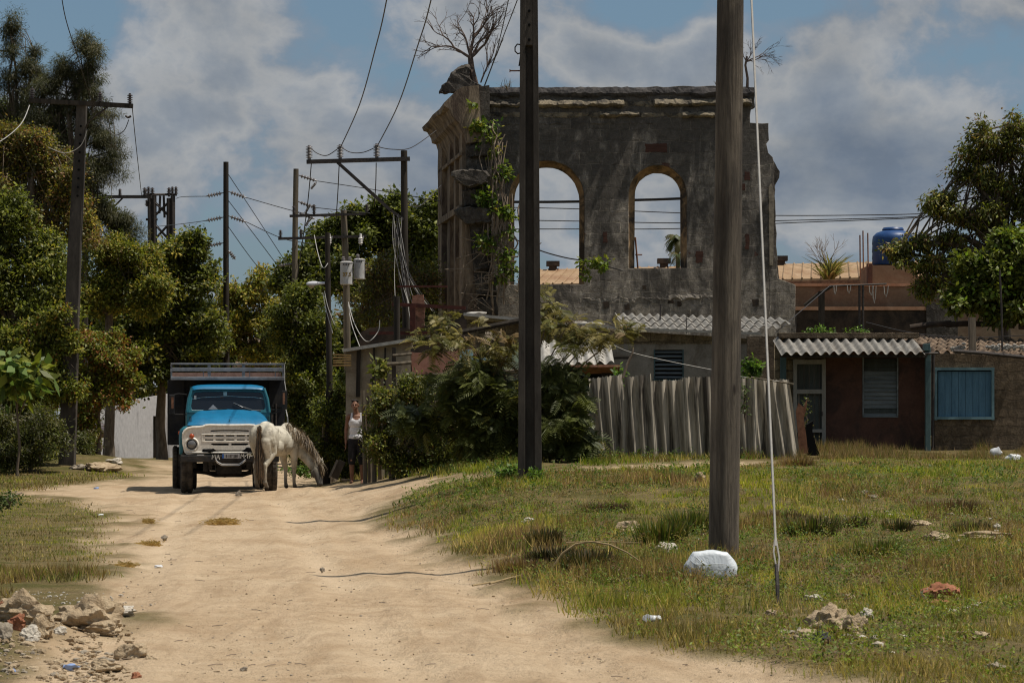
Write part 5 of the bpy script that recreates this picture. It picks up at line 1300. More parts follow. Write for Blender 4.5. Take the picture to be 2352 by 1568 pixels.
# factory roof
YX = 140.0; xb = gp(1700, YX)
fx = thing('factory_building', 'long industrial building with rusty ribbed tin roof behind the ruin', 'factory', xb)
mb = MB(); x0, x1 = W(1215, 0, YX).x, W(2140, 0, YX).x; za, zb_ = W(0, 653, YX).z, W(0, 634, YX).z
ta, tb2 = W(1215, 619, YX + 8).z, W(2140, 599, YX + 8).z
mb.add([(x0, YX, za), (x1, YX, zb_), (x1 + .4, YX + 8, tb2), (x0 + .4, YX + 8, ta), (x0, YX, za - .12), (x1, YX, zb_ - .12), (x1 + .4, YX + 8, tb2 - .12), (x0 + .4, YX + 8, ta - .12)], [(0, 1, 2, 3), (7, 6, 5, 4), (0, 4, 5, 1), (1, 5, 6, 2), (2, 6, 7, 3), (3, 7, 4, 0)])
n_ = 42
for i in range(n_):
    f_ = (i + .5) / n_; xx = x0 + (x1 - x0) * f_; z1, z2 = za + (zb_ - za) * f_, ta + (tb2 - ta) * f_
    mb.tube([(xx - .5, YX - .03, z1 + .02), (xx + .4, YX + 8, z2 + .02)], .05, 4)
mb.V = [v_ - xb for v_ in mb.V]; mb.build('roof', M['facroof'], fx)
mb = MB(); mb.box(((x0 + x1) / 2 - xb.x, 4.5, (za - 1.2) / 2 + .2), (x1 - x0, 7, za - .9)); mb.build('wall', M['grimy'], fx)
mb = MB(); mb.box(((x0 + x1) / 2 - xb.x, 0, (za + zb_) / 2 - xb.z - .2), (x1 - x0, .15, .16), Matrix.Rotation(-math.atan2(zb_ - za, x1 - x0), 3, 'Y')); mb.build('gutter', M['rust'], fx)
for x_, y_ in ((1270, 618), (1525, 612), (1793, 606)):
    k_ = YX / F; c_ = W(x_, y_, YX + 7.5) - xb; mb = MB(); mb.box((c_.x, c_.y, c_.z), (19 * k_, .5, 24 * k_)); mb.box((c_.x, c_.y, c_.z + 13 * k_), (32 * k_, .7, 12 * k_)); mb.build('roof_vent', M['grimy'], fx)

# white boundary wall on the left and building behind the truck
YW = 115.0; wb = gp(310, YW)
bw = thing('whitewashed_wall', 'tall stained whitewashed wall at the end of the road, left of the truck', 'wall', wb, R(17))
pl('wall', [[(200, 940), (262, 925), (420, 898), (470, 892), (470, 1056), (200, 1056)], [(352, 955), (372, 955), (372, 1054.5), (352, 1054.5)]], YW, .25, M['whitewall'], bw, wb)
mb = MB(); mb.box(W(362, 1004, YW + .2) - wb, (.6, .05, 2.2)); mb.build('door', M['darkwood'], bw)
p = gp(372, 112); mb = MB(); mb.tube([p, W(371, 990, 112), W(374, 900, 112)], [.17, .14, .13], 9); o = mb.build('weathered_post', M['bark'], None, org=p); tag(o, 'thick brown post standing against the whitewashed wall', 'post')
p = gp(700, 100); mb = MB(); mb.box(W(704, 985, 100), (.9, .2, 1.1)); o = mb.build('white_wall_fragment', M['whitewall'], None, org=p); tag(o, 'piece of pale wall glimpsed through the trees right of the truck', 'wall')
YV = 128.0; vb = gp(560, YV)
vh = thing('tiled_roof_house', 'distant brown-roofed house half hidden by trees behind the truck', 'house', vb)
mb = MB(); mb.box(W(560, 930, YV + 3) - vb, (4.6, 5, 4.4)); mb.build('wall', M['tanwall'], vh)
mb = MB(); a = W(500, 838, YV); b_ = W(640, 838, YV); c_ = W(620, 775, YV + 4); d_ = W(515, 778, YV + 4)
mb.loft([[a - vb, b_ - vb, c_ - vb, d_ - vb], [v_ - vb + Vector((0, 0, -.12)) for v_ in (a, b_, c_, d_)]]); mb.build('roof', M['tile'], vh)
# ---------------------------------------------------------------- poles, insulators and wires
def insulator(parent, base, h, r, n, mat, up=Vector((0, 0, 1)), name='insulator'):
    prof = [(r * .45, 0), (r * .5, h * .16)]
    for i in range(n):
        z = h * (.18 + .78 * i / n); d = h * .78 / n
        prof += [(r * .45, z), (r, z + d * .15), (r * .95, z + d * .35), (r * .45, z + d * .6)]
    prof += [(r * .4, h)]
    q_ = Vector((0, 0, 1)).rotation_difference(Vector(up).normalized())
    mb = MB(Matrix.Translation(Vector(base)) @ q_.to_matrix().to_4x4()); mb.lathe(prof, n=12)
    return mb.build(name, M[mat], parent, True)
def ppole(name, label, pts, r, mat, Y, foot=None, n=12, group=None, cat='utility pole'):
    """round pole through pixel points top..bottom at depth Y"""
    f = foot if foot is not None else gp(pts[-1][0], Y); t_ = thing(name, label, cat, f, 0, group)
    P = [W(a, b, Y) - f for a, b in pts] + [Vector((0, 0, -.2)) if abs(pts[-1][0] - (CX + f.x / Y * F)) < 3 else Vector((0, 0, -.2))]
    rs = [r[0] + (r[1] - r[0]) * i / (len(P) - 1) for i in range(len(P))]
    mb = MB(); mb.tube(P, rs, n); mb.build('shaft', M[mat], t_, True); return t_, f
def bar(parent, f, a, b, w_, mat, name, Y=None, dy=0):
    A, B = W(a[0], a[1], Y) + Vector((0, dy, 0)), W(b[0], b[1], Y) + Vector((0, dy, 0)); d = B - A
    mb = MB(); q_ = Vector((1, 0, 0)).rotation_difference(d.normalized()).to_matrix()
    mb.box((A + B) / 2 - f, (d.length, w_, w_), q_); return mb.build(name, M[mat], parent)
nw = 0
def wire(label, pts, r=.012, mat='wire', group=None, name='overhead_wire', cat='wire'):
    """pts: (px,py,Y); smoothed with Catmull-Rom"""
    P = [W(*p) for p in pts]; out_ = []
    for i in range(len(P) - 1):
        p0, p1, p2, p3 = P[max(i - 1, 0)], P[i], P[i + 1], P[min(i + 2, len(P) - 1)]
        for k in range(6):
            u = k / 6; out_.append(.5 * ((2 * p1) + (p2 - p0) * u + (2 * p0 - 5 * p1 + 4 * p2 - p3) * u * u + (3 * p1 - p0 - 3 * p2 + p3) * u ** 3))
    out_.append(P[-1]); mb = MB(); mb.tube(out_, r, 5); o = mb.build(name, M[mat], None, True, org=P[0]); return tag(o, label, cat, group)

# near wooden pole, with growth rings of wear: slightly wavy shaft
f = gp(1662, 28.0); wp_ = thing('wooden_pole', 'thick weathered round wooden pole in the foreground, nearest to the camera', 'utility pole', f)
mb = MB(); N_ = 60; secs = []
for i in range(N_):
    t_ = i / (N_ - 1); z = -.15 + t_ * 10.6; rr = .157 - .040 * t_; cx_ = .07 * (z / 6) ; ring = []
    for k in range(28):
        a = 2 * math.pi * k / 28
        q_ = 1 + .02 * math.sin(3 * a + z * .4) + .035 * (float(vnoise(k * .9 + 3, z * .7)) - .5) + .012 * (float(vnoise(k * 3.1, z * 3)) - .5)
        ring.append(Vector((cx_ + rr * q_ * math.cos(a), rr * q_ * math.sin(a), z)))
    secs.append(ring)
mb.loft(secs); sh_ = mb.build('shaft', None, wp_, True)
t = NT('pole_wood'); v = t.coord((1, 1, .045)); n = t.noise(v, 16, 8, .7, .3); n2 = t.noise(t.coord((1, 1, .2)), 3.2, 6, .65, .6); nf = t.noise(v, 60, 4, .7)
kn = t.n('ShaderNodeTexVoronoi'); kn.inputs['Scale'].default_value = 1.0; t.l(t.coord((3.2, 3.2, 1.3)), kn.inputs['Vector'])
c = t.mix(t.ramp(n, [(.3, 0.0), (.7, 1.0)]), (.07, .056, .044, 1), (.24, .20, .155, 1)); c = t.mix(t.ramp(n2, [(.42, 0.0), (.60, .8)]), c, (.045, .038, .033, 1))
c = t.mix(t.ramp(nf, [(.25, .7), (.5, 0.0)]), c, (.02, .016, .013, 1)); c = t.mix(t.ramp(kn.outputs['Distance'], [(.04, .9), (.10, 0.0)]), c, (.03, .022, .018, 1))
t.bsdf(c, .85, t.math('ADD', n, nf), 1.0, .02, .25); sh_.data.materials.clear(); sh_.data.materials.append(t.m)
# guy wire
gtop = Vector((f.x + .1, 28.0, f.z + 9.9)); gfoot = G(1788, 1405); gd = gtop - gfoot
gw = thing('guy_wire', 'taut pale guy wire slanting down to the grass right of the foreground wooden pole', 'guy wire', gfoot)
mb = MB(); mb.tube([gd * .05, gd], .0105, 6); mb.build('wire', M['lightwire'], gw)
mb = MB(); mb.tube([Vector((0, 0, -.1)), gd * .018, gd * .035], .017, 6); mb.build('anchor_rod', M['darkmetal'], gw)
mb = MB(); mb.tube([gd * .022, gd * .04 + Vector((.025, 0, 0)), gd * .06], .007, 5); mb.tube([gd * .03, gd * .045 - Vector((.02, 0, 0)), gd * .06], .007, 5); mb.build('wire_grip', M['lightwire'], gw)

# concrete pole in the middle: H section with recess
YP = 43.0; f = gp(1217, YP); cp = thing('concrete_pole', 'dark rectangular concrete pole with a sunken groove, in front of the ruin', 'utility pole', f)
def cx_at(z): return (W(1217, 0, YP).x + (W(1215, 0, YP).x - W(1217, 0, YP).x) * (z / 7)) - f.x
mb = MB(); Hh = 8.6
def half(z): return .5 * (.372 - .013 * z)
def hsec(z, groove):
    w_ = half(z); g_ = w_ * .42; d_ = .20; cx_ = cx_at(z); gd_ = .09 if groove else .002
    return [Vector((cx_ + x_, y_, z)) for x_, y_ in ((-w_, -d_), (-g_, -d_), (-g_ * .86, -d_ + gd_), (g_ * .86, -d_ + gd_), (g_, -d_), (w_, -d_), (w_, d_), (-w_, d_))]
zg = W(0, 112, YP).z - f.z
mb.loft([hsec(-.3, True), hsec(zg, True), hsec(zg + .03, False), hsec(Hh, False)]); mb.build('shaft', M['conc_pole'], cp, bevel=.008)
mb = MB()
for y_ in (30, 62, 96): mb.lathe([(.022, -.012), (.022, .0)], (cx_at(6), -.2, W(0, y_, YP).z - f.z), 'Y', 10)
mb.build('bolt_hole', M['black'], cp)
mb = MB(); mb.tube([W(1195, 163, YP) - f, W(1172, 163, YP) - f], .012, 6); mb.lathe([(.025, -.17), (.025, -.155)], W(1195, 163, YP) - f, 'X', 8); mb.build('step_peg', M['rust'], cp)
mb = MB(); hk = [W(1196, 103, YP), W(1188, 102, YP), W(1183, 109, YP), W(1183, 118, YP), W(1189, 124, YP), W(1196, 122, YP)]; mb.tube([q_ - f for q_ in hk], .012, 6)
mb.tube([W(1196, 126, YP) - f, W(1194, 140, YP) - f, W(1192, 152, YP) - f], .012, 5); mb.build('hook', M['darkmetal'], cp)

# leaning concrete pole at left
YL_ = 80.0; f = gp(153, YL_); lp_ = thing('leaning_power_pole', 'tapered concrete pole with timber crossarm and three insulators in front of the trees at left', 'utility pole', f)
mb = MB(); secs = []
for (a, b, w_) in ((153, 1100, 37), (163, 800, 33), (172, 560, 29), (181, 400, 26), (188, 240, 23)):
    c_ = W(a, b, YL_) - f; h_ = w_ / 2 / F * YL_; secs.append([c_ + Vector((x_ * h_, y_ * h_, 0)) for x_, y_ in ((-1, -.8), (1, -.8), (1, .8), (-1, .8))])
mb.loft(secs); mb.build('shaft', M['conc_pole'], lp_, bevel=.02)
mb = MB()
for i in range(9):
    y_ = 290 + i * 20; x_ = 188 - (y_ - 240) * .047; mb.lathe([(.035, -.012), (.035, 0)], W(x_, y_, YL_ - .165) - f, 'Y', 8)
mb.build('step_hole', M['black'], lp_)
bar(lp_, f, (70, 233), (308, 246), .13, 'darkwood', 'crossarm', YL_, -.24)
mb = MB(); mb.tube([W(250, 248, YL_) - f + Vector((0, -.24, 0)), W(207, 278, YL_) - f + Vector((0, -.15, 0)), W(193, 300, YL_) - f], .03, 5); mb.build('brace', M['darkmetal'], lp_)
for x_, y_ in ((77, 230), (233, 240), (301, 243)): insulator(lp_, W(x_, y_, YL_) - f + Vector((0, -.24, 0)), .33, .085, 4, 'ceramic')
# second arm, on a pole farther along the line
f2 = gp(192, 110); p2 = thing('power_pole', 'farther pole hidden behind the leaning power pole, its crossarm sticking out right', 'utility pole', f2)
mb = MB(); mb.tube([Vector((0, 0, -.2)), W(197, 440, 110) - f2], [.16, .12], 8); mb.build('shaft', M['darkwood'], p2)
bar(p2, f2, (196, 453), (350, 453), .12, 'darkmetal', 'crossarm', 110, -.2)
for x_ in (277, 335): insulator(p2, W(x_, 452, 110) - f2 + Vector((0, -.2, 0)), .3, .09, 5, 'ceramic')
bar(p2, f2, (284, 455), (240, 500), .06, 'darkmetal', 'brace', 110, -.2)
# lattice structure of the substation
YT2 = 150.0; f = gp(372, YT2); lt2 = thing('lattice_tower', 'dark steel lattice frame with post insulators rising above the tree by the truck', 'lattice tower', f)
mb = MB()
for a, b in (((346, 620), (344, 455)), ((356, 620), (354, 450)), ((397, 620), (397, 450)), ((387, 620), (388, 455))): mb.tube([W(a[0], a[1], YT2) - f, W(b[0], b[1], YT2) - f], .13, 4)
mb.tube([Vector((-.6, 0, 0)), W(346, 620, YT2) - f], .13, 4); mb.tube([Vector((.6, 0, 0)), W(397, 620, YT2) - f], .13, 4); mb.build('upright', M['darkmetal'], lt2)
mb = MB()
for a, b in (((346, 455), (397, 505)), ((397, 455), (346, 505)), ((346, 505), (397, 560)), ((397, 505), (346, 560)), ((335, 504), (362, 504)), ((330, 447), (405, 447)), ((376, 450), (378, 500)), ((368, 450), (366, 490))): mb.tube([W(a[0], a[1], YT2) - f, W(b[0], b[1], YT2) - f], .065, 4)
mb.build('lattice_bar', M['darkmetal'], lt2)
for x_, y_ in ((332, 452), (341, 450), (350, 452), (388, 452), (396, 450), (404, 450)): insulator(lt2, W(x_, y_, YT2) - f, .5, .13, 5, 'ceramic')
for x_ in (337,): insulator(lt2, W(x_, 474, YT2) - f, .35, .12, 4, 'ceramic')

def string(parent, f, a, b, Y, n=5, mat='ceramic_grey', r=.09):
    A, B = W(a[0], a[1], Y) - f, W(b[0], b[1], Y) - f; d = B - A; mb = MB()
    q_ = Vector((0, 0, 1)).rotation_difference(d.normalized()).to_matrix().to_4x4(); mb.M = Matrix.Translation(A) @ q_
    L = d.length; prof = [(.015, 0)]
    for i in range(n):
        z = L * (.15 + .75 * i / n); prof += [(.03, z), (r, z + .03), (r * .9, z + .05), (.03, z + .07)]
    prof += [(.02, L)]
    mb.lathe(prof, n=10); mb.build('insulator_string', M[mat], parent, True)
# pole 519
Y5 = 105.0; p5, f = ppole('power_pole', 'tall dark bare pole with insulator strings on both sides, standing above the truck', [(519, 372), (519, 600), (520, 860)], (.1, .13), 'darkwood', Y5)
for y_ in (447, 503, 562): string(p5, f, (513, y_ - 4), (472, y_ + 4), Y5)
for y_ in (444, 500): string(p5, f, (525, y_ - 4), (566, y_ + 10), Y5)
string(p5, f, (524, 575), (541, 596), Y5, 4)
for i, (a, b, c_) in enumerate((((566, 454), (680, 486), (760, 500)), ((566, 510), (650, 548), (720, 560)))): wire(('upper of two wires running right from the strings of the tall bare pole', 'lower of two wires running right from the strings of the tall bare pole')[i], [(*a, Y5), (*b, Y5 - 4), (*c_, Y5 - 8)], .016)
wire('steep thin wire from near the top of the tall bare pole to the trees', [(524, 400, Y5), (590, 500, Y5 + 3), (668, 620, Y5 + 6)], .014)
wire('thin wire sloping down right from the middle of the tall bare pole', [(524, 460, Y5), (600, 560, Y5 + 2), (660, 640, Y5 + 4)], .014)
wire('thin wire sloping down right from the lower part of the tall bare pole', [(524, 520, Y5), (590, 610, Y5 + 2), (650, 670, Y5 + 4)], .014)
wire('guy strand crossing the sky above the yellowing tree', [(655, 590, Y5), (620, 640, Y5), (590, 690, Y5)], .014)
wire('upper wire between the lattice tower and the tall bare pole', [(472, 451, Y5), (420, 452, 120), (404, 456, 148)], .016)
wire('lower wire between the lattice tower and the tall bare pole', [(472, 507, Y5), (420, 514, 120), (362, 520, 148)], .016)
wire('wire from the lowest left string of the tall bare pole into the tree', [(472, 566, Y5), (430, 574, 110), (395, 590, 112)], .016)
# pole 679
Y6 = 95.0; p6, f = ppole('power_pole', 'brownish bare pole with three sagging insulator strings left of the crossarm pole', [(680, 388), (678, 520), (676, 700), (678, 900)], (.09, .12), 'postwood', Y6)
for y_, L in ((402, 44), (463, 40), (489, 38)): string(p6, f, (685, y_), (685 + L, y_ + 14), Y6, 5, 'ceramic_grey', .07)
for a, b in (((727, 418), (714, 434)), ((712, 470), (700, 492)), ((712, 500), (702, 520))): string(p6, f, a, b, Y6, 4, 'ceramic_grey', .05)
string(p6, f, (672, 606), (640, 610), Y6, 4, 'ceramic_grey', .07)
wire('long thin wire from the topmost string of the brownish pole to the ruin', [(729, 416, Y6), (860, 436, 92), (1010, 462, 90)], .014)
wire('short wire from the second string of the brownish pole into the dark green tree', [(725, 477, Y6), (790, 484, 94), (850, 490, 96)], .014)
# large crossarm pole
Y9 = 72.0; p9, f = ppole('crossarm_pole', 'dark pole with one long crossarm to the left carrying three tall ribbed insulators', [(928, 346), (929, 560), (934, 790)], (.085, .11), 'darkwood', Y9)
bar(p9, f, (705, 373), (942, 366), .105, 'darkmetal', 'crossarm', Y9, -.13)
bar(p9, f, (776, 374), (898, 484), .085, 'darkmetal', 'brace', Y9, -.12); bar(p9, f, (896, 482), (928, 505), .07, 'darkmetal', 'brace', Y9, -.1)
for x_, y_ in ((711, 370), (782, 368), (866, 366)): insulator(p9, W(x_, y_, Y9) - f + Vector((0, -.13, 0)), .4, .095, 8, 'ceramic_grey')
wire('wire rising from the middle insulator of the long crossarm', [(783, 337, Y9), (826, 240, 66), (860, 120, 60), (888, 0, 54), (960, -420, 38)], .014)
wire('wire rising from the right insulator of the long crossarm', [(866, 337, Y9), (915, 240, 66), (958, 110, 60), (990, 0, 54), (1080, -420, 38)], .014)
wire('drooping jumper between the left and middle insulators of the long crossarm', [(712, 338, Y9), (728, 352, Y9), (752, 357, Y9), (782, 337, Y9)], .013)
wire('drooping jumper between the middle and right insulators of the long crossarm', [(782, 337, Y9), (805, 350, Y9), (835, 350, Y9), (866, 337, Y9)], .013)
wire('cable from the right insulator of the long crossarm sagging to the ruin cornice', [(866, 337, Y9), (900, 343, 74), (945, 339, 78), (1002, 300, 84)], .013)
wire('cable from the crossarm pole sagging up to the ruin flank', [(930, 470, Y9), (962, 474, 76), (990, 450, 80), (1014, 425, 84)], .013)
for i, (a, b, c_) in enumerate((((715, 376), (705, 480), (682, 640)), ((779, 376), (776, 440), (772, 500)), ((864, 374), (863, 420), (860, 470)))): wire('%s thin drop wire hanging from the long crossarm' % ('leftmost', 'middle', 'rightmost')[i], [(*a, Y9), (*b, Y9 + .5), (*c_, Y9 + 1)], .014)
# tangle of service cables
for i in range(12):
    x0 = random.uniform(902, 925); x1 = random.uniform(905, 1000); y1 = random.uniform(620, 770); s_x = (x1 - x0)
    o = wire('tangled thin service cable hanging down the crossarm pole', [(x0, random.uniform(478, 520), Y9 - .2), (x0 + s_x * .1 + random.uniform(-8, 8), 560, Y9 - .3), (x0 + s_x * .45, 560 + (y1 - 560) * .55, Y9 - .5), (x1, y1, Y9 - 1)], .0075, random.choice(('wire', 'wire', 'wire', 'lightwire')), 'service cables on the crossarm pole', 'service_cable', 'cable')
# pole with transformers
Y7 = 76.0; p7, f = ppole('transformer_pole', 'grey brown wooden pole carrying two pale transformers', [(789, 483), (795, 620), (797, 780), (800, 940)], (.085, .11), 'postwood', Y7)
bar(p7, f, (666, 497), (840, 492), .07, 'darkmetal', 'crossarm', Y7, -.12); bar(p7, f, (640, 549), (842, 543), .07, 'darkmetal', 'crossarm', Y7, -.12)
for x_, y_ in ((676, 496), (722, 494)): insulator(p7, W(x_, y_, Y7) - f + Vector((0, -.12, 0)), .28, .065, 6, 'ceramic')
for x_, y_ in ((645, 548), (692, 546)): insulator(p7, W(x_, y_, Y7) - f + Vector((0, -.12, 0)), .23, .06, 5, 'ceramic')
insulator(p7, W(843, 490, Y7) - f + Vector((0, -.12, 0)), .25, .06, 6, 'ceramic')
for x_ in (757, 829):
    c_ = W(x_, 562, Y7) - f + Vector((0, -.16, 0)); mb = MB(); mb.lathe([(.03, 0), (.07, .04), (.05, .07), (.07, .1), (.05, .13), (.07, .16), (.04, .2), (.035, .29), (.01, .3)], c_, n=10); mb.box(c_ + Vector((.05, 0, .1)), (.03, .05, .26), Matrix.Rotation(R(14), 3, 'Y')); mb.build('fuse_cutout', M['ceramic_white'], p7, True)
mt_ = wmat('transformer_paint', (.44, .43, .42, 1), (.56, .55, .54, 1), 4, .55, dirt=(.3, .26, .22, 1), dscale=2)
for k, (x0, x1, y0, y1, dy) in enumerate(((783, 812, 602, 655, -.30), (812, 838, 594, 641, .12))):
    k_ = Y7 / F; cx_ = (x0 + x1) / 2; c_ = W(cx_, y1, Y7) + Vector((0, dy, 0)); r_ = (x1 - x0) / 2 * k_; h_ = (y1 - y0) * k_
    tr = thing('transformer', ('pale cylindrical transformer with stencilled number 37.5, the nearer of two on the pole', 'pale cylindrical transformer behind and right of the numbered one')[k], 'transformer', c_)
    mb = MB(); mb.lathe([(r_ * .9, 0), (r_, .01), (r_, h_ * .93), (r_ * 1.07, h_ * .935), (r_ * 1.07, h_ * .965), (r_ * .8, h_), (.01, h_ * 1.02)], n=28); mb.build('tank', mt_, tr, True)
    for dx in ((-.5, .5) if k == 0 else (-.3,)):
        mb = MB(); mb.lathe([(.05, h_ * .98), (.06, h_ + .03), (.035, h_ + .045), (.06, h_ + .07), (.035, h_ + .085), (.055, h_ + .11), (.02, h_ + .13)], (dx * r_, 0, 0), n=12); mb.build('bushing', M['ceramic_grey'], tr, True)
    mb = MB()
    for dx in (-.4, 0, .4): mb.lathe([(.022, -.03), (.022, .03)], (dx * r_, -r_ * .95, h_ * .86), 'Y', 8)
    mb.build('terminal', M['ceramic'], tr)
    if k == 0: text_mesh('number', '37.5', .14, flat('stencil_yellow', (.24, .15, .02, 1), .8), Matrix.Translation((.02, -r_ - .008, h_ * .42)), tr, .004, .004)
    mb = MB(); mb.tube([(r_ * .95, -r_ * .3, h_ * .85), (r_ * 1.05, -r_ * .35, h_ * .4), (r_ * .98, -r_ * .3, .02)], .012, 5); mb.build('cable', M['darkmetal'], tr)
wire('pale service cable dropping from the transformers to the white roof slab', [(800, 700, Y7 - 1), (808, 745, 74), (828, 800, 66)], .011, 'lightwire')
wire('pale service cable looping from the transformers over the shack roof', [(800, 694, Y7 - 1), (815, 745, 72), (842, 784, 70), (868, 762, 70), (872, 735, 70)], .011, 'lightwire')
# street lamp pole
Y8 = 66.0; p8, f = ppole('street_lamp', 'slim dark leaning pole with a pale street light head pointing left', [(752, 534), (754, 700), (757, 880), (752, 1000)], (.06, .09), 'darkwood', Y8, gp(750, Y8), cat='street lamp')
k_ = Y8 / F; c_ = W(703, 653, Y8) - f
mb = MB(); secs = []
for x_, ry, zc in ((0, .2, 0), (1.5, 3.5, .3), (6, 6.2, 0), (14, 7.5, 0), (22, 7, .6), (28, 5.2, 1.4), (36, 4.6, 1.8), (43, 4, 2), (44, 1.5, 2)):
    secs.append([c_ + Vector((x_ * k_, ry * k_ * .9 * math.cos(a), (zc + ry * math.sin(a) * (1 if math.sin(a) > 0 else .55)) * k_)) for a in [2 * math.pi * j / 14 for j in range(14)]])
mb.loft(secs); mb.build('lamp_head', flat('lamp_paint', (.62, .62, .66, 1), .45), p8, True)
mb = MB(); mb.lathe([(.2 * k_, -8.5 * k_), (4.5 * k_, -7.5 * k_), (7 * k_, -4.5 * k_), (7.5 * k_, -2 * k_)], c_ + Vector((13 * k_, 0, 0)), n=16); mb.build('diffuser', flat('lamp_glass', (.5, .4, .27, 1), .2), p8, True)
mb = MB(); mb.tube([c_ + Vector((42 * k_, 0, 2 * k_)), W(755, 652, Y8) - f], .022, 6); mb.build('arm', M['darkmetal'], p8)
wire('pale cable hanging beside the street lamp pole, the left of two', [(741, 672, Y8 - .2), (750, 715, Y8 - .3), (764, 765, Y8 - .4)], .009, 'lightwire')
wire('pale cable hanging beside the street lamp pole, the right of two', [(745, 668, Y8 - .2), (753, 705, Y8 - .3), (768, 745, Y8 - .4)], .009, 'lightwire')
wire('thin cable looping to the lamp pole just under its top', [(722, 540, Y8 + 4), (730, 580, Y8 + 2), (742, 615, Y8), (756, 600, Y8)], .01, 'lightwire')
p10, f = ppole('short_pole', 'short dark wooden pole behind the block shack roof', [(911, 680), (912, 815)], (.075, .085), 'darkwood', 67.0)
# further wires
wire('wire coming down past the leaning pole crossarm in a drooping loop', [(137, -40, 70), (150, 40, 72), (178, 130, 75), (205, 215, 78), (226, 262, 79.5), (245, 295, 79.5), (265, 311, 79.5), (285, 300, 79.5), (296, 275, 79.5)], .013)
o = wire('small dark connector hanging at the end of the looped wire beside the leaning pole', [(288, 266, 79.5), (294, 270, 79.5), (301, 267, 79.5)], .035, 'darkmetal', None, 'wire_connector', 'connector')
wire('drop wire from the right end of the left crossarm down to the farther arm', [(304, 250, 79.7), (312, 330, 88), (325, 448, 109)], .013)
wire('drop wire from the middle of the left crossarm into the casuarina', [(235, 250, 79.7), (252, 290, 84), (256, 345, 90)], .013)
wire('wire from the left crossarm sagging to the left edge of the photo', [(68, 242, 79.7), (48, 285, 76), (0, 325, 70), (-60, 345, 64)], .013, 'lightwire')
wire('thin wire crossing in front of the trees at the left pole', [(-20, 195, 74), (30, 300, 78), (90, 420, 84), (130, 500, 90)], .011)
wire('jumper loop beside the leaning pole shaft', [(200, 300, 79.6), (185, 335, 79.6), (150, 352, 79.6), (110, 338, 79.6)], .011, 'lightwire')
wire('upper horizontal wire behind the ruin', [(1150, 476, 112), (1332, 480, 112), (1560, 489, 112), (1787, 495, 112), (2050, 493, 112), (2180, 488, 112)], .02)
wire('middle horizontal wire behind the ruin', [(1150, 505, 112), (1332, 508, 112), (1560, 512, 112), (1787, 507, 112), (2050, 500, 112), (2180, 493, 112)], .02)
wire('lower horizontal wire behind the ruin', [(1150, 526, 112), (1332, 526, 112), (1560, 525, 112), (1787, 513, 112), (2050, 503, 112), (2180, 496, 112)], .02)
wire('steep wire rising from the ruin corner past the bare tree, the left of two', [(1112, 198, 84), (1140, 120, 76), (1168, 0, 66), (1180, -60, 60)], .013)
wire('steep wire rising from the ruin corner past the bare tree, the right of two', [(1114, 196, 84), (1150, 100, 74), (1192, -10, 64), (1205, -60, 60)], .013)
wire('vine-hung cable across the lower part of the left arch', [(1180, 548, 80), (1240, 575, 80), (1300, 592, 80), (1360, 602, 80), (1430, 622, 80)], .02)
foliage('vine_leaves', [(1390, 606, 34, 10, 79.9, .1), (1345, 602, 14, 7, 79.9, .1), (1350, 625, 10, 12, 79.9, .1)], 260, .14, .09, [((.15, .21, .03), 3), ((.25, .26, .04), 2)], None, (0, 0, 0), per=8, cr=.14)
tag(bpy.data.objects['vine_leaves'], 'bright vine leaves growing along the cable between the two arches', 'vine')
wire('clothes line running from the pale stick past the dark louvred window', [(1405, 790, 59.5), (1447, 808, 59.2), (1530, 828, 59.2), (1640, 850, 59.2), (1700, 864, 59), (1790, 876, 58.8)], .007, 'lightwire', None, 'clothes_line', 'line')
wire('loose wires strung left of the ruin flank', [(1008, 330, 82), (1006, 400, 82), (1012, 470, 83)], .011)
wire('cable crossing from the ochre building over the grey corrugated roof', [(1905, 657, 80), (1850, 705, 74), (1780, 765, 68)], .011)
wire('low cable drooping over the tiled roof on the right', [(1990, 740, 66), (2100, 765, 64), (2230, 775, 63), (2352, 770, 62)], .009)
p = W(1461, 617, YR + .3)
for i, (x_, y0, y1) in enumerate(((1461, 545, 617),)):
    p = W(x_ + 4, y1, 86.2); mb = MB(); mb.tube([p, W(x_ - 2, y0, 86.2)], .03, 5); mb.tube([W(1459, 585, 86.2), W(1475, 585, 86.2)], .02, 4); o = mb.build('antenna_mast', M['rust'], None, org=p); tag(o, 'thin rusty mast seen at the left side of the right arch', 'mast')
# palm and spiky plants behind
def palm(label, px, py, Y, ntop, L, pal, name='palm_tree', foot=None, cat='palm'):
    c_ = W(px, py, Y); b_ = foot if foot is not None else gp(px, Y); t_ = thing(name, label, cat, b_); V = []; cs = []
    for i in range(ntop):
        a = random.uniform(0, 6.28); e = random.uniform(-.5, 1.1); d = Vector((math.cos(a), math.sin(a) * .8, e)).normalized(); pr = c_.copy(); c3 = random.choice(pal); k = random.uniform(.7, 1.3)
        for j in range(9):
            nx_ = pr + d * L / 9; d = (d + Vector((0, 0, -.22))).normalized(); sd = d.cross(Vector((0, 0, 1))).normalized()
            for sg in (-1, 1):
                tip = pr + sd * sg * L * .28 + d * L * .1 + Vector((0, 0, -L * .16)); w2 = d * L * .05
                V += [pr - w2, pr + w2, tip + w2 * .3, tip - w2 * .3]; cs += [[c3[0] * k, c3[1] * k, c3[2] * k, 1]] * 4
            pr = nx_
    link(bpy.data.objects.new('fronds', quads_mesh('fronds', np.array([list(v_ - b_) for v_ in V]), M['leaf'], np.array(cs))), t_)
    mb = MB(); mb.tube([Vector((0, 0, 0)), c_ - b_], [.09, .06], 6); mb.build('trunk', M['bark'], t_)
palm('small palm visible through the right arch of the ruin', 1556, 548, 98, 20, .62, [(.07, .09, .02), (.12, .11, .03)])
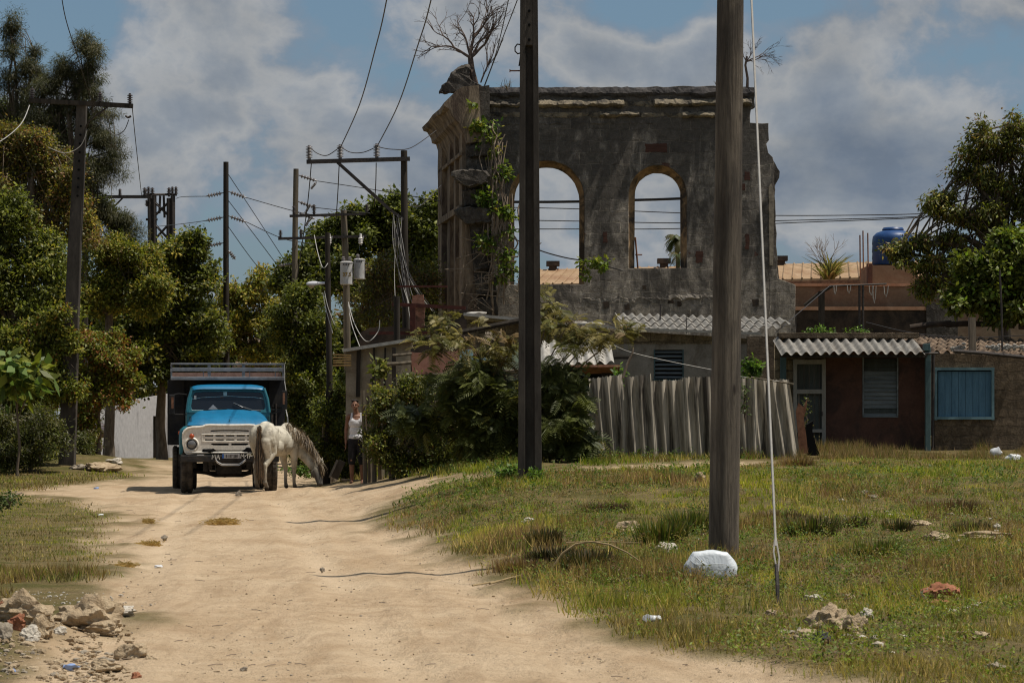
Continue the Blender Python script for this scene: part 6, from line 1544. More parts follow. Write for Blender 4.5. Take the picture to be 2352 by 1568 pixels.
palm('small palm fronds lower in the right arch, beneath the palm crown', 1558, 585, 96, 10, .5, [(.07, .09, .02), (.15, .12, .03)])
shoot(1905, 640, 100, 1.1, 130, 'spiky agave-like plant growing on the roofline right of the ruin', 'spiky_plant', ((.20, .19, .06), (.27, .21, .09), (.11, .12, .04)), .75, .06, 'plant')
p = W(1905, 630, 100.3); mb = MB()
for i in range(6): bare(mb, p, Vector((random.uniform(-.7, .5), 0, 1)).normalized(), .5, .02, 3, .5, .1)
o = mb.build('bare_twigs', M['twig'], None, org=p); tag(o, 'leafless twigs sticking up out of the spiky plant right of the ruin', 'twigs')
# ---------------------------------------------------------------- truck (local: x image-right, y to the rear, z up)
tp = W(528, 0, 60.5); tp.z = 0.0
tp = Vector((tp.x, 60.5, zat(tp.x, 61.5) - .01))
TR = thing('dump_truck', 'old blue truck with white nose and dark high-sided body on the dirt road', 'truck', tp, R(7.3))
paint = lambda nm, a, b_, d: wmat(nm, a, b_, 2.5, .42, (1, 1, 1), .15, .005, .45, 0, d, 2.6, .58, .72)
M['tblue'] = paint('truck_blue', (.001, .13, .275, 1), (.002, .165, .34, 1), (.006, .12, .22, 1))
M['tteal'] = paint('truck_teal', (.01, .11, .15, 1), (.02, .15, .19, 1), (.03, .07, .08, 1))
M['twhite'] = paint('truck_white', (.70, .655, .58, 1), (.80, .76, .68, 1), (.45, .40, .33, 1))
M['tblack'] = wmat('truck_black', (.012, .012, .013, 1), (.035, .033, .032, 1), 6, .55, dirt=(.06, .05, .04, 1), dscale=3)
M['tbody'] = wmat('truck_body_dark', (.012, .013, .017, 1), (.03, .03, .034, 1), 3, .7, dirt=(.045, .04, .036, 1), dscale=1.5)
M['trail'] = wmat('truck_rail_grey', (.16, .18, .21, 1), (.25, .27, .30, 1), 6, .6, dirt=(.12, .11, .11, 1))
M['rubber'] = wmat('tyre_rubber', (.035, .03, .027, 1), (.10, .085, .07, 1), 6, .95, dirt=(.14, .115, .085, 1), dscale=3)
M['chrome'] = flat('chrome', (.5, .5, .5, 1), .25, .5, 1)
M['orange'] = flat('orange_lens', (.42, .07, .015, 1), .25, .6)
M['lens'] = flat('lamp_lens', (.14, .14, .14, 1), .06, .9)
M['tplank'] = wmat('body_plank', (.24, .14, .11, 1), (.36, .22, .17, 1), 5, .9)
# white front panel with real openings
def mir(h): return h + [(-x_, z_) for x_, z_ in reversed(h) if abs(x_) > 1e-6]
fo = mir([(x_ * .965, z_) for x_, z_ in [(0, .90), (.60, .90), (.98, .87), (1.03, .92), (1.075, 1.1), (1.085, 1.25), (1.075, 1.34), (1.04, 1.41), (.96, 1.465), (.86, 1.485), (.70, 1.49), (.62, 1.50), (.56, 1.525), (.45, 1.535), (.25, 1.53), (0, 1.528)]])
def rr(x0, x1, z0, z1, r=.015):
    out_ = []
    for cx_, cz_, a0 in ((x1 - r, z1 - r, 0), (x0 + r, z1 - r, 90), (x0 + r, z0 + r, 180), (x1 - r, z0 + r, 270)):
        for k in range(4): a = R(a0 + 30 * k); out_.append((cx_ + r * math.cos(a), cz_ + r * math.sin(a)))
    return out_
holes = [[(-.44, 1.375), (-.40, 1.405), (-.2, 1.412), (.2, 1.412), (.40, 1.405), (.45, 1.375), (.40, 1.368), (.2, 1.378), (-.2, 1.378), (-.40, 1.368)]]
for i in range(5):
    for z_ in (1.262, 1.17): holes.append(rr(-.549 + i * .232, -.549 + i * .232 + .19, z_, z_ + .036, .012))
holes += [[(-.42, 1.09), (-.40, 1.11), (-.36, 1.115), (-.02, 1.115), (-.02, 1.062), (-.36, 1.062)], [(.42, 1.09), (.40, 1.11), (.36, 1.115), (.03, 1.115), (.03, 1.062), (.36, 1.062)]]
holes.append([(-.42, .99), (-.36, 1.0), (-.3, .965), (.3, .965), (.36, 1.0), (.42, .99), (.40, .93), (-.40, .93)])
ob_ = plate('front_panel', [fo] + holes, .10, .05, M['twhite'], TR, .004)
mb = MB()  # rolled return from the panel back to the fenders
N1 = [Vector((x_ * .985, .145, .9 + (z_ - .9) * .985)) for x_, z_ in fo]; N2 = [Vector((x_ * 1.0, .19, .9 + (z_ - .9) * 1.0)) for x_, z_ in fo]; N3 = [Vector((x_ * 1.0, .30, .9 + (z_ - .9) * .99)) for x_, z_ in fo]
mb.loft([N1, N2, N3], cap=False); mb.build('nose_rim', M['twhite'], TR, True)
mb = MB(); mb.tube([Vector((-.62, .10, 1.31)), Vector((.62, .10, 1.31))], .012, 6); mb.tube([Vector((-.62, .10, 1.15)), Vector((.62, .10, 1.15))], .008, 6)
for s in (-1, 1): mb.tube([Vector((s * .60, .10, 1.31)), Vector((s * .60, .10, 1.14))], .01, 6)
mb.build('grille_frame', M['twhite'], TR)
mb = MB(); brw = [Vector((x_ * .985, .105, z_ - .022)) for x_, z_ in fo if z_ > 1.30]; mb.tube(sorted(brw, key=lambda v_: v_.x), .030, 8); mb.build('brow', M['twhite'], TR, True)
for s in (-1, 1):
    mb = MB(); mb.lathe([(.118, .095), (.135, .075), (.150, .085), (.165, .104)], (s * .835, 0, 1.09), 'Y', 28); mb.build('lamp_housing', M['twhite'], TR, True)
mb = MB(); mb.tube([Vector((-.95, .10, .915)), Vector((0, .09, .905)), Vector((.95, .10, .915))], .022, 8); mb.build('chin_roll', M['twhite'], TR, True)
mb = MB(); mb.box((0, .42, 1.2), (1.25, .3, .6)); mb.build('radiator', M['black'], TR)
# fenders
for s in (-1, 1):
    mb = MB(); secs = []
    for y_, zt, zb_, w_ in ((.17, 1.47, .90, 1.085), (.22, 1.505, .87, 1.105), (.32, 1.515, .88, 1.11), (.5, 1.50, 1.0, 1.10), (.75, 1.50, 1.12, 1.11), (1.1, 1.49, 1.14, 1.11), (1.4, 1.42, 1.05, 1.10), (1.65, 1.25, .85, 1.08), (1.8, 1.05, .72, 1.06)):
        secs.append([Vector((s * x_, y_, z_)) for x_, z_ in ((.62, zt + .01), (.85, zt), (w_ - .1, zt - .03), (w_ - .02, zt - .1), (w_, zt - .2), (w_, zb_), (w_ - .05, zb_), (w_ - .08, zt - .2), (.85, zt - .06), (.62, zt - .05))])
    mb.loft(secs); mb.build('fender', M['tteal'], TR, True)
    mb = MB(); mb.lathe([(.002, .08), (.085, .082), (.098, .07), (.115, .095), (.125, .11), (.125, .13)], (s * .835, 0, 1.09), 'Y', 28); mb.V = [v_ if True else v_ for v_ in mb.V]
    rim = mb.build('headlight', M['tblack'], TR, True)
    mb = MB(); mb.lathe([(.002, .052), (.05, .056), (.085, .068), (.096, .082)], (s * .835, 0, 1.09), 'Y', 28); mb.build('lens', M['lens'], rim, True)
    mb = MB(); mb.lathe([(.002, .055), (.035, .06), (.052, .078), (.055, .11)], (s * .835, 0, 1.27), 'Y', 20); mb.build('turn_signal', M['orange'], TR, True)
    mb = MB(); mb.box((s * 1.105, .45, 1.34), (.05, .12, .07)); mb.build('side_marker', M['orange'], TR, bevel=.01)
# hood
mb = MB(); secs = []
for y_, w_, zs, zt, p_ in ((.17, .90, 1.505, 1.515, 4), (.21, .925, 1.505, 1.56, 3.2), (.30, .935, 1.50, 1.625, 3.4), (.42, .935, 1.50, 1.665, 3.6), (.62, .93, 1.50, 1.70, 3.8), (.95, .915, 1.50, 1.76, 4), (1.3, .90, 1.5, 1.825, 4), (1.56, .90, 1.5, 1.865, 4)):
    row = []
    for k in range(33):
        a = math.pi * k / 32; x_ = -math.cos(a); x_ = math.copysign(abs(x_) ** .8, x_)
        z_ = zs + (zt - zs) * max(0, 1 - abs(x_) ** p_) ** (1 / 2.2)
        # raised side pods and centre ridge
        z_ += .018 * math.exp(-((abs(x_) - .72) / .14) ** 2) * (1 if y_ > .25 else 0) - .012 * math.exp(-((abs(x_) - .52) / .05) ** 2) * (y_ > .25) + .008 * math.exp(-(x_ / .03) ** 2)
        row.append(Vector((x_ * w_, y_, z_)))
    secs.append(row)
mb.loft(secs, closed=False); ho = mb.build('hood', M['tblue'], TR, True)
for s in (-1, 1):
    mb = MB()
    for i in range(5): mb.box((s * .86, .36 + i * .035, 1.60 + i * .022), (.06, .012, .012), Matrix.Rotation(R(-s * 12), 3, 'Y'))
    mb.build('hood_vent', M['tblack'], ho)
mb = MB(); mb.box((0, .24, 1.66 - .06), (.012, .02, .09)); mb.build('hood_seam', M['tteal'], ho)
# cab
mb = MB(); mb.loft([[Vector((x_, y_, z_)) for x_, y_ in ((-.93, 1.5), (.93, 1.5), (.95, 1.65), (.95, 2.55), (.9, 2.62), (-.9, 2.62), (-.95, 2.55), (-.95, 1.65))] for z_ in (.85, 1.3, 1.82)]); mb.build('cab_lower', M['tteal'], TR, True)
wo = [(-.885, 1.80), (.885, 1.80), (.885, 1.9), (.84, 2.2), (.80, 2.32), (.72, 2.36), (-.72, 2.36), (-.80, 2.32), (-.84, 2.2), (-.885, 1.9)]
whole = [(-.83, 1.87), (-.80, 1.845), (.80, 1.845), (.83, 1.87), (.845, 1.95), (.80, 2.20), (.765, 2.265), (.70, 2.285), (.3, 2.295), (-.3, 2.295), (-.70, 2.285), (-.765, 2.265), (-.80, 2.20), (-.845, 1.95)]
wf_ = plate('windscreen_frame', [wo, whole], 0, .05, M['tteal'], TR, .012); wf_.rotation_euler = (R(-14), 0, 0); wf_.location = (0, 1.5 - math.sin(R(14)) * -0 - .0, 0)
# tilt about the scuttle line
Mt = Matrix.Translation((0, 1.5, 1.82)) @ Matrix.Rotation(R(-14), 4, 'X') @ Matrix.Translation((0, 0, -1.82))
wf_.rotation_euler = (0, 0, 0); wf_.location = (0, 0, 0); wf_.data.transform(Mt)
gl = MB(); gl.prism([(x_ * 1.01, 1.82 + (z_ - 1.82) * 1.01) for x_, z_ in whole], .028, .034)
gl.V = [Mt @ v_ for v_ in gl.V]; g1 = gl.build('windscreen', M['glass'], TR)
for dx, dz, w_, h_, mt, nm in ((-.065, 2.235, .08, .09, 'paleblue', 'sticker'), (-.74, 2.15, .05, .09, 'white', 'sticker'), (-.14, 2.16, .07, .04, 'redwall', 'ornament')):
    mb = MB(); mb.box((dx, .024, dz), (w_, .004, h_)); mb.V = [Mt @ v_ for v_ in mb.V]; mb.build(nm, M[mt], g1)
mb = MB(); mb.add([(-.45, .022, 1.87), (-.22, .022, 1.87), (-.34, .022, 1.985), (-.45, .027, 1.87), (-.22, .027, 1.87), (-.34, .027, 1.985)], [(0, 1, 2), (5, 4, 3), (0, 3, 4, 1), (1, 4, 5, 2), (2, 5, 3, 0)]); mb.V = [Mt @ v_ for v_ in mb.V]; mb.build('paper', M['trail'], g1)
mb = MB(); mb.tube([Mt @ Vector((-.80, .022, 2.11)), Mt @ Vector((-.6, .022, 2.15)), Mt @ Vector((0, .022, 2.18)), Mt @ Vector((.6, .022, 2.155)), Mt @ Vector((.81, .022, 2.12))], .006, 5); mb.build('tint_line', M['paleblue'], g1)
for a, b_, mt in (((.54, 1.855), (.12, 2.02), 'chrome'), ((-.55, 1.85), (-.02, 1.885), 'tblack')):
    mb = MB(); mb.tube([Mt @ Vector((a[0], .0, a[1])), Mt @ Vector(((a[0] + b_[0]) / 2, -.01, (a[1] + b_[1]) / 2 - .01)), Mt @ Vector((b_[0], .0, b_[1]))], .011, 5)
    mb.tube([Mt @ Vector((a[0] + (.2 if mt == 'chrome' else -.0), .0, a[1] - .01)), Mt @ Vector((a[0], .0, a[1]))], .012, 5); mb.build('wiper', M[mt], TR)
mb = MB(); secs = []
for y_, w_, zt in ((1.56, .74, 2.325), (1.58, .80, 2.36), (1.66, .825, 2.405), (1.85, .84, 2.435), (2.2, .85, 2.44), (2.5, .84, 2.43), (2.62, .80, 2.38)):
    secs.append([Vector((w_ * math.copysign(abs(math.cos(a)) ** .45, math.cos(a)), y_, 2.30 + (zt - 2.30) * max(0, math.sin(a)) ** .6 + random.uniform(-.002, .002))) for a in [math.pi * k / 24 for k in range(25)]])
mb.loft(secs, closed=False); mb.build('roof', M['tblue'], TR, True)
mb = MB()
for s in (-1, 1):
    mb.add([(s * .93, 1.52, 1.82), (s * .95, 2.6, 1.82), (s * .84, 2.6, 2.36), (s * .83, 1.62, 2.36), (s * .90, 1.52, 1.82), (s * .92, 2.6, 1.82), (s * .81, 2.6, 2.36), (s * .80, 1.62, 2.36)], [(0, 1, 2, 3), (4, 7, 6, 5), (0, 4, 5, 1), (1, 5, 6, 2), (2, 6, 7, 3), (3, 7, 4, 0)])
mb.build('door_window', M['glass'], TR)
mb = MB()
for s in (-1, 1):
    mb = MB(); mb.tube([(s * .925, 1.5, 1.8), (s * .885, 1.55, 2.1), (s * .81, 1.62, 2.34)], .035, 8); mb.build('pillar', M['tteal'], TR, True)
mb = MB(); mb.box((0, 2.61, 2.1), (1.7, .04, .6)); mb.build('cab_back', M['tteal'], TR)
mb = MB(); mb.box((0, 1.9, 2.0), (1.5, .1, .5)); mb.box((-.42, 1.95, 1.85), (.5, .3, .4)); mb.build('seat', M['black'], TR)
# mirrors
for s in (-1, 1):
    zc = 1.98 if s < 0 else 2.08
    mb = MB(); mb.box((s * 1.265, 1.45, zc), (.125, .05, .44 if s < 0 else .42)); mr = mb.build('mirror', M['tblack'], TR, bevel=.012)
    mb = MB(); mb.box((s * 1.25, 1.42, zc + .03), (.05, .012, .26)); mb.build('mirror_glass', M['rust'], mr)
    mb = MB(); mb.tube([(s * .93, 1.55, 1.86 if s > 0 else 2.2), (s * 1.12, 1.5, 1.86 if s > 0 else 2.22), (s * 1.26, 1.46, zc - .18 if s > 0 else zc + .2)], .012, 5); mb.tube([(s * .93, 1.55, 1.75), (s * 1.24, 1.47, zc - .22)], .012, 5); mb.build('mirror_arm', M['tblack'], mr)
# bumper, plate, writing
mb = MB(); mb.box((0, .02, .775), (2.16, .12, .155)); bp_ = mb.build('bumper', M['tblack'], TR, bevel=.02)
mb = MB(); mb.box((.02, -.052, .832), (.385, .01, .105)); pt = mb.build('number_plate', flat('plate_grey', (.32, .31, .31, 1), .5), bp_, bevel=.003)
mb = MB(); mb.box((-.152, -.0585, .832), (.036, .004, .1)); mb.build('plate_band', flat('plate_blue', (.01, .09, .35, 1), .5), pt)
text_mesh('plate_writing', 'B 157 280', .083, flat('plate_ink', (.02, .02, .02, 1), .6), Matrix.Translation((.04, -.059, .832)), pt, .001, .0015, .78)
def strokes(name, segs, off, sc, r, mat, parent):
    mb = MB()
    for sg in segs: mb.tube([Vector((off[0] + x_ * sc, off[1], off[2] + z_ * sc)) for x_, z_ in sg], r, 5)
    return mb.build(name, M[mat], parent)
strokes('painted_letters', [[(0, 0), (.15, 1), (.4, .35), (.65, 1), (.8, 0)], [(1.0, 0), (1.35, 1), (1.7, -.1)], [(1.12, .35), (1.6, .35)]], (-.395, -.046, .765), .10, .0085, 'white', bp_)
strokes('painted_letters', [[(0, 0), (.15, .95), (.4, .4), (.65, .95), (.75, 0)], [(.95, .45), (1.15, .45)], [(1.3, .7), (1.5, 1), (1.5, 0)], [(1.7, .95), (2.15, .95), (1.9, 0)], [(1.8, .45), (2.2, .45)], [(2.35, .45), (2.55, .45)]], (.235, -.046, .785), .10, .0085, 'white', bp_)
mb = MB()
for r_, dz in ((.012, 0), (.012, .028)): mb.tube([(-.31, -.06, .73 + dz), (-.27, -.1, .68 + dz), (-.18, -.12, .63 + dz), (.2, -.12, .63 + dz), (.28, -.1, .68 + dz), (.34, -.06, .73 + dz)], r_, 6)
mb.build('tow_bar', M['chrome'], bp_, True)
for x_, w_ in ((-.46, .26), (.44, .24)):
    mb = MB(); V, Fc = rock_mesh((x_, .088, .95), (w_, .035, .10), x_ * 9, .5, 3); mb.add(V, Fc); mb.build('soot_patch', M['black'], TR)
# chassis and running gear
mb = MB()
for s in (-1, 1):
    mb.box((s * .42, 3.2, .72), (.09, 6.0, .2)); mb.box((s * .42, 1.0, .58), (.08, 1.2, .09)); mb.box((s * .45, 4.8, .6), (.1, 1.4, .14))
for y_ in (.35, 2.2, 3.6, 5.8): mb.box((0, y_, .72), (.84, .1, .18))
mb.build('chassis', M['tblack'], TR)
mb = MB(); mb.tube([(-.85, 1.0, .50), (-.5, 1.0, .46), (-.3, 1.0, .40), (.3, 1.0, .40), (.5, 1.0, .46), (.85, 1.0, .50)], .055, 8); mb.tube([(-.8, .8, .48), (.8, .8, .46)], .022, 6); mb.build('front_axle', M['tblack'], TR, True)
mb = MB(); mb.loft([[Vector((x_, y_, z_)) for x_, y_ in ((-.28, .6), (.28, .6), (.28, 1.9), (-.28, 1.9))] for z_ in (.42, .55, 1.1)]); mb.box((.5, .7, .62), (.16, .3, .2)); mb.box((-.52, .65, .6), (.12, .2, .24)); mb.build('engine', M['tblack'], TR, bevel=.02)
mb = MB(); mb.tube([(-.9, 4.8, .52), (-.25, 4.8, .52), (.25, 4.8, .52), (.9, 4.8, .52)], [.08, .1, .1, .08], 10); mb.lathe([(.05, -.2), (.2, -.12), (.24, 0), (.2, .12), (.05, .2)], (0, 4.8, .5), 'Y', 16); mb.build('rear_axle', M['tblack'], TR, True)
def wheel(x, y, nm='wheel'):
    s = 1 if x > 0 else -1; R_ = .505; W_ = .135
    prof = [(.27, -W_ * .8), (.36, -W_), (.45, -W_), (.485, -W_ * .9), (R_, -W_ * .72), (R_, -.03), (R_ - .018, -.02), (R_ - .018, .02), (R_, .03), (R_, W_ * .72), (.485, W_ * .9), (.45, W_), (.36, W_), (.27, W_ * .8)]
    w_ = MB(); w_.lathe(prof, (x, 0, R_), 'X', 40); w_.V = [v_ + Vector((0, y, 0)) for v_ in w_.V]
    for k in range(30):
        a = 2 * math.pi * k / 30
        for sx in (-.07, .07): w_.box((x + sx, y + (R_ + .003) * math.cos(a + sx), R_ + (R_ + .003) * math.sin(a + sx)), (.07, .03, .016), Matrix.Rotation(-(a + sx) * -1 + math.pi / 2, 3, 'X'))
    o = w_.build(nm, M['rubber'], TR, True)
    m2 = MB(); m2.lathe([(.27, -.1), (.25, -.06), (.2, -.02 * s), (.12, .02 * s), (.10, .08 * s), (.02, .10 * s)], (x, 0, R_), 'X', 24); m2.V = [v_ + Vector((0, y, 0)) for v_ in m2.V]; m2.build('rim', M['tblack'], o, True)
for s in (-1, 1):
    wheel(s * .935, 1.0); wheel(s * .80, 4.8); wheel(s * 1.10, 4.8)
# dump body
mb = MB()
mb.box((0, 2.95, 1.80), (2.60, .07, 1.5)); mb.box((0, 4.7, 1.12), (2.5, 3.5, .08))
for s in (-1, 1): mb.box((s * 1.27, 4.7, 1.85), (.07, 3.5, 1.45))
mb.box((0, 6.45, 1.8), (2.5, .07, 1.4)); mb.build('dump_body', M['tbody'], TR)
mb = MB()
for x_ in (-1.0, -.5, 0, .5, 1.0): mb.box((x_, 2.895, 1.8), (.06, .05, 1.46))
for s in (-1, 1):
    for k in range(5): mb.box((s * 1.325, 3.1 + k * .8, 1.8), (.05, .08, 1.5))
mb.box((0, 2.9, 1.25), (2.6, .06, .07)); mb.box((0, 2.9, 1.95), (2.6, .06, .05)); mb.build('body_rib', M['tbody'], TR)
mb = MB(); mb.box((0, 2.42, 2.585), (2.56, 1.0, .035), Matrix.Rotation(R(1.2), 3, 'X')); mb.build('cab_guard', M['trail'], TR, bevel=.008)
mb = MB(); mb.box((0, 1.93, 2.57), (2.58, .05, .075)); mb.build('guard_lip', M['trail'], TR, bevel=.008)
mb = MB(); mb.box((0, 2.9, 2.655), (2.5, .035, .13)); mb.build('plank', M['tplank'], TR)
mb = MB(); mb.box((0, 1.97, 2.775), (2.54, .04, .085)); mb.box((0, 1.97, 2.90), (2.58, .05, .04))
for x_ in (-1.27, -.42, .36, 1.26): mb.box((x_, 1.985, 2.74), (.07 if abs(x_) < 1 else .04, .05, .34))
for x_ in (-.55, 1.08, .5): mb.box((x_, 1.985, 2.66), (.018, .02, .13))
for s in (-1, 1): mb.box((s * 1.28, 2.45, 2.88), (.03, 1.0, .03)); mb.box((s * 1.28, 2.45, 2.76), (.03, 1.0, .05))
mb.build('guard_rail', M['trail'], TR, bevel=.006)
mb = MB(); mb.tube([(1.29, 1.96, 2.9), (1.29, 1.9, 2.5), (1.30, 1.5, 2.3)], .008, 4); mb.tube([(1.30, 1.5, 1.86), (1.33, 1.4, 1.7), (1.34, 1.4, 1.55)], .014, 5); mb.build('strap', M['lightwire'], TR)
mb = MB(); mb.lathe([(.03, 1.2), (.03, 2.0)], (1.12, 2.75, 0), 'Z', 8); mb.lathe([(.05, 1.3), (.05, 1.75)], (1.02, 2.75, 0), 'Z', 8); mb.build('exhaust_pipe', M['darkmetal'], TR, True)
# ---------------------------------------------------------------- organic bodies: tapered capsules fused by a voxel remesh
def cap_mesh(mb, p0, p1, r0, r1, n=14, fl=None):
    p0, p1 = Vector(p0), Vector(p1); d = (p1 - p0); L = d.length or 1e-6; d /= L
    ref = Vector((0, 0, 1)) if abs(d.z) < .9 else Vector((0, 1, 0)); u = (ref - d * ref.dot(d)).normalized(); w_ = d.cross(u)
    rings = []
    for k in range(5): a = math.pi / 2 * (k / 5); rings.append((-math.cos(a) * r0, max(.02, math.sin(a)) * r0))
    for k in range(1, 6): f_ = k / 6; rings.append((L * f_, r0 + (r1 - r0) * f_))
    for k in range(5, -1, -1): a = math.pi / 2 * (k / 5); rings.append((L + math.cos(a) * r1, max(.02, math.sin(a)) * r1))
    secs = [[p0 + d * h_ + (u * math.cos(2 * math.pi * j / n) + w_ * math.sin(2 * math.pi * j / n) * (fl or 1)) * r_ for j in range(n)] for h_, r_ in rings]
    mb.loft(secs)
def ell(mb, c, r, rot=None, n=16):
    secs = []
    for k in range(13):
        a = math.pi * k / 12; z = -math.cos(a); q_ = max(.03, math.sin(a)); sec = []
        for j in range(n):
            v_ = Vector((r[0] * q_ * math.cos(2 * math.pi * j / n), r[1] * q_ * math.sin(2 * math.pi * j / n), r[2] * z))
            if rot is not None: v_ = rot @ v_
            sec.append(v_ + Vector(c))
        secs.append(sec)
    mb.loft(secs)
def fuse(name, mb, voxel, smooth, mat, parent, keep=None):
    me = mb.me('tmp', None); o = bpy.data.objects.new('tmp', me); COL.objects.link(o)
    m = o.modifiers.new('r', 'REMESH'); m.mode = 'VOXEL'; m.voxel_size = voxel; m.use_smooth_shade = True
    s_ = o.modifiers.new('s', 'SMOOTH'); s_.factor = .5; s_.iterations = smooth
    return finish(o, name, mat, parent)

# ---- horse.  local frame: X along the body (head end), Y to its left, Z up; the neck bends to its right
HY_ = 59.6; hx = (636 - CX) / F * HY_; hp = Vector((hx, HY_, zat(hx, HY_) + .005))
HR = thing('grey_horse', 'thin pale grey horse seen from behind, grazing beside the truck with head down', 'horse', hp, R(62)); HR.scale = (1.08, 1.08, 1.08)
B = MB(); X_ = lambda x, y, z: Vector((x, y, z))
def H(px, py, dY=0):
    """world point seen at px,py into horse frame"""
    return HR_inv @ W(px, py, HY_ + dY)
HR_inv = (Matrix.Translation(hp) @ Matrix.Rotation(R(62), 4, 'Z') @ Matrix.Scale(1.08, 4)).inverted()
# trunk
ell(B, (-.42, 0, 1.07), (.31, .27, .27)); ell(B, (-.47, .135, 1.02), (.25, .165, .29)); ell(B, (-.47, -.135, 1.02), (.25, .165, .29))
ell(B, (-.40, 0, 1.22), (.22, .13, .15)); cap_mesh(B, (-.5, 0, 1.28), (-.22, 0, 1.26), .075, .075)
ell(B, (-.02, 0, .98), (.42, .255, .265)); ell(B, (.1, 0, .92), (.36, .25, .26)); ell(B, (.38, 0, .98), (.26, .215, .29))
cap_mesh(B, (-.3, 0, 1.19), (.35, 0, 1.18), .09, .09); ell(B, (.36, 0, 1.22), (.2, .075, .12)); ell(B, (.55, 0, .93), (.15, .16, .19))
for s in (-1, 1):
    ell(B, (.42, s * .15, .98), (.16, .09, .26)); ell(B, (-.30, s * .17, 1.19), (.08, .07, .07)); ell(B, (-.2, s * .17, .86), (.14, .09, .14))
# hind legs: x, lateral, phase
for s, dx in ((1, .02), (-1, -.06)):
    hipx = -.5 + dx * .5
    cap_mesh(B, (hipx, s * .14, .98), (-.36 + dx, s * .155, .74), .17, .105); cap_mesh(B, (hipx - .08, s * .13, .95), (-.5 + dx, s * .14, .68), .14, .085)
    cap_mesh(B, (-.38 + dx, s * .155, .74), (-.585 + dx, s * .135, .47), .11, .052); cap_mesh(B, (-.60 + dx, s * .135, .50), (-.585 + dx, s * .135, .43), .052, .046)
    cap_mesh(B, (-.59 + dx, s * .135, .44), (-.58 + dx, s * .135, .16), .046, .038); cap_mesh(B, (-.58 + dx, s * .135, .15), (-.55 + dx, s * .135, .11), .048, .043)
    cap_mesh(B, (-.55 + dx, s * .135, .10), (-.52 + dx, s * .135, .05), .042, .05)
for s, dx in ((1, .10), (-1, -.02)):
    cap_mesh(B, (.40, s * .14, .86), (.42 + dx * .5, s * .15, .62), .115, .07); cap_mesh(B, (.42 + dx * .5, s * .15, .62), (.44 + dx, s * .14, .40), .075, .048)
    ell(B, (.445 + dx, s * .14, .385), (.047, .042, .055)); cap_mesh(B, (.44 + dx, s * .14, .36), (.44 + dx, s * .14, .14), .040, .034)
    ell(B, (.44 + dx, s * .14, .13), (.037, .035, .04)); cap_mesh(B, (.45 + dx, s * .14, .10), (.47 + dx, s * .14, .05), .038, .048)
# neck (points picked on the photograph, slight depth offsets) and head
n0 = Vector((.46, 0, 1.05)); poll = H(733, 1062, .15); nm_ = H(705, 1022, .42)
cap_mesh(B, n0, nm_, .19, .125, fl=.72); cap_mesh(B, nm_, poll, .13, .078, fl=.8); cap_mesh(B, (.55, 0, .9), H(698, 1045, .38), .14, .11, fl=.8); cap_mesh(B, H(698, 1045, .38), H(724, 1078, .12), .11, .08, fl=.8)
jaw = H(724, 1087, .0); mz = H(735, 1111, -.2)
cap_mesh(B, poll, H(729, 1085, -.05), .095, .095); cap_mesh(B, H(729, 1084, -.05), mz, .098, .06); ell(B, jaw, (.095, .095, .095)); ell(B, mz, (.066, .066, .056))
for a, b_ in (((735, 1066, .02), (741, 1049, -.02)), ((726, 1066, .06), (722, 1052, .06))):
    cap_mesh(B, H(*a), H((a[0] + b_[0]) / 2 + 1, (a[1] + b_[1]) / 2, b_[2]), .03, .034, fl=.5); cap_mesh(B, H((a[0] + b_[0]) / 2 + 1, (a[1] + b_[1]) / 2, b_[2]), H(*b_), .033, .008, fl=.5)
t = NT('horse_coat'); v = t.coord()
sp = t.n('ShaderNodeSeparateXYZ'); t.l(v, sp.inputs[0])
n = t.noise(v, 3.2, 5, .6, .5); nf = t.noise(v, 30, 5, .7); n3 = t.noise(v, 9, 5, .7)
c = t.mix(t.ramp(n, [(.38, 0.0), (.66, 1.0)]), (.40, .36, .28, 1), (.64, .60, .50, 1)); c = t.mix(t.ramp(n3, [(.54, 0.0), (.66, .65)]), c, (.17, .15, .13, 1))
leg = t.ramp(sp.outputs[2], [(.06, 1.0), (.48, 0.0)]); c = t.mix(t.math('MULTIPLY', leg, .9), c, (.085, .065, .05, 1)); c = t.mix(t.ramp(sp.outputs[2], [(.045, 1.0), (.06, 0.0)]), c, (.03, .025, .02, 1))
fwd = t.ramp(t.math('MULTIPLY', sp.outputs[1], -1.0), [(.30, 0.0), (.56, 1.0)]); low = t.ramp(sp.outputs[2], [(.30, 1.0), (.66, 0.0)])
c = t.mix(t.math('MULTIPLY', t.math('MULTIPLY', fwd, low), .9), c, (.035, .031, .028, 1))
c = t.mix(.25, c, t.ramp(nf, [(.3, .5), (.7, 1.0)]), 'MULTIPLY')
t.bsdf(c, .75, t.math('ADD', nf, n3), .35, .01, .25)
fuse('body', B, .0135, 5, t.m, HR)
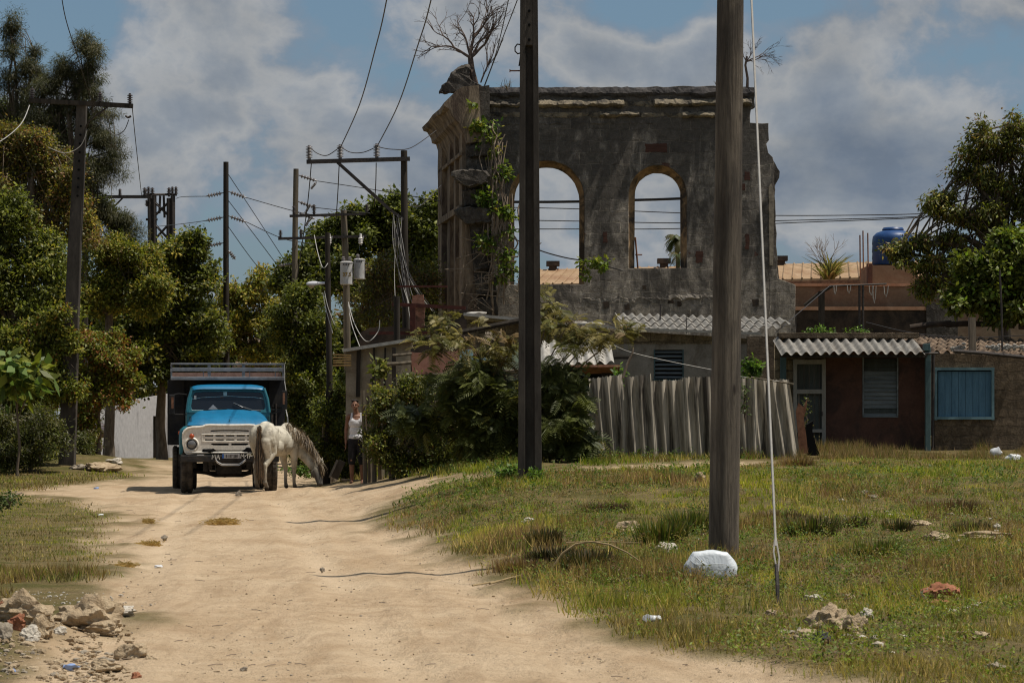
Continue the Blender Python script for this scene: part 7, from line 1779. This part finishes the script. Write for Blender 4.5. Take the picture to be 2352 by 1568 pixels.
# mane and tail as hair strands
def strands(name, label_mat, roots, dirs, L, n, wd, cols, parent, sag=.5, jit=.12, steps=6):
    V = []; cs = []
    for i in range(n):
        k = random.random() * (len(roots) - 1); a = int(k); f_ = k - a
        p = roots[a].lerp(roots[min(a + 1, len(roots) - 1)], f_) + Vector([random.gauss(0, .018) for _ in range(3)])
        d = (dirs[a].lerp(dirs[min(a + 1, len(dirs) - 1)], f_) + Vector([random.gauss(0, jit) for _ in range(3)])).normalized()
        l_ = L * random.uniform(.55, 1.1) / steps; c = random.choice(cols); kk = random.uniform(.6, 1.35); s_ = Vector((random.uniform(-1, 1), random.uniform(-1, 1), 0)).normalized() * wd / 2
        for j in range(steps):
            q_ = p + d * l_; e0 = 1 - .7 * j / steps; e1 = 1 - .7 * (j + 1) / steps
            V += [p - s_ * e0, p + s_ * e0, q_ + s_ * e1, q_ - s_ * e1]; cs += [[c[0] * kk, c[1] * kk, c[2] * kk, 1]] * 4
            p = q_; d = (d + Vector((random.gauss(0, .05), random.gauss(0, .05), -sag / steps * 2))).normalized()
    return link(bpy.data.objects.new(name, quads_mesh(name, np.array([list(v_) for v_ in V]), M['hair'], np.array(cs))), parent)
M['hair'] = leafmat('horse_hair', .12, .5, .35)
mc = [(.11, .075, .04), (.17, .12, .065), (.07, .048, .03), (.26, .19, .11)]
tr_ = [Vector((-.67, -.03, 1.26)), Vector((-.73, -.05, 1.19)), Vector((-.75, -.06, 1.10))]
strands('tail', None, tr_, [Vector((-.12, -.04, -.6)), Vector((-.01, -.05, -1)), Vector((.06, -.04, -1))], .95, 760, .010, [(.10, .075, .055), (.16, .11, .07), (.24, .15, .08), (.06, .05, .04)], HR, .5, .035, 8)
side = (HR_inv.to_3x3() @ Vector((.25, -.75, -.6))).normalized()
mr_ = [Vector((.30, 0, 1.31)), H(690, 992, .38), H(708, 1010, .36), H(722, 1032, .25), H(733, 1054, .1)]
strands('mane', None, mr_, [side] * 5, .34, 1100, .010, mc, HR, .5, .16, 6)
upd = (HR_inv.to_3x3() @ Vector((.35, -.1, .8))).normalized()
strands('mane', None, mr_[:3], [upd] * 3, .09, 160, .009, mc, HR, .1, .3, 4)
strands('forelock', None, [H(734, 1062, -.06), H(737, 1068, -.1)], [(HR_inv.to_3x3() @ Vector((.3, -.5, -.8))).normalized()] * 2, .26, 160, .009, mc, HR, .4, .12, 5)
mb = MB()
for a in ((721, 1081, -.09), (737, 1080, -.11)): ell(mb, H(*a), (.014, .014, .014))
mb.build('eye', M['black'], HR, True)

# ---- man standing by the posts. local: x image right, y away, z up
YM_ = 59.6; mx = (819 - CX) / F * YM_; mz_ = EYE - (1108 - HY) / F * YM_; mp = Vector((mx, YM_, zat(mx, YM_)))
MAN = thing('person', 'man in white sleeveless shirt and dark knee-length shorts standing beside the wooden posts', 'person', mp)
S = (W(819, 918, YM_).z - mp.z) / 1.78
MAN.scale = (S, S, S)
B = MB()
# body: legs bare below the knee shorts; head turned slightly to image left
for s, fx_ in ((-1, -.09), (1, .10)):
    hip_ = Vector((s * .085, .02, .92)); kn = Vector((fx_ * 1.15, -.01 if s < 0 else .05, .50)); an = Vector((fx_ * 1.1, .04 if s < 0 else .09, .08))
    cap_mesh(B, hip_, kn, .088, .058); cap_mesh(B, kn, kn.lerp(an, .35), .054, .056); cap_mesh(B, kn.lerp(an, .35), an, .056, .035); ell(B, kn + Vector((0, -.02, 0)), (.05, .055, .06))
    cap_mesh(B, an + Vector((0, .03, -.03)), an + Vector((s * .02, -.15, -.045)), .035, .03)
    for k in range(5): cap_mesh(B, an + Vector((s * .02 - .032 + k * .016, -.15, -.052)), an + Vector((s * .02 - .034 + k * .017, -.185 + abs(k - (1 if s > 0 else 3)) * .006, -.055)), .0105, .009, 8)
ell(B, (0, .02, .96), (.155, .105, .12)); ell(B, (0, .02, 1.12), (.14, .095, .16)); ell(B, (0, .015, 1.30), (.165, .11, .16)); ell(B, (0, .02, 1.42), (.165, .085, .06))
ell(B, (-.07, -.05, 1.33), (.075, .04, .06)); ell(B, (.07, -.05, 1.33), (.075, .04, .06))
for s in (-1, 1): cap_mesh(B, (s * .05, .03, 1.46), (s * .16, .02, 1.43), .05, .055)
cap_mesh(B, (0, .03, 1.44), (-.02, .0, 1.57), .058, .052)
hc = Vector((-.03, -.01, 1.66))
ell(B, hc + Vector((0, .015, .03)), (.075, .095, .095)); ell(B, hc + Vector((-.002, -.02, -.03)), (.06, .072, .075)); cap_mesh(B, hc + Vector((-.004, -.055, -.075)), hc + Vector((.0, -.03, -.085)), .03, .035)
cap_mesh(B, hc + Vector((-.01, -.09, .02)), hc + Vector((-.012, -.108, -.02)), .011, .016, 8); ell(B, hc + Vector((-.012, -.088, -.055)), (.024, .012, .012)); cap_mesh(B, hc + Vector((-.045, -.072, .032)), hc + Vector((.03, -.078, .032)), .013, .013, 8)
for s in (-1, 1): ell(B, hc + Vector((s * .078, .02, -.005)), (.012, .022, .034))
# right arm (image left) hanging, left arm resting behind the posts
def hand(B, w_, d, side, curl):
    """palm plus five separate fingers; d hanging direction"""
    d = Vector(d).normalized(); sd = Vector(side).normalized(); nr = d.cross(sd)
    cap_mesh(B, w_, w_ + d * .07, .024, .036, 10, .6)
    for k, L in enumerate((.072, .080, .075, .060)):
        b_ = w_ + d * .085 + sd * (.026 - k * .0175); m_ = b_ + (d + nr * curl * .4).normalized() * L * .5; e = m_ + (d + nr * curl * 1.3).normalized() * L * .5
        cap_mesh(B, b_, m_, .0095, .009, 8); cap_mesh(B, m_, e, .009, .0075, 8)
    b_ = w_ + d * .03 + sd * .028; m_ = b_ + (d * .6 + sd * .7 + nr * .2).normalized() * .035; cap_mesh(B, b_, m_, .012, .0105, 8); cap_mesh(B, m_, m_ + (d + nr * .4).normalized() * .032, .0105, .009, 8)
cap_mesh(B, (-.185, .02, 1.41), (-.225, .05, 1.13), .048, .039); cap_mesh(B, (-.225, .05, 1.13), (-.225, .0, .87), .040, .027); hand(B, Vector((-.225, -.003, .86)), (0, -.08, -1), (0, -1, 0), .5)
cap_mesh(B, (.185, .03, 1.41), (.27, .09, 1.15), .048, .039); cap_mesh(B, (.27, .09, 1.15), (.34, .02, .95), .039, .027); hand(B, Vector((.345, .012, .935)), (.25, -.25, -.9), (-.4, -1, 0), .6)
t = NT('skin'); v = t.coord(); n = t.noise(v, 12, 4, .6); sp = t.n('ShaderNodeSeparateXYZ'); t.l(v, sp.inputs[0])
c = t.mix(t.ramp(n, [(.35, 0.0), (.65, 1.0)]), (.16, .075, .045, 1), (.23, .115, .07, 1))
t.bsdf(c, .55, n, .1, .003, .35); skin = t.m
fuse('body', B, .0075, 3, skin, MAN)
C_ = MB()  # tank top
ell(C_, (0, .02, .99), (.175, .125, .10)); ell(C_, (0, .02, 1.12), (.158, .112, .17)); ell(C_, (0, .015, 1.28), (.176, .124, .135)); ell(C_, (-.07, -.05, 1.32), (.085, .05, .065)); ell(C_, (.07, -.05, 1.32), (.085, .05, .065))
for s in (-1, 1): cap_mesh(C_, (s * .10, -.055, 1.36), (s * .095, .0, 1.485), .034, .026); cap_mesh(C_, (s * .095, .0, 1.485), (s * .10, .09, 1.40), .026, .034)
ell(C_, (.13, -.05, .97), (.075, .07, .07)); cap_mesh(C_, (.17, -.03, 1.10), (.16, -.06, .93), .03, .055)
shm = wmat('shirt_cotton', (.62, .61, .63, 1), (.74, .73, .74, 1), 5, .9, (1, 1, 1), .4, .01, .15)
fuse('tank_top', C_, .009, 2, shm, MAN)
D_ = MB()  # shorts
ell(D_, (0, .02, .93), (.17, .12, .13))
for s, fx_ in ((-1, -.09), (1, .10)): cap_mesh(D_, (s * .085, .02, .90), (fx_ * 1.12, .0 if s < 0 else .05, .47), .108, .082)
fuse('shorts', D_, .01, 3, wmat('shorts_cloth', (.012, .012, .014, 1), (.03, .028, .03, 1), 8, .95), MAN)
E_ = MB(); ell(E_, hc + Vector((0, .03, .05)), (.08, .095, .085)); cap_mesh(E_, hc + Vector((-.06, -.035, .10)), hc + Vector((.055, -.035, .10)), .022, .022)
fuse('hair', E_, .008, 2, flat('dark_hair', (.02, .015, .012, 1), .8), MAN)
mb = MB()
for dx in (-.035, .018): ell(mb, hc + Vector((dx, -.078, .012)), (.011, .006, .005), n=8)
mb.build('eye', M['black'], MAN, True)

# ---- wooden posts beside the man
for i, (x_, y0, y1, r_, Y_, lb_) in enumerate(((833, 896, 1030, .05, 59.2, 'leaning grey post directly in front of the man\'s shoulder, tallest of the row'), (845, 908, 1040, .055, 59.4, 'second grey post from the man, close behind the tallest'), (854, 913, 1040, .05, 59.1, 'third grey post from the man, slightly shorter'),
                                               (870, 898, 1040, .07, 59.8, 'thick post with yellow leaves on top, fourth from the man'), (884, 898, 1040, .075, 60.0, 'thick dark post, fifth from the man'), (904, 890, 1040, .08, 60.3, 'wide grey board post, last of the row before the hedge shrub'))):
    p = Vector((W(x_ + 6, 0, Y_).x, Y_, zat(W(x_ + 6, 0, Y_).x, Y_))); tp_ = W(x_, y0, Y_)
    mb = MB(); mb.tube([p - Vector((0, 0, .1)), p.lerp(tp_, .5) + Vector((.01, 0, 0)), tp_], [r_ * 1.05, r_, r_ * .94], 9); o = mb.build('wooden_post', M['postwood'], None, True, org=p); tag(o, lb_, 'post', 'wooden posts beside the man')
foliage('yellow_leaves', [(866, 892, 20, 6, 59.3, .15), (915, 905, 26, 10, 59.0, .2), (880, 920, 12, 14, 59.0, .1)], 420, .09, .05, [((.34, .28, .05), 3), ((.18, .2, .04), 2)], None, (0, 0, 0), per=8, cr=.12)
tag(bpy.data.objects['yellow_leaves'], 'yellowish creeper leaves on top of the wooden posts', 'creeper')
p = G(780, 1096); mb = MB(); mb.box((0, 0, .02), (.62, .12, .05), Matrix.Rotation(R(4), 3, 'Y')); o = mb.build('pale_plank', M['postwood'], None); o.location = G(816, 1108); tag(o, 'pale plank lying on the ground at the man\'s feet', 'plank')
mb = MB(); a = W(757, 1096, 60.5); b_ = W(775, 1056, 60.7); mb.tube([a, b_], .025, 4); mb.box((a + b_) / 2 + Vector((.10, .08, -.02)), (.16, .05, .42), Matrix.Rotation(R(25), 3, 'Y')); o = mb.build('leaning_board', M['darkwood'], None, org=a); tag(o, 'dark board with grey edge leaning between the horse and the man', 'board')
# ---------------------------------------------------------------- rocks and litter
M['rockp'] = wmat('pale_rock', (.36, .265, .165, 1), (.54, .43, .29, 1), 6, .95, (1, 1, 1), 1.0, .04, dirt=(.22, .15, .085, 1), dscale=4)
M['rockw'] = wmat('white_rock', (.5, .45, .37, 1), (.66, .61, .53, 1), 6, .95, (1, 1, 1), 1.0, .035, dirt=(.34, .26, .18, 1), dscale=4)
M['rockg'] = wmat('grey_rock', (.24, .20, .155, 1), (.38, .33, .26, 1), 9, .95, (1, 1, 1), .8, .02)
M['rockr'] = wmat('red_rock', (.26, .10, .055, 1), (.40, .18, .10, 1), 9, .95, (1, 1, 1), .8, .02)
M['rockd'] = wmat('dark_rock', (.03, .03, .035, 1), (.07, .07, .075, 1), 9, .9, (1, 1, 1), .6, .02)
def rock(px, py, wpx, hpx, label, mat='rockp', group=None, name='rock', cat='rock', amp=.42, sub=4, dep=.8):
    p = G(px, py); k = p.y / F; V, Fc = rock_mesh((0, 0, hpx * k * .34), (wpx * k, wpx * k * dep, hpx * k * 1.25), px * 3 + py, amp, sub)
    mb = MB(); mb.add(V, Fc); o = mb.build(name, M[mat], None, True); o.location = p; return tag(o, label, cat, group)
for a in ((60, 1440, 120, 62, 'largest brown boulder at the top of the rubble pile in the lower left corner'), (95, 1470, 60, 55, 'tall brown block right of the largest boulder in the rubble pile', 'rockp'), (70, 1480, 40, 34, 'rounded pale boulder in front of the largest one in the rubble pile', 'rockw'),
          (38, 1455, 46, 34, 'rusty brown lump on the left of the rubble pile', 'rockr'), (4, 1440, 26, 40, 'dark red stone cut by the left edge of the photo', 'rockr'), (6, 1485, 36, 40, 'flat grey stone at the left edge of the photo', 'rockg'),
          (138, 1462, 26, 20, 'square pale stone wedged between boulders of the rubble pile', 'rockw'), (205, 1450, 130, 66, 'wide pale boulder on the right half of the rubble pile', 'rockp'), (250, 1420, 110, 20, 'long white slab sloping off the rubble pile to the road', 'rockw'),
          (240, 1460, 90, 30, 'low tan stone at the foot of the white slab', 'rockp'), (300, 1508, 70, 36, 'tan stone alone at the right tip of the rubble pile', 'rockp'), (345, 1514, 30, 12, 'small flat stone beside the tan stone on the road', 'rockp'),
          (240, 1540, 70, 24, 'low brown stone at the bottom of the rubble pile', 'rockp'), (315, 1566, 26, 16, 'small red stone at the bottom edge of the photo', 'rockr')):
    rock(*a)
# rubble spread: many small pieces as one mass
def gravel(name, label, pts, mats, smin, smax):
    mb = MB()
    for i, (x, y) in enumerate(pts):
        s = random.uniform(smin, smax) * random.choice((.4, .6, .8, 1.2)); V, Fc = rock_mesh((x, y, zat(x, y) + s * .18), (s * random.uniform(.7, 1.8), s * random.uniform(.7, 1.5), s * random.uniform(.4, .9)), i, .3, 1); mb.add(V, Fc)
    o = mb.build(name, M[mats], None); tag(o, label, 'gravel', kind='stuff')
pts = []
while len(pts) < 420:
    px, py = random.gauss(130, 110), random.uniform(1440, 1566)
    if px < 330 and px > -60 and px < 330 - (py - 1500) * .2: pts.append(hit(px, py))
gravel('rubble', 'scattered flat rubble fragments between the boulders in the lower left corner', pts, 'rockp', .02, .055)
pts = [hit(random.gauss(140, 90), random.uniform(1366, 1400)) for _ in range(160)]
gravel('rubble', 'fine pale rubble strip above the boulders at left', pts, 'rockw', .012, .03)
pts = [hit(random.uniform(-20, 260), random.uniform(1490, 1566)) for _ in range(120)]
gravel('rubble', 'greyish and reddish broken pieces among the rubble at lower left', pts, 'rockg', .015, .045)
pts = []
while len(pts) < 2400:
    y = math.exp(random.uniform(math.log(16), math.log(60))); x = random.uniform(-.2, .2) * y
    if road_mask(np.array([x]), np.array([y]))[0] > .5: pts.append((x, y))
gravel('pebbles', 'small dark and pale pebbles strewn over the dirt road', pts[:1500], 'rockg', .005, .016)
gravel('pebbles', 'small pale pebbles strewn over the dirt road', pts[1500:], 'rockp', .006, .022)
for px, py, w_, l_ in ((740, 1312, 12, 'dark stone on the middle of the road'), (560, 1545, 14, 'dark pebble on the road near the bottom edge'), (377, 1236, 14, 'small grey stone on the road near the long straw bundle'), (548, 1130 + 8, 14, 'pinkish stone just in front of the truck')):
    rock(px, py, w_, w_ * .7, l_, 'rockg')
mb = MB()
for i in range(260):
    y = math.exp(random.uniform(math.log(16.5), math.log(58))); x = random.uniform(-.2, .2) * y
    if road_mask(np.array([x]), np.array([y]))[0] < .6: continue
    l_ = random.uniform(.015, .08); a_ = random.uniform(0, 3.14); q_ = Vector((x, y, zat(x, y) + .005)); d_ = Vector((math.cos(a_), math.sin(a_), 0)) * l_; mb.tube([q_ - d_, q_ + Vector((0, 0, .006)), q_ + d_ + Vector((0, 0, random.uniform(0, .01)))], .003, 4)
tag(mb.build('straw_litter', M['twig'], None), 'bits of dry stalk and straw strewn over the dirt road', 'litter', kind='stuff')
# verge stones
for a in ((1608, 1160 - 50, 24, 20, 'pale rock in the grass just left of the wooden pole, far up the verge', 'rockp'), (1986, 1145, 20, 14, 'round grey stone in the middle of the grassy verge', 'rockg'), (2005, 1150, 22, 8, 'flat stone touching the round grey stone', 'rockg'),
          (1932, 1158, 26, 8, 'flat white stone left of the round grey stone', 'rockw'), (1448, 1230, 54, 26, 'crumbled pale lump right of the bent cane', 'rockp'), (1216, 1207, 26, 12, 'small whitish stone in the brown grass of the verge tip', 'rockw'),
          (1530, 1280, 40, 22, 'white cylindrical stone left of the plastic container', 'rockw'), (1910, 1466, 84, 56, 'large pale boulder in the foreground of the right verge', 'rockp'), (1965, 1470, 50, 44, 'smaller boulder joined to the right of the large pale one', 'rockp'), (1990, 1438, 34, 24, 'white stone resting above the large pale boulder', 'rockw'),
          (1835, 1472, 18, 16, 'small white stone left of the large pale boulder', 'rockw'), (1850, 1482, 60, 22, 'low tan stone left of the dark lump', 'rockp'), (1888, 1486, 44, 22, 'dark blue-grey lump in front of the large pale boulder', 'rockd'), (2165, 1385, 70, 36, 'reddish brick rubble lump in the right verge', 'rockr'), (2128, 1384, 24, 26, 'white stone against the reddish brick rubble', 'rockw'), (2160, 1400, 40, 14, 'flat orange brick piece below the reddish lump', 'rockr'),
          (2236, 1482, 62, 22, 'flat pale boulder near the lower right corner', 'rockp'), (2160, 1484, 16, 14, 'small round stone left of the flat pale boulder', 'rockp'), (2290, 1545, 40, 20, 'half-buried pale stone in the bottom right corner', 'rockg'),
          (2270, 1250, 110, 20, 'long low bank of pale rubble at the right edge', 'rockp'), (2150, 1252, 50, 20, 'rubble lump at the left end of the low pale bank', 'rockp'), (2110, 1215, 40, 12, 'flat tan stone above the low pale bank', 'rockp'), (2290, 1222, 16, 10, 'small white stone near the right edge of the verge', 'rockw'),
          (1870, 1392, 44, 14, 'broken white piece right of the guy wire foot', 'rockw'), (1950, 1390, 30, 14, 'pale fragment right of the broken white piece', 'rockp'), (1770, 1425, 24, 12, 'faint stone in the grass below the guy wire', 'rockp')):
    rock(*a)
pts = []
for cx_, cy_, rx, ry, n in ((2080, 1192, 190, 16, 90), (2200, 1178, 160, 12, 50), (1500, 1240, 80, 14, 40), (2280, 1255, 110, 18, 80), (1930, 1480, 110, 20, 60), (2180, 1400, 70, 18, 40)):
    for _ in range(n): pts.append(hit(random.gauss(cx_, rx * .6), random.gauss(cy_, ry * .6)))
gravel('rubble', 'small pale rubble pieces scattered through the grass of the right verge', pts, 'rockw', .015, .05)
# bank of spoil rocks by the far left wall
for a in ((232, 1086, 76, 20, 'large pale hump of rock below the leaning power pole', 'rockp'), (186, 1084, 44, 12, 'low grey stone left of the pale hump by the leaning pole', 'rockg'), (262, 1066, 30, 12, 'whitish rock on the slope of the spoil bank', 'rockw')):
    rock(*a)
# plastic container by the pole
p = G(1632, 1338); k = p.y / F; tc_ = thing('plastic_container', 'large crumpled translucent white plastic container lying at the foot of the wooden pole', 'container', p)
bm = bmesh.new(); bmesh.ops.create_cube(bm, size=1)
bmesh.ops.subdivide_edges(bm, edges=bm.edges, cuts=6, use_grid_fill=True)
for v_ in bm.verts:
    x, y, z = v_.co; m_ = max(abs(x), abs(y), abs(z)) * 2; q_ = v_.co.normalized() * .5
    c_ = v_.co.lerp(q_ * 1.12, .36); tz = (c_.z + .5); sx = 1.0 - .34 * max(0, tz - .45) / .55
    v_.co = Vector((c_.x * 122 * k * sx, c_.y * .30 * (1 - .2 * tz), c_.z * 66 * k + 30 * k))
    v_.co += Vector((.006 * math.sin(z * 9 + y * 5), 0, .004 * math.sin(x * 9 + 1)))
me = bpy.data.meshes.new('shell'); bm.to_mesh(me); bm.free(); me.polygons.foreach_set('use_smooth', [True] * len(me.polygons))
t = NT('milky_plastic'); pp = t.bsdf((.62, .66, .70, 1), .4, t.noise(t.coord(), 5, 4, .6, .6), .8, .03, .45); pp.inputs['Subsurface Weight'].default_value = .3; pp.inputs['Subsurface Radius'].default_value = (.1, .1, .1)
me.materials.append(t.m); link(bpy.data.objects.new('shell', me), tc_)
mb = MB()
mb.tube([Vector((-36 * k, -.16, 50 * k)), Vector((-26 * k, -.165, 40 * k)), Vector((-14 * k, -.168, 33 * k))], .006, 5); mb.tube([Vector((44 * k, -.12, 24 * k)), Vector((32 * k, -.15, 34 * k)), Vector((8 * k, -.165, 36 * k)), Vector((-14 * k, -.168, 33 * k)), Vector((-48 * k, -.11, 34 * k))], .0045, 5); mb.build('moulded_rib', t.m, tc_)
# litter
M['bagw'] = flat('white_plastic', (.7, .72, .74, 1), .4); M['bagb'] = flat('blue_plastic', (.25, .35, .6, 1), .4)
for px, py, w_, h_, l_, m_ in ((1497, 1438, 34, 16, 'flattened white plastic bottle on the verge edge near the road', 'bagw'), (2290, 1048, 26, 20, 'crumpled white plastic bag in front of the blue shutters', 'bagw'), (2328, 1060, 30, 12, 'flat white litter at the right edge below the blue shutters', 'bagw'), (160, 1538, 36, 14, 'blue plastic scrap in the rubble pile', 'bagb'), (363, 1304, 22, 5, 'flat white and blue wrapper lying on the road', 'bagw'), (30, 1555, 16, 10, 'small blue scrap at the bottom of the rubble pile', 'bagb'),
                               (222, 1122, 12, 5, 'blue scrap in the grass below the leaning pole', 'bagb'), (231, 1187, 14, 4, 'white scrap at the edge of the left grass patch', 'bagw')):
    rock(px, py, w_, h_, l_, m_, None, 'litter', 'litter', .5, 2, .6)
# straw bundles on the road
def straw(px, py, wpx, hpx, n, label):
    p = G(px, py); k = p.y / F; V = []; cs = []
    for i in range(n):
        b = Vector((random.gauss(0, wpx * k * .26), random.gauss(0, .05), random.random() * hpx * k)); d = Vector((random.gauss(0, 1), random.gauss(0, .6), random.gauss(0, .3))).normalized() * random.uniform(.03, .09); s_ = Vector((0, 0, .004))
        c = random.choice(((.60, .42, .16), (.42, .27, .10), (.70, .52, .24))); V += [b - s_, b + s_, b + d + s_, b + d - s_]; cs += [[*c, 1]] * 4
    o = link(bpy.data.objects.new('straw_bundle', quads_mesh('straw_bundle', np.array([list(v_) for v_ in V]), M['grass'], np.array(cs)))); o.location = p; tag(o, label, 'straw bundle')
straw(512, 1206, 66, 14, 700, 'long yellow-brown straw bundle lying on the road in front of the truck'); straw(345, 1250, 46, 8, 300, 'thin straw scatter on the road left of the long bundle'); straw(340, 1206, 22, 10, 220, 'small brown straw clump on the left side of the road'); straw(290, 1308, 40, 8, 220, 'pale straw scatter near the white and blue wrapper')
# fallen canes and sticks
def stick(label, pts, r, mat='twig', name='stick'):
    P = [Vector(p) for p in pts]; mb = MB(); mb.tube(P, [r * (1 - .5 * i / (len(P) - 1)) for i in range(len(P))], 6); o = mb.build(name, M[mat], None, True, org=P[0]); tag(o, label, 'stick')
def gpt(px, py, up): # point raised over the ground at px, keeping the pixel
    x, y = hit(px, py); return Vector((x, y, zat(x, y) + up))
Yc = hit(1262, 1335)[1]
M['cane'] = flat('cane', (.34, .25, .13, 1), .7)
stick('long bent dry cane arching over the grass left of the plastic container', [W(a, b, Yc) for a, b in ((1256, 1338), (1268, 1305), (1292, 1270), (1322, 1249), (1358, 1243), (1400, 1250), (1440, 1268), (1475, 1292))], .013, 'cane', 'bent_cane')
stick('thin straight cane crossing under the bent one', [W(a, b, Yc - .3) for a, b in ((1300, 1245), (1380, 1242), (1470, 1246))], .006, 'cane')
stick('forked twig behind the wooden pole pointing up right', [W(a, b, 30) for a, b in ((1690, 1305), (1705, 1280), (1738, 1250))], .012)
stick('dark stick lying in the grass left of the plastic container', [gpt(a, b, .04) for a, b in ((1420, 1352), (1470, 1345), (1530, 1335))], .012, 'bark')
stick('broken cane on the road edge below the brown tussock', [gpt(a, b, .02) for a, b in ((1125, 1352), (1160, 1342), (1196, 1332))], .012, 'cane')
stick('second broken cane lying on the road edge', [gpt(a, b, .02) for a, b in ((1085, 1352), (1130, 1345), (1190, 1334))], .009, 'cane')
stick('upright broken cane stub left of the wooden pole', [W(a, b, 27.5) for a, b in ((1565, 1345 - 20), (1570, 1290))], .012, 'cane')
stick('thin curved root in the grass right of the wooden pole', [W(a, b, 28.5) for a, b in ((1706, 1300), (1720, 1330), (1745, 1358))], .009, 'cane')
stick('pale branch lying in the grass at the left edge', [gpt(a, b, .06) for a, b in ((0, 1160), (25, 1150), (50, 1142))], .03)
# stacked objects by the far wall
p = gp(225, 98); mb = MB(); mb.lathe([(.02, 0), (.3, .02), (.42, .15), (.44, .35), (.36, .5), (.05, .55)], (0, 0, .45), n=20); mb.lathe([(.1, -.2), (.22, .0), (.16, .4), (.02, .45)], (.05, -.3, .1), n=12)
o = mb.build('metal_drum_scrap', wmat('purple_metal', (.12, .05, .06, 1), (.35, .33, .33, 1), 3, .3, spec=.7, metal=.5), None, True); o.location = W(222, 1035, 98); tag(o, 'shiny rounded reddish metal scrap beside the whitewashed wall', 'metal scrap')
# man-high vine posts: dry trunk by horse head
p = gp(757, 67); mb = MB(); mb.tube([p, W(752, 1000, 67), W(748, 960, 67)], [.2, .13, .1], 8); mb.tube([W(735, 1035, 66.9), W(745, 1010, 66.9), W(758, 1012, 66.9)], .04, 6)
o = mb.build('old_stump', M['bark'], None, True, org=p); tag(o, 'old trunk base at the foot of the street lamp, behind the horse', 'stump')
# small broad-leaved plants
def plantlet(px, py, Y, rx, ry, n, L, pal, label):
    b = W(px, py + ry, Y); t_ = thing('leafy_plant', label, 'plant', b)
    o, C = foliage('leaves', [(px, py, rx, ry, Y, .15)], n, L, L * .6, pal, t_, b, per=8, cr=.12)
    mb = MB(); limbs(mb, Vector((0, 0, 0)), [Vector(c) - b for c in C[:10]], .012, .4, .05, 4); mb.build('stem', M['bark'], t_)
PG = [((.10, .18, .03), 3), ((.16, .25, .04), 2), ((.06, .10, .02), 1)]
plantlet(1722, 840, 60.5, 26, 36, 420, .12, PG, 'bright green leafy plant rising behind the fence right of the wooden pole')
plantlet(1712, 915, 58.6, 6, 60, 0 + 160, .06, [((.09, .13, .04), 3), ((.14, .15, .06), 2)], 'thin willow-like weed against the fence right of the wooden pole')
plantlet(1425, 862, 61, 26, 22, 300, .09, PG, 'small leafy plant behind the fence by the pale stick')
plantlet(1880, 765, 70, 60, 10, 300, .1, PG, 'creeping plants on the flat roof behind the dark post')
plantlet(1975, 760, 70, 50, 8, 120, .08, PG, 'few creeper leaves on the roof edge near the pipe frame')
plantlet(1850, 970, 61, 12, 60, 160, .06, [((.12, .14, .04), 3), ((.2, .14, .07), 2)], 'straggly weed at the left side of the open-frame door')
plantlet(1170, 1085, 43.5, 26, 20, 420, .07, PG, 'leafy dark weed clump at the left foot of the concrete pole')
plantlet(1232, 1092, 42.5, 18, 10, 240, .06, PG, 'bright weeds at the right foot of the concrete pole')
plantlet(870, 840, 63.3, 26, 22, 160, .16, [((.16, .18, .05), 3), ((.24, .22, .07), 2)], 'hanging pale-leaved plant on the wall of the block shack')
plantlet(690, 1080, 62.5, 40, 14, 420, .07, PG, 'low green weeds growing between the horse and the hedge')
plantlet(20, 1150, 36, 30, 18, 420, .045, [((.07, .11, .03), 3), ((.10, .12, .04), 2)], 'low leafy bush cut by the left edge beside the road')
# rusty figure-like scrap by the fence end: two folded sheets
a = W(1845, 1040, 60.0)
mb = MB(); mb.prism([(x_ - a.x, z_ - a.z) for x_, z_ in pxp([(1836, 1045), (1832, 985), (1828, 945), (1834, 925), (1846, 935), (1855, 912), (1852, 940), (1846, 960), (1852, 1000), (1856, 1040)], 60.0)], 0, .05)
o = mb.build('rusty_scrap', M['rust'], None, org=None); o.location = a; tag(o, 'crumpled rusty sheet leaning at the right end of the corrugated fence', 'scrap metal')
a = W(1866, 1045, 60.2); mb = MB(); mb.prism([(x_ - a.x, z_ - a.z) for x_, z_ in pxp([(1855, 1045), (1853, 975), (1868, 966), (1866, 990), (1874, 1020), (1884, 1045)], 60.2)], 0, .3)
o = mb.build('black_sack', M['black'], None); o.location = a; tag(o, 'black sack-like heap between the rusty sheet and the door', 'sack')
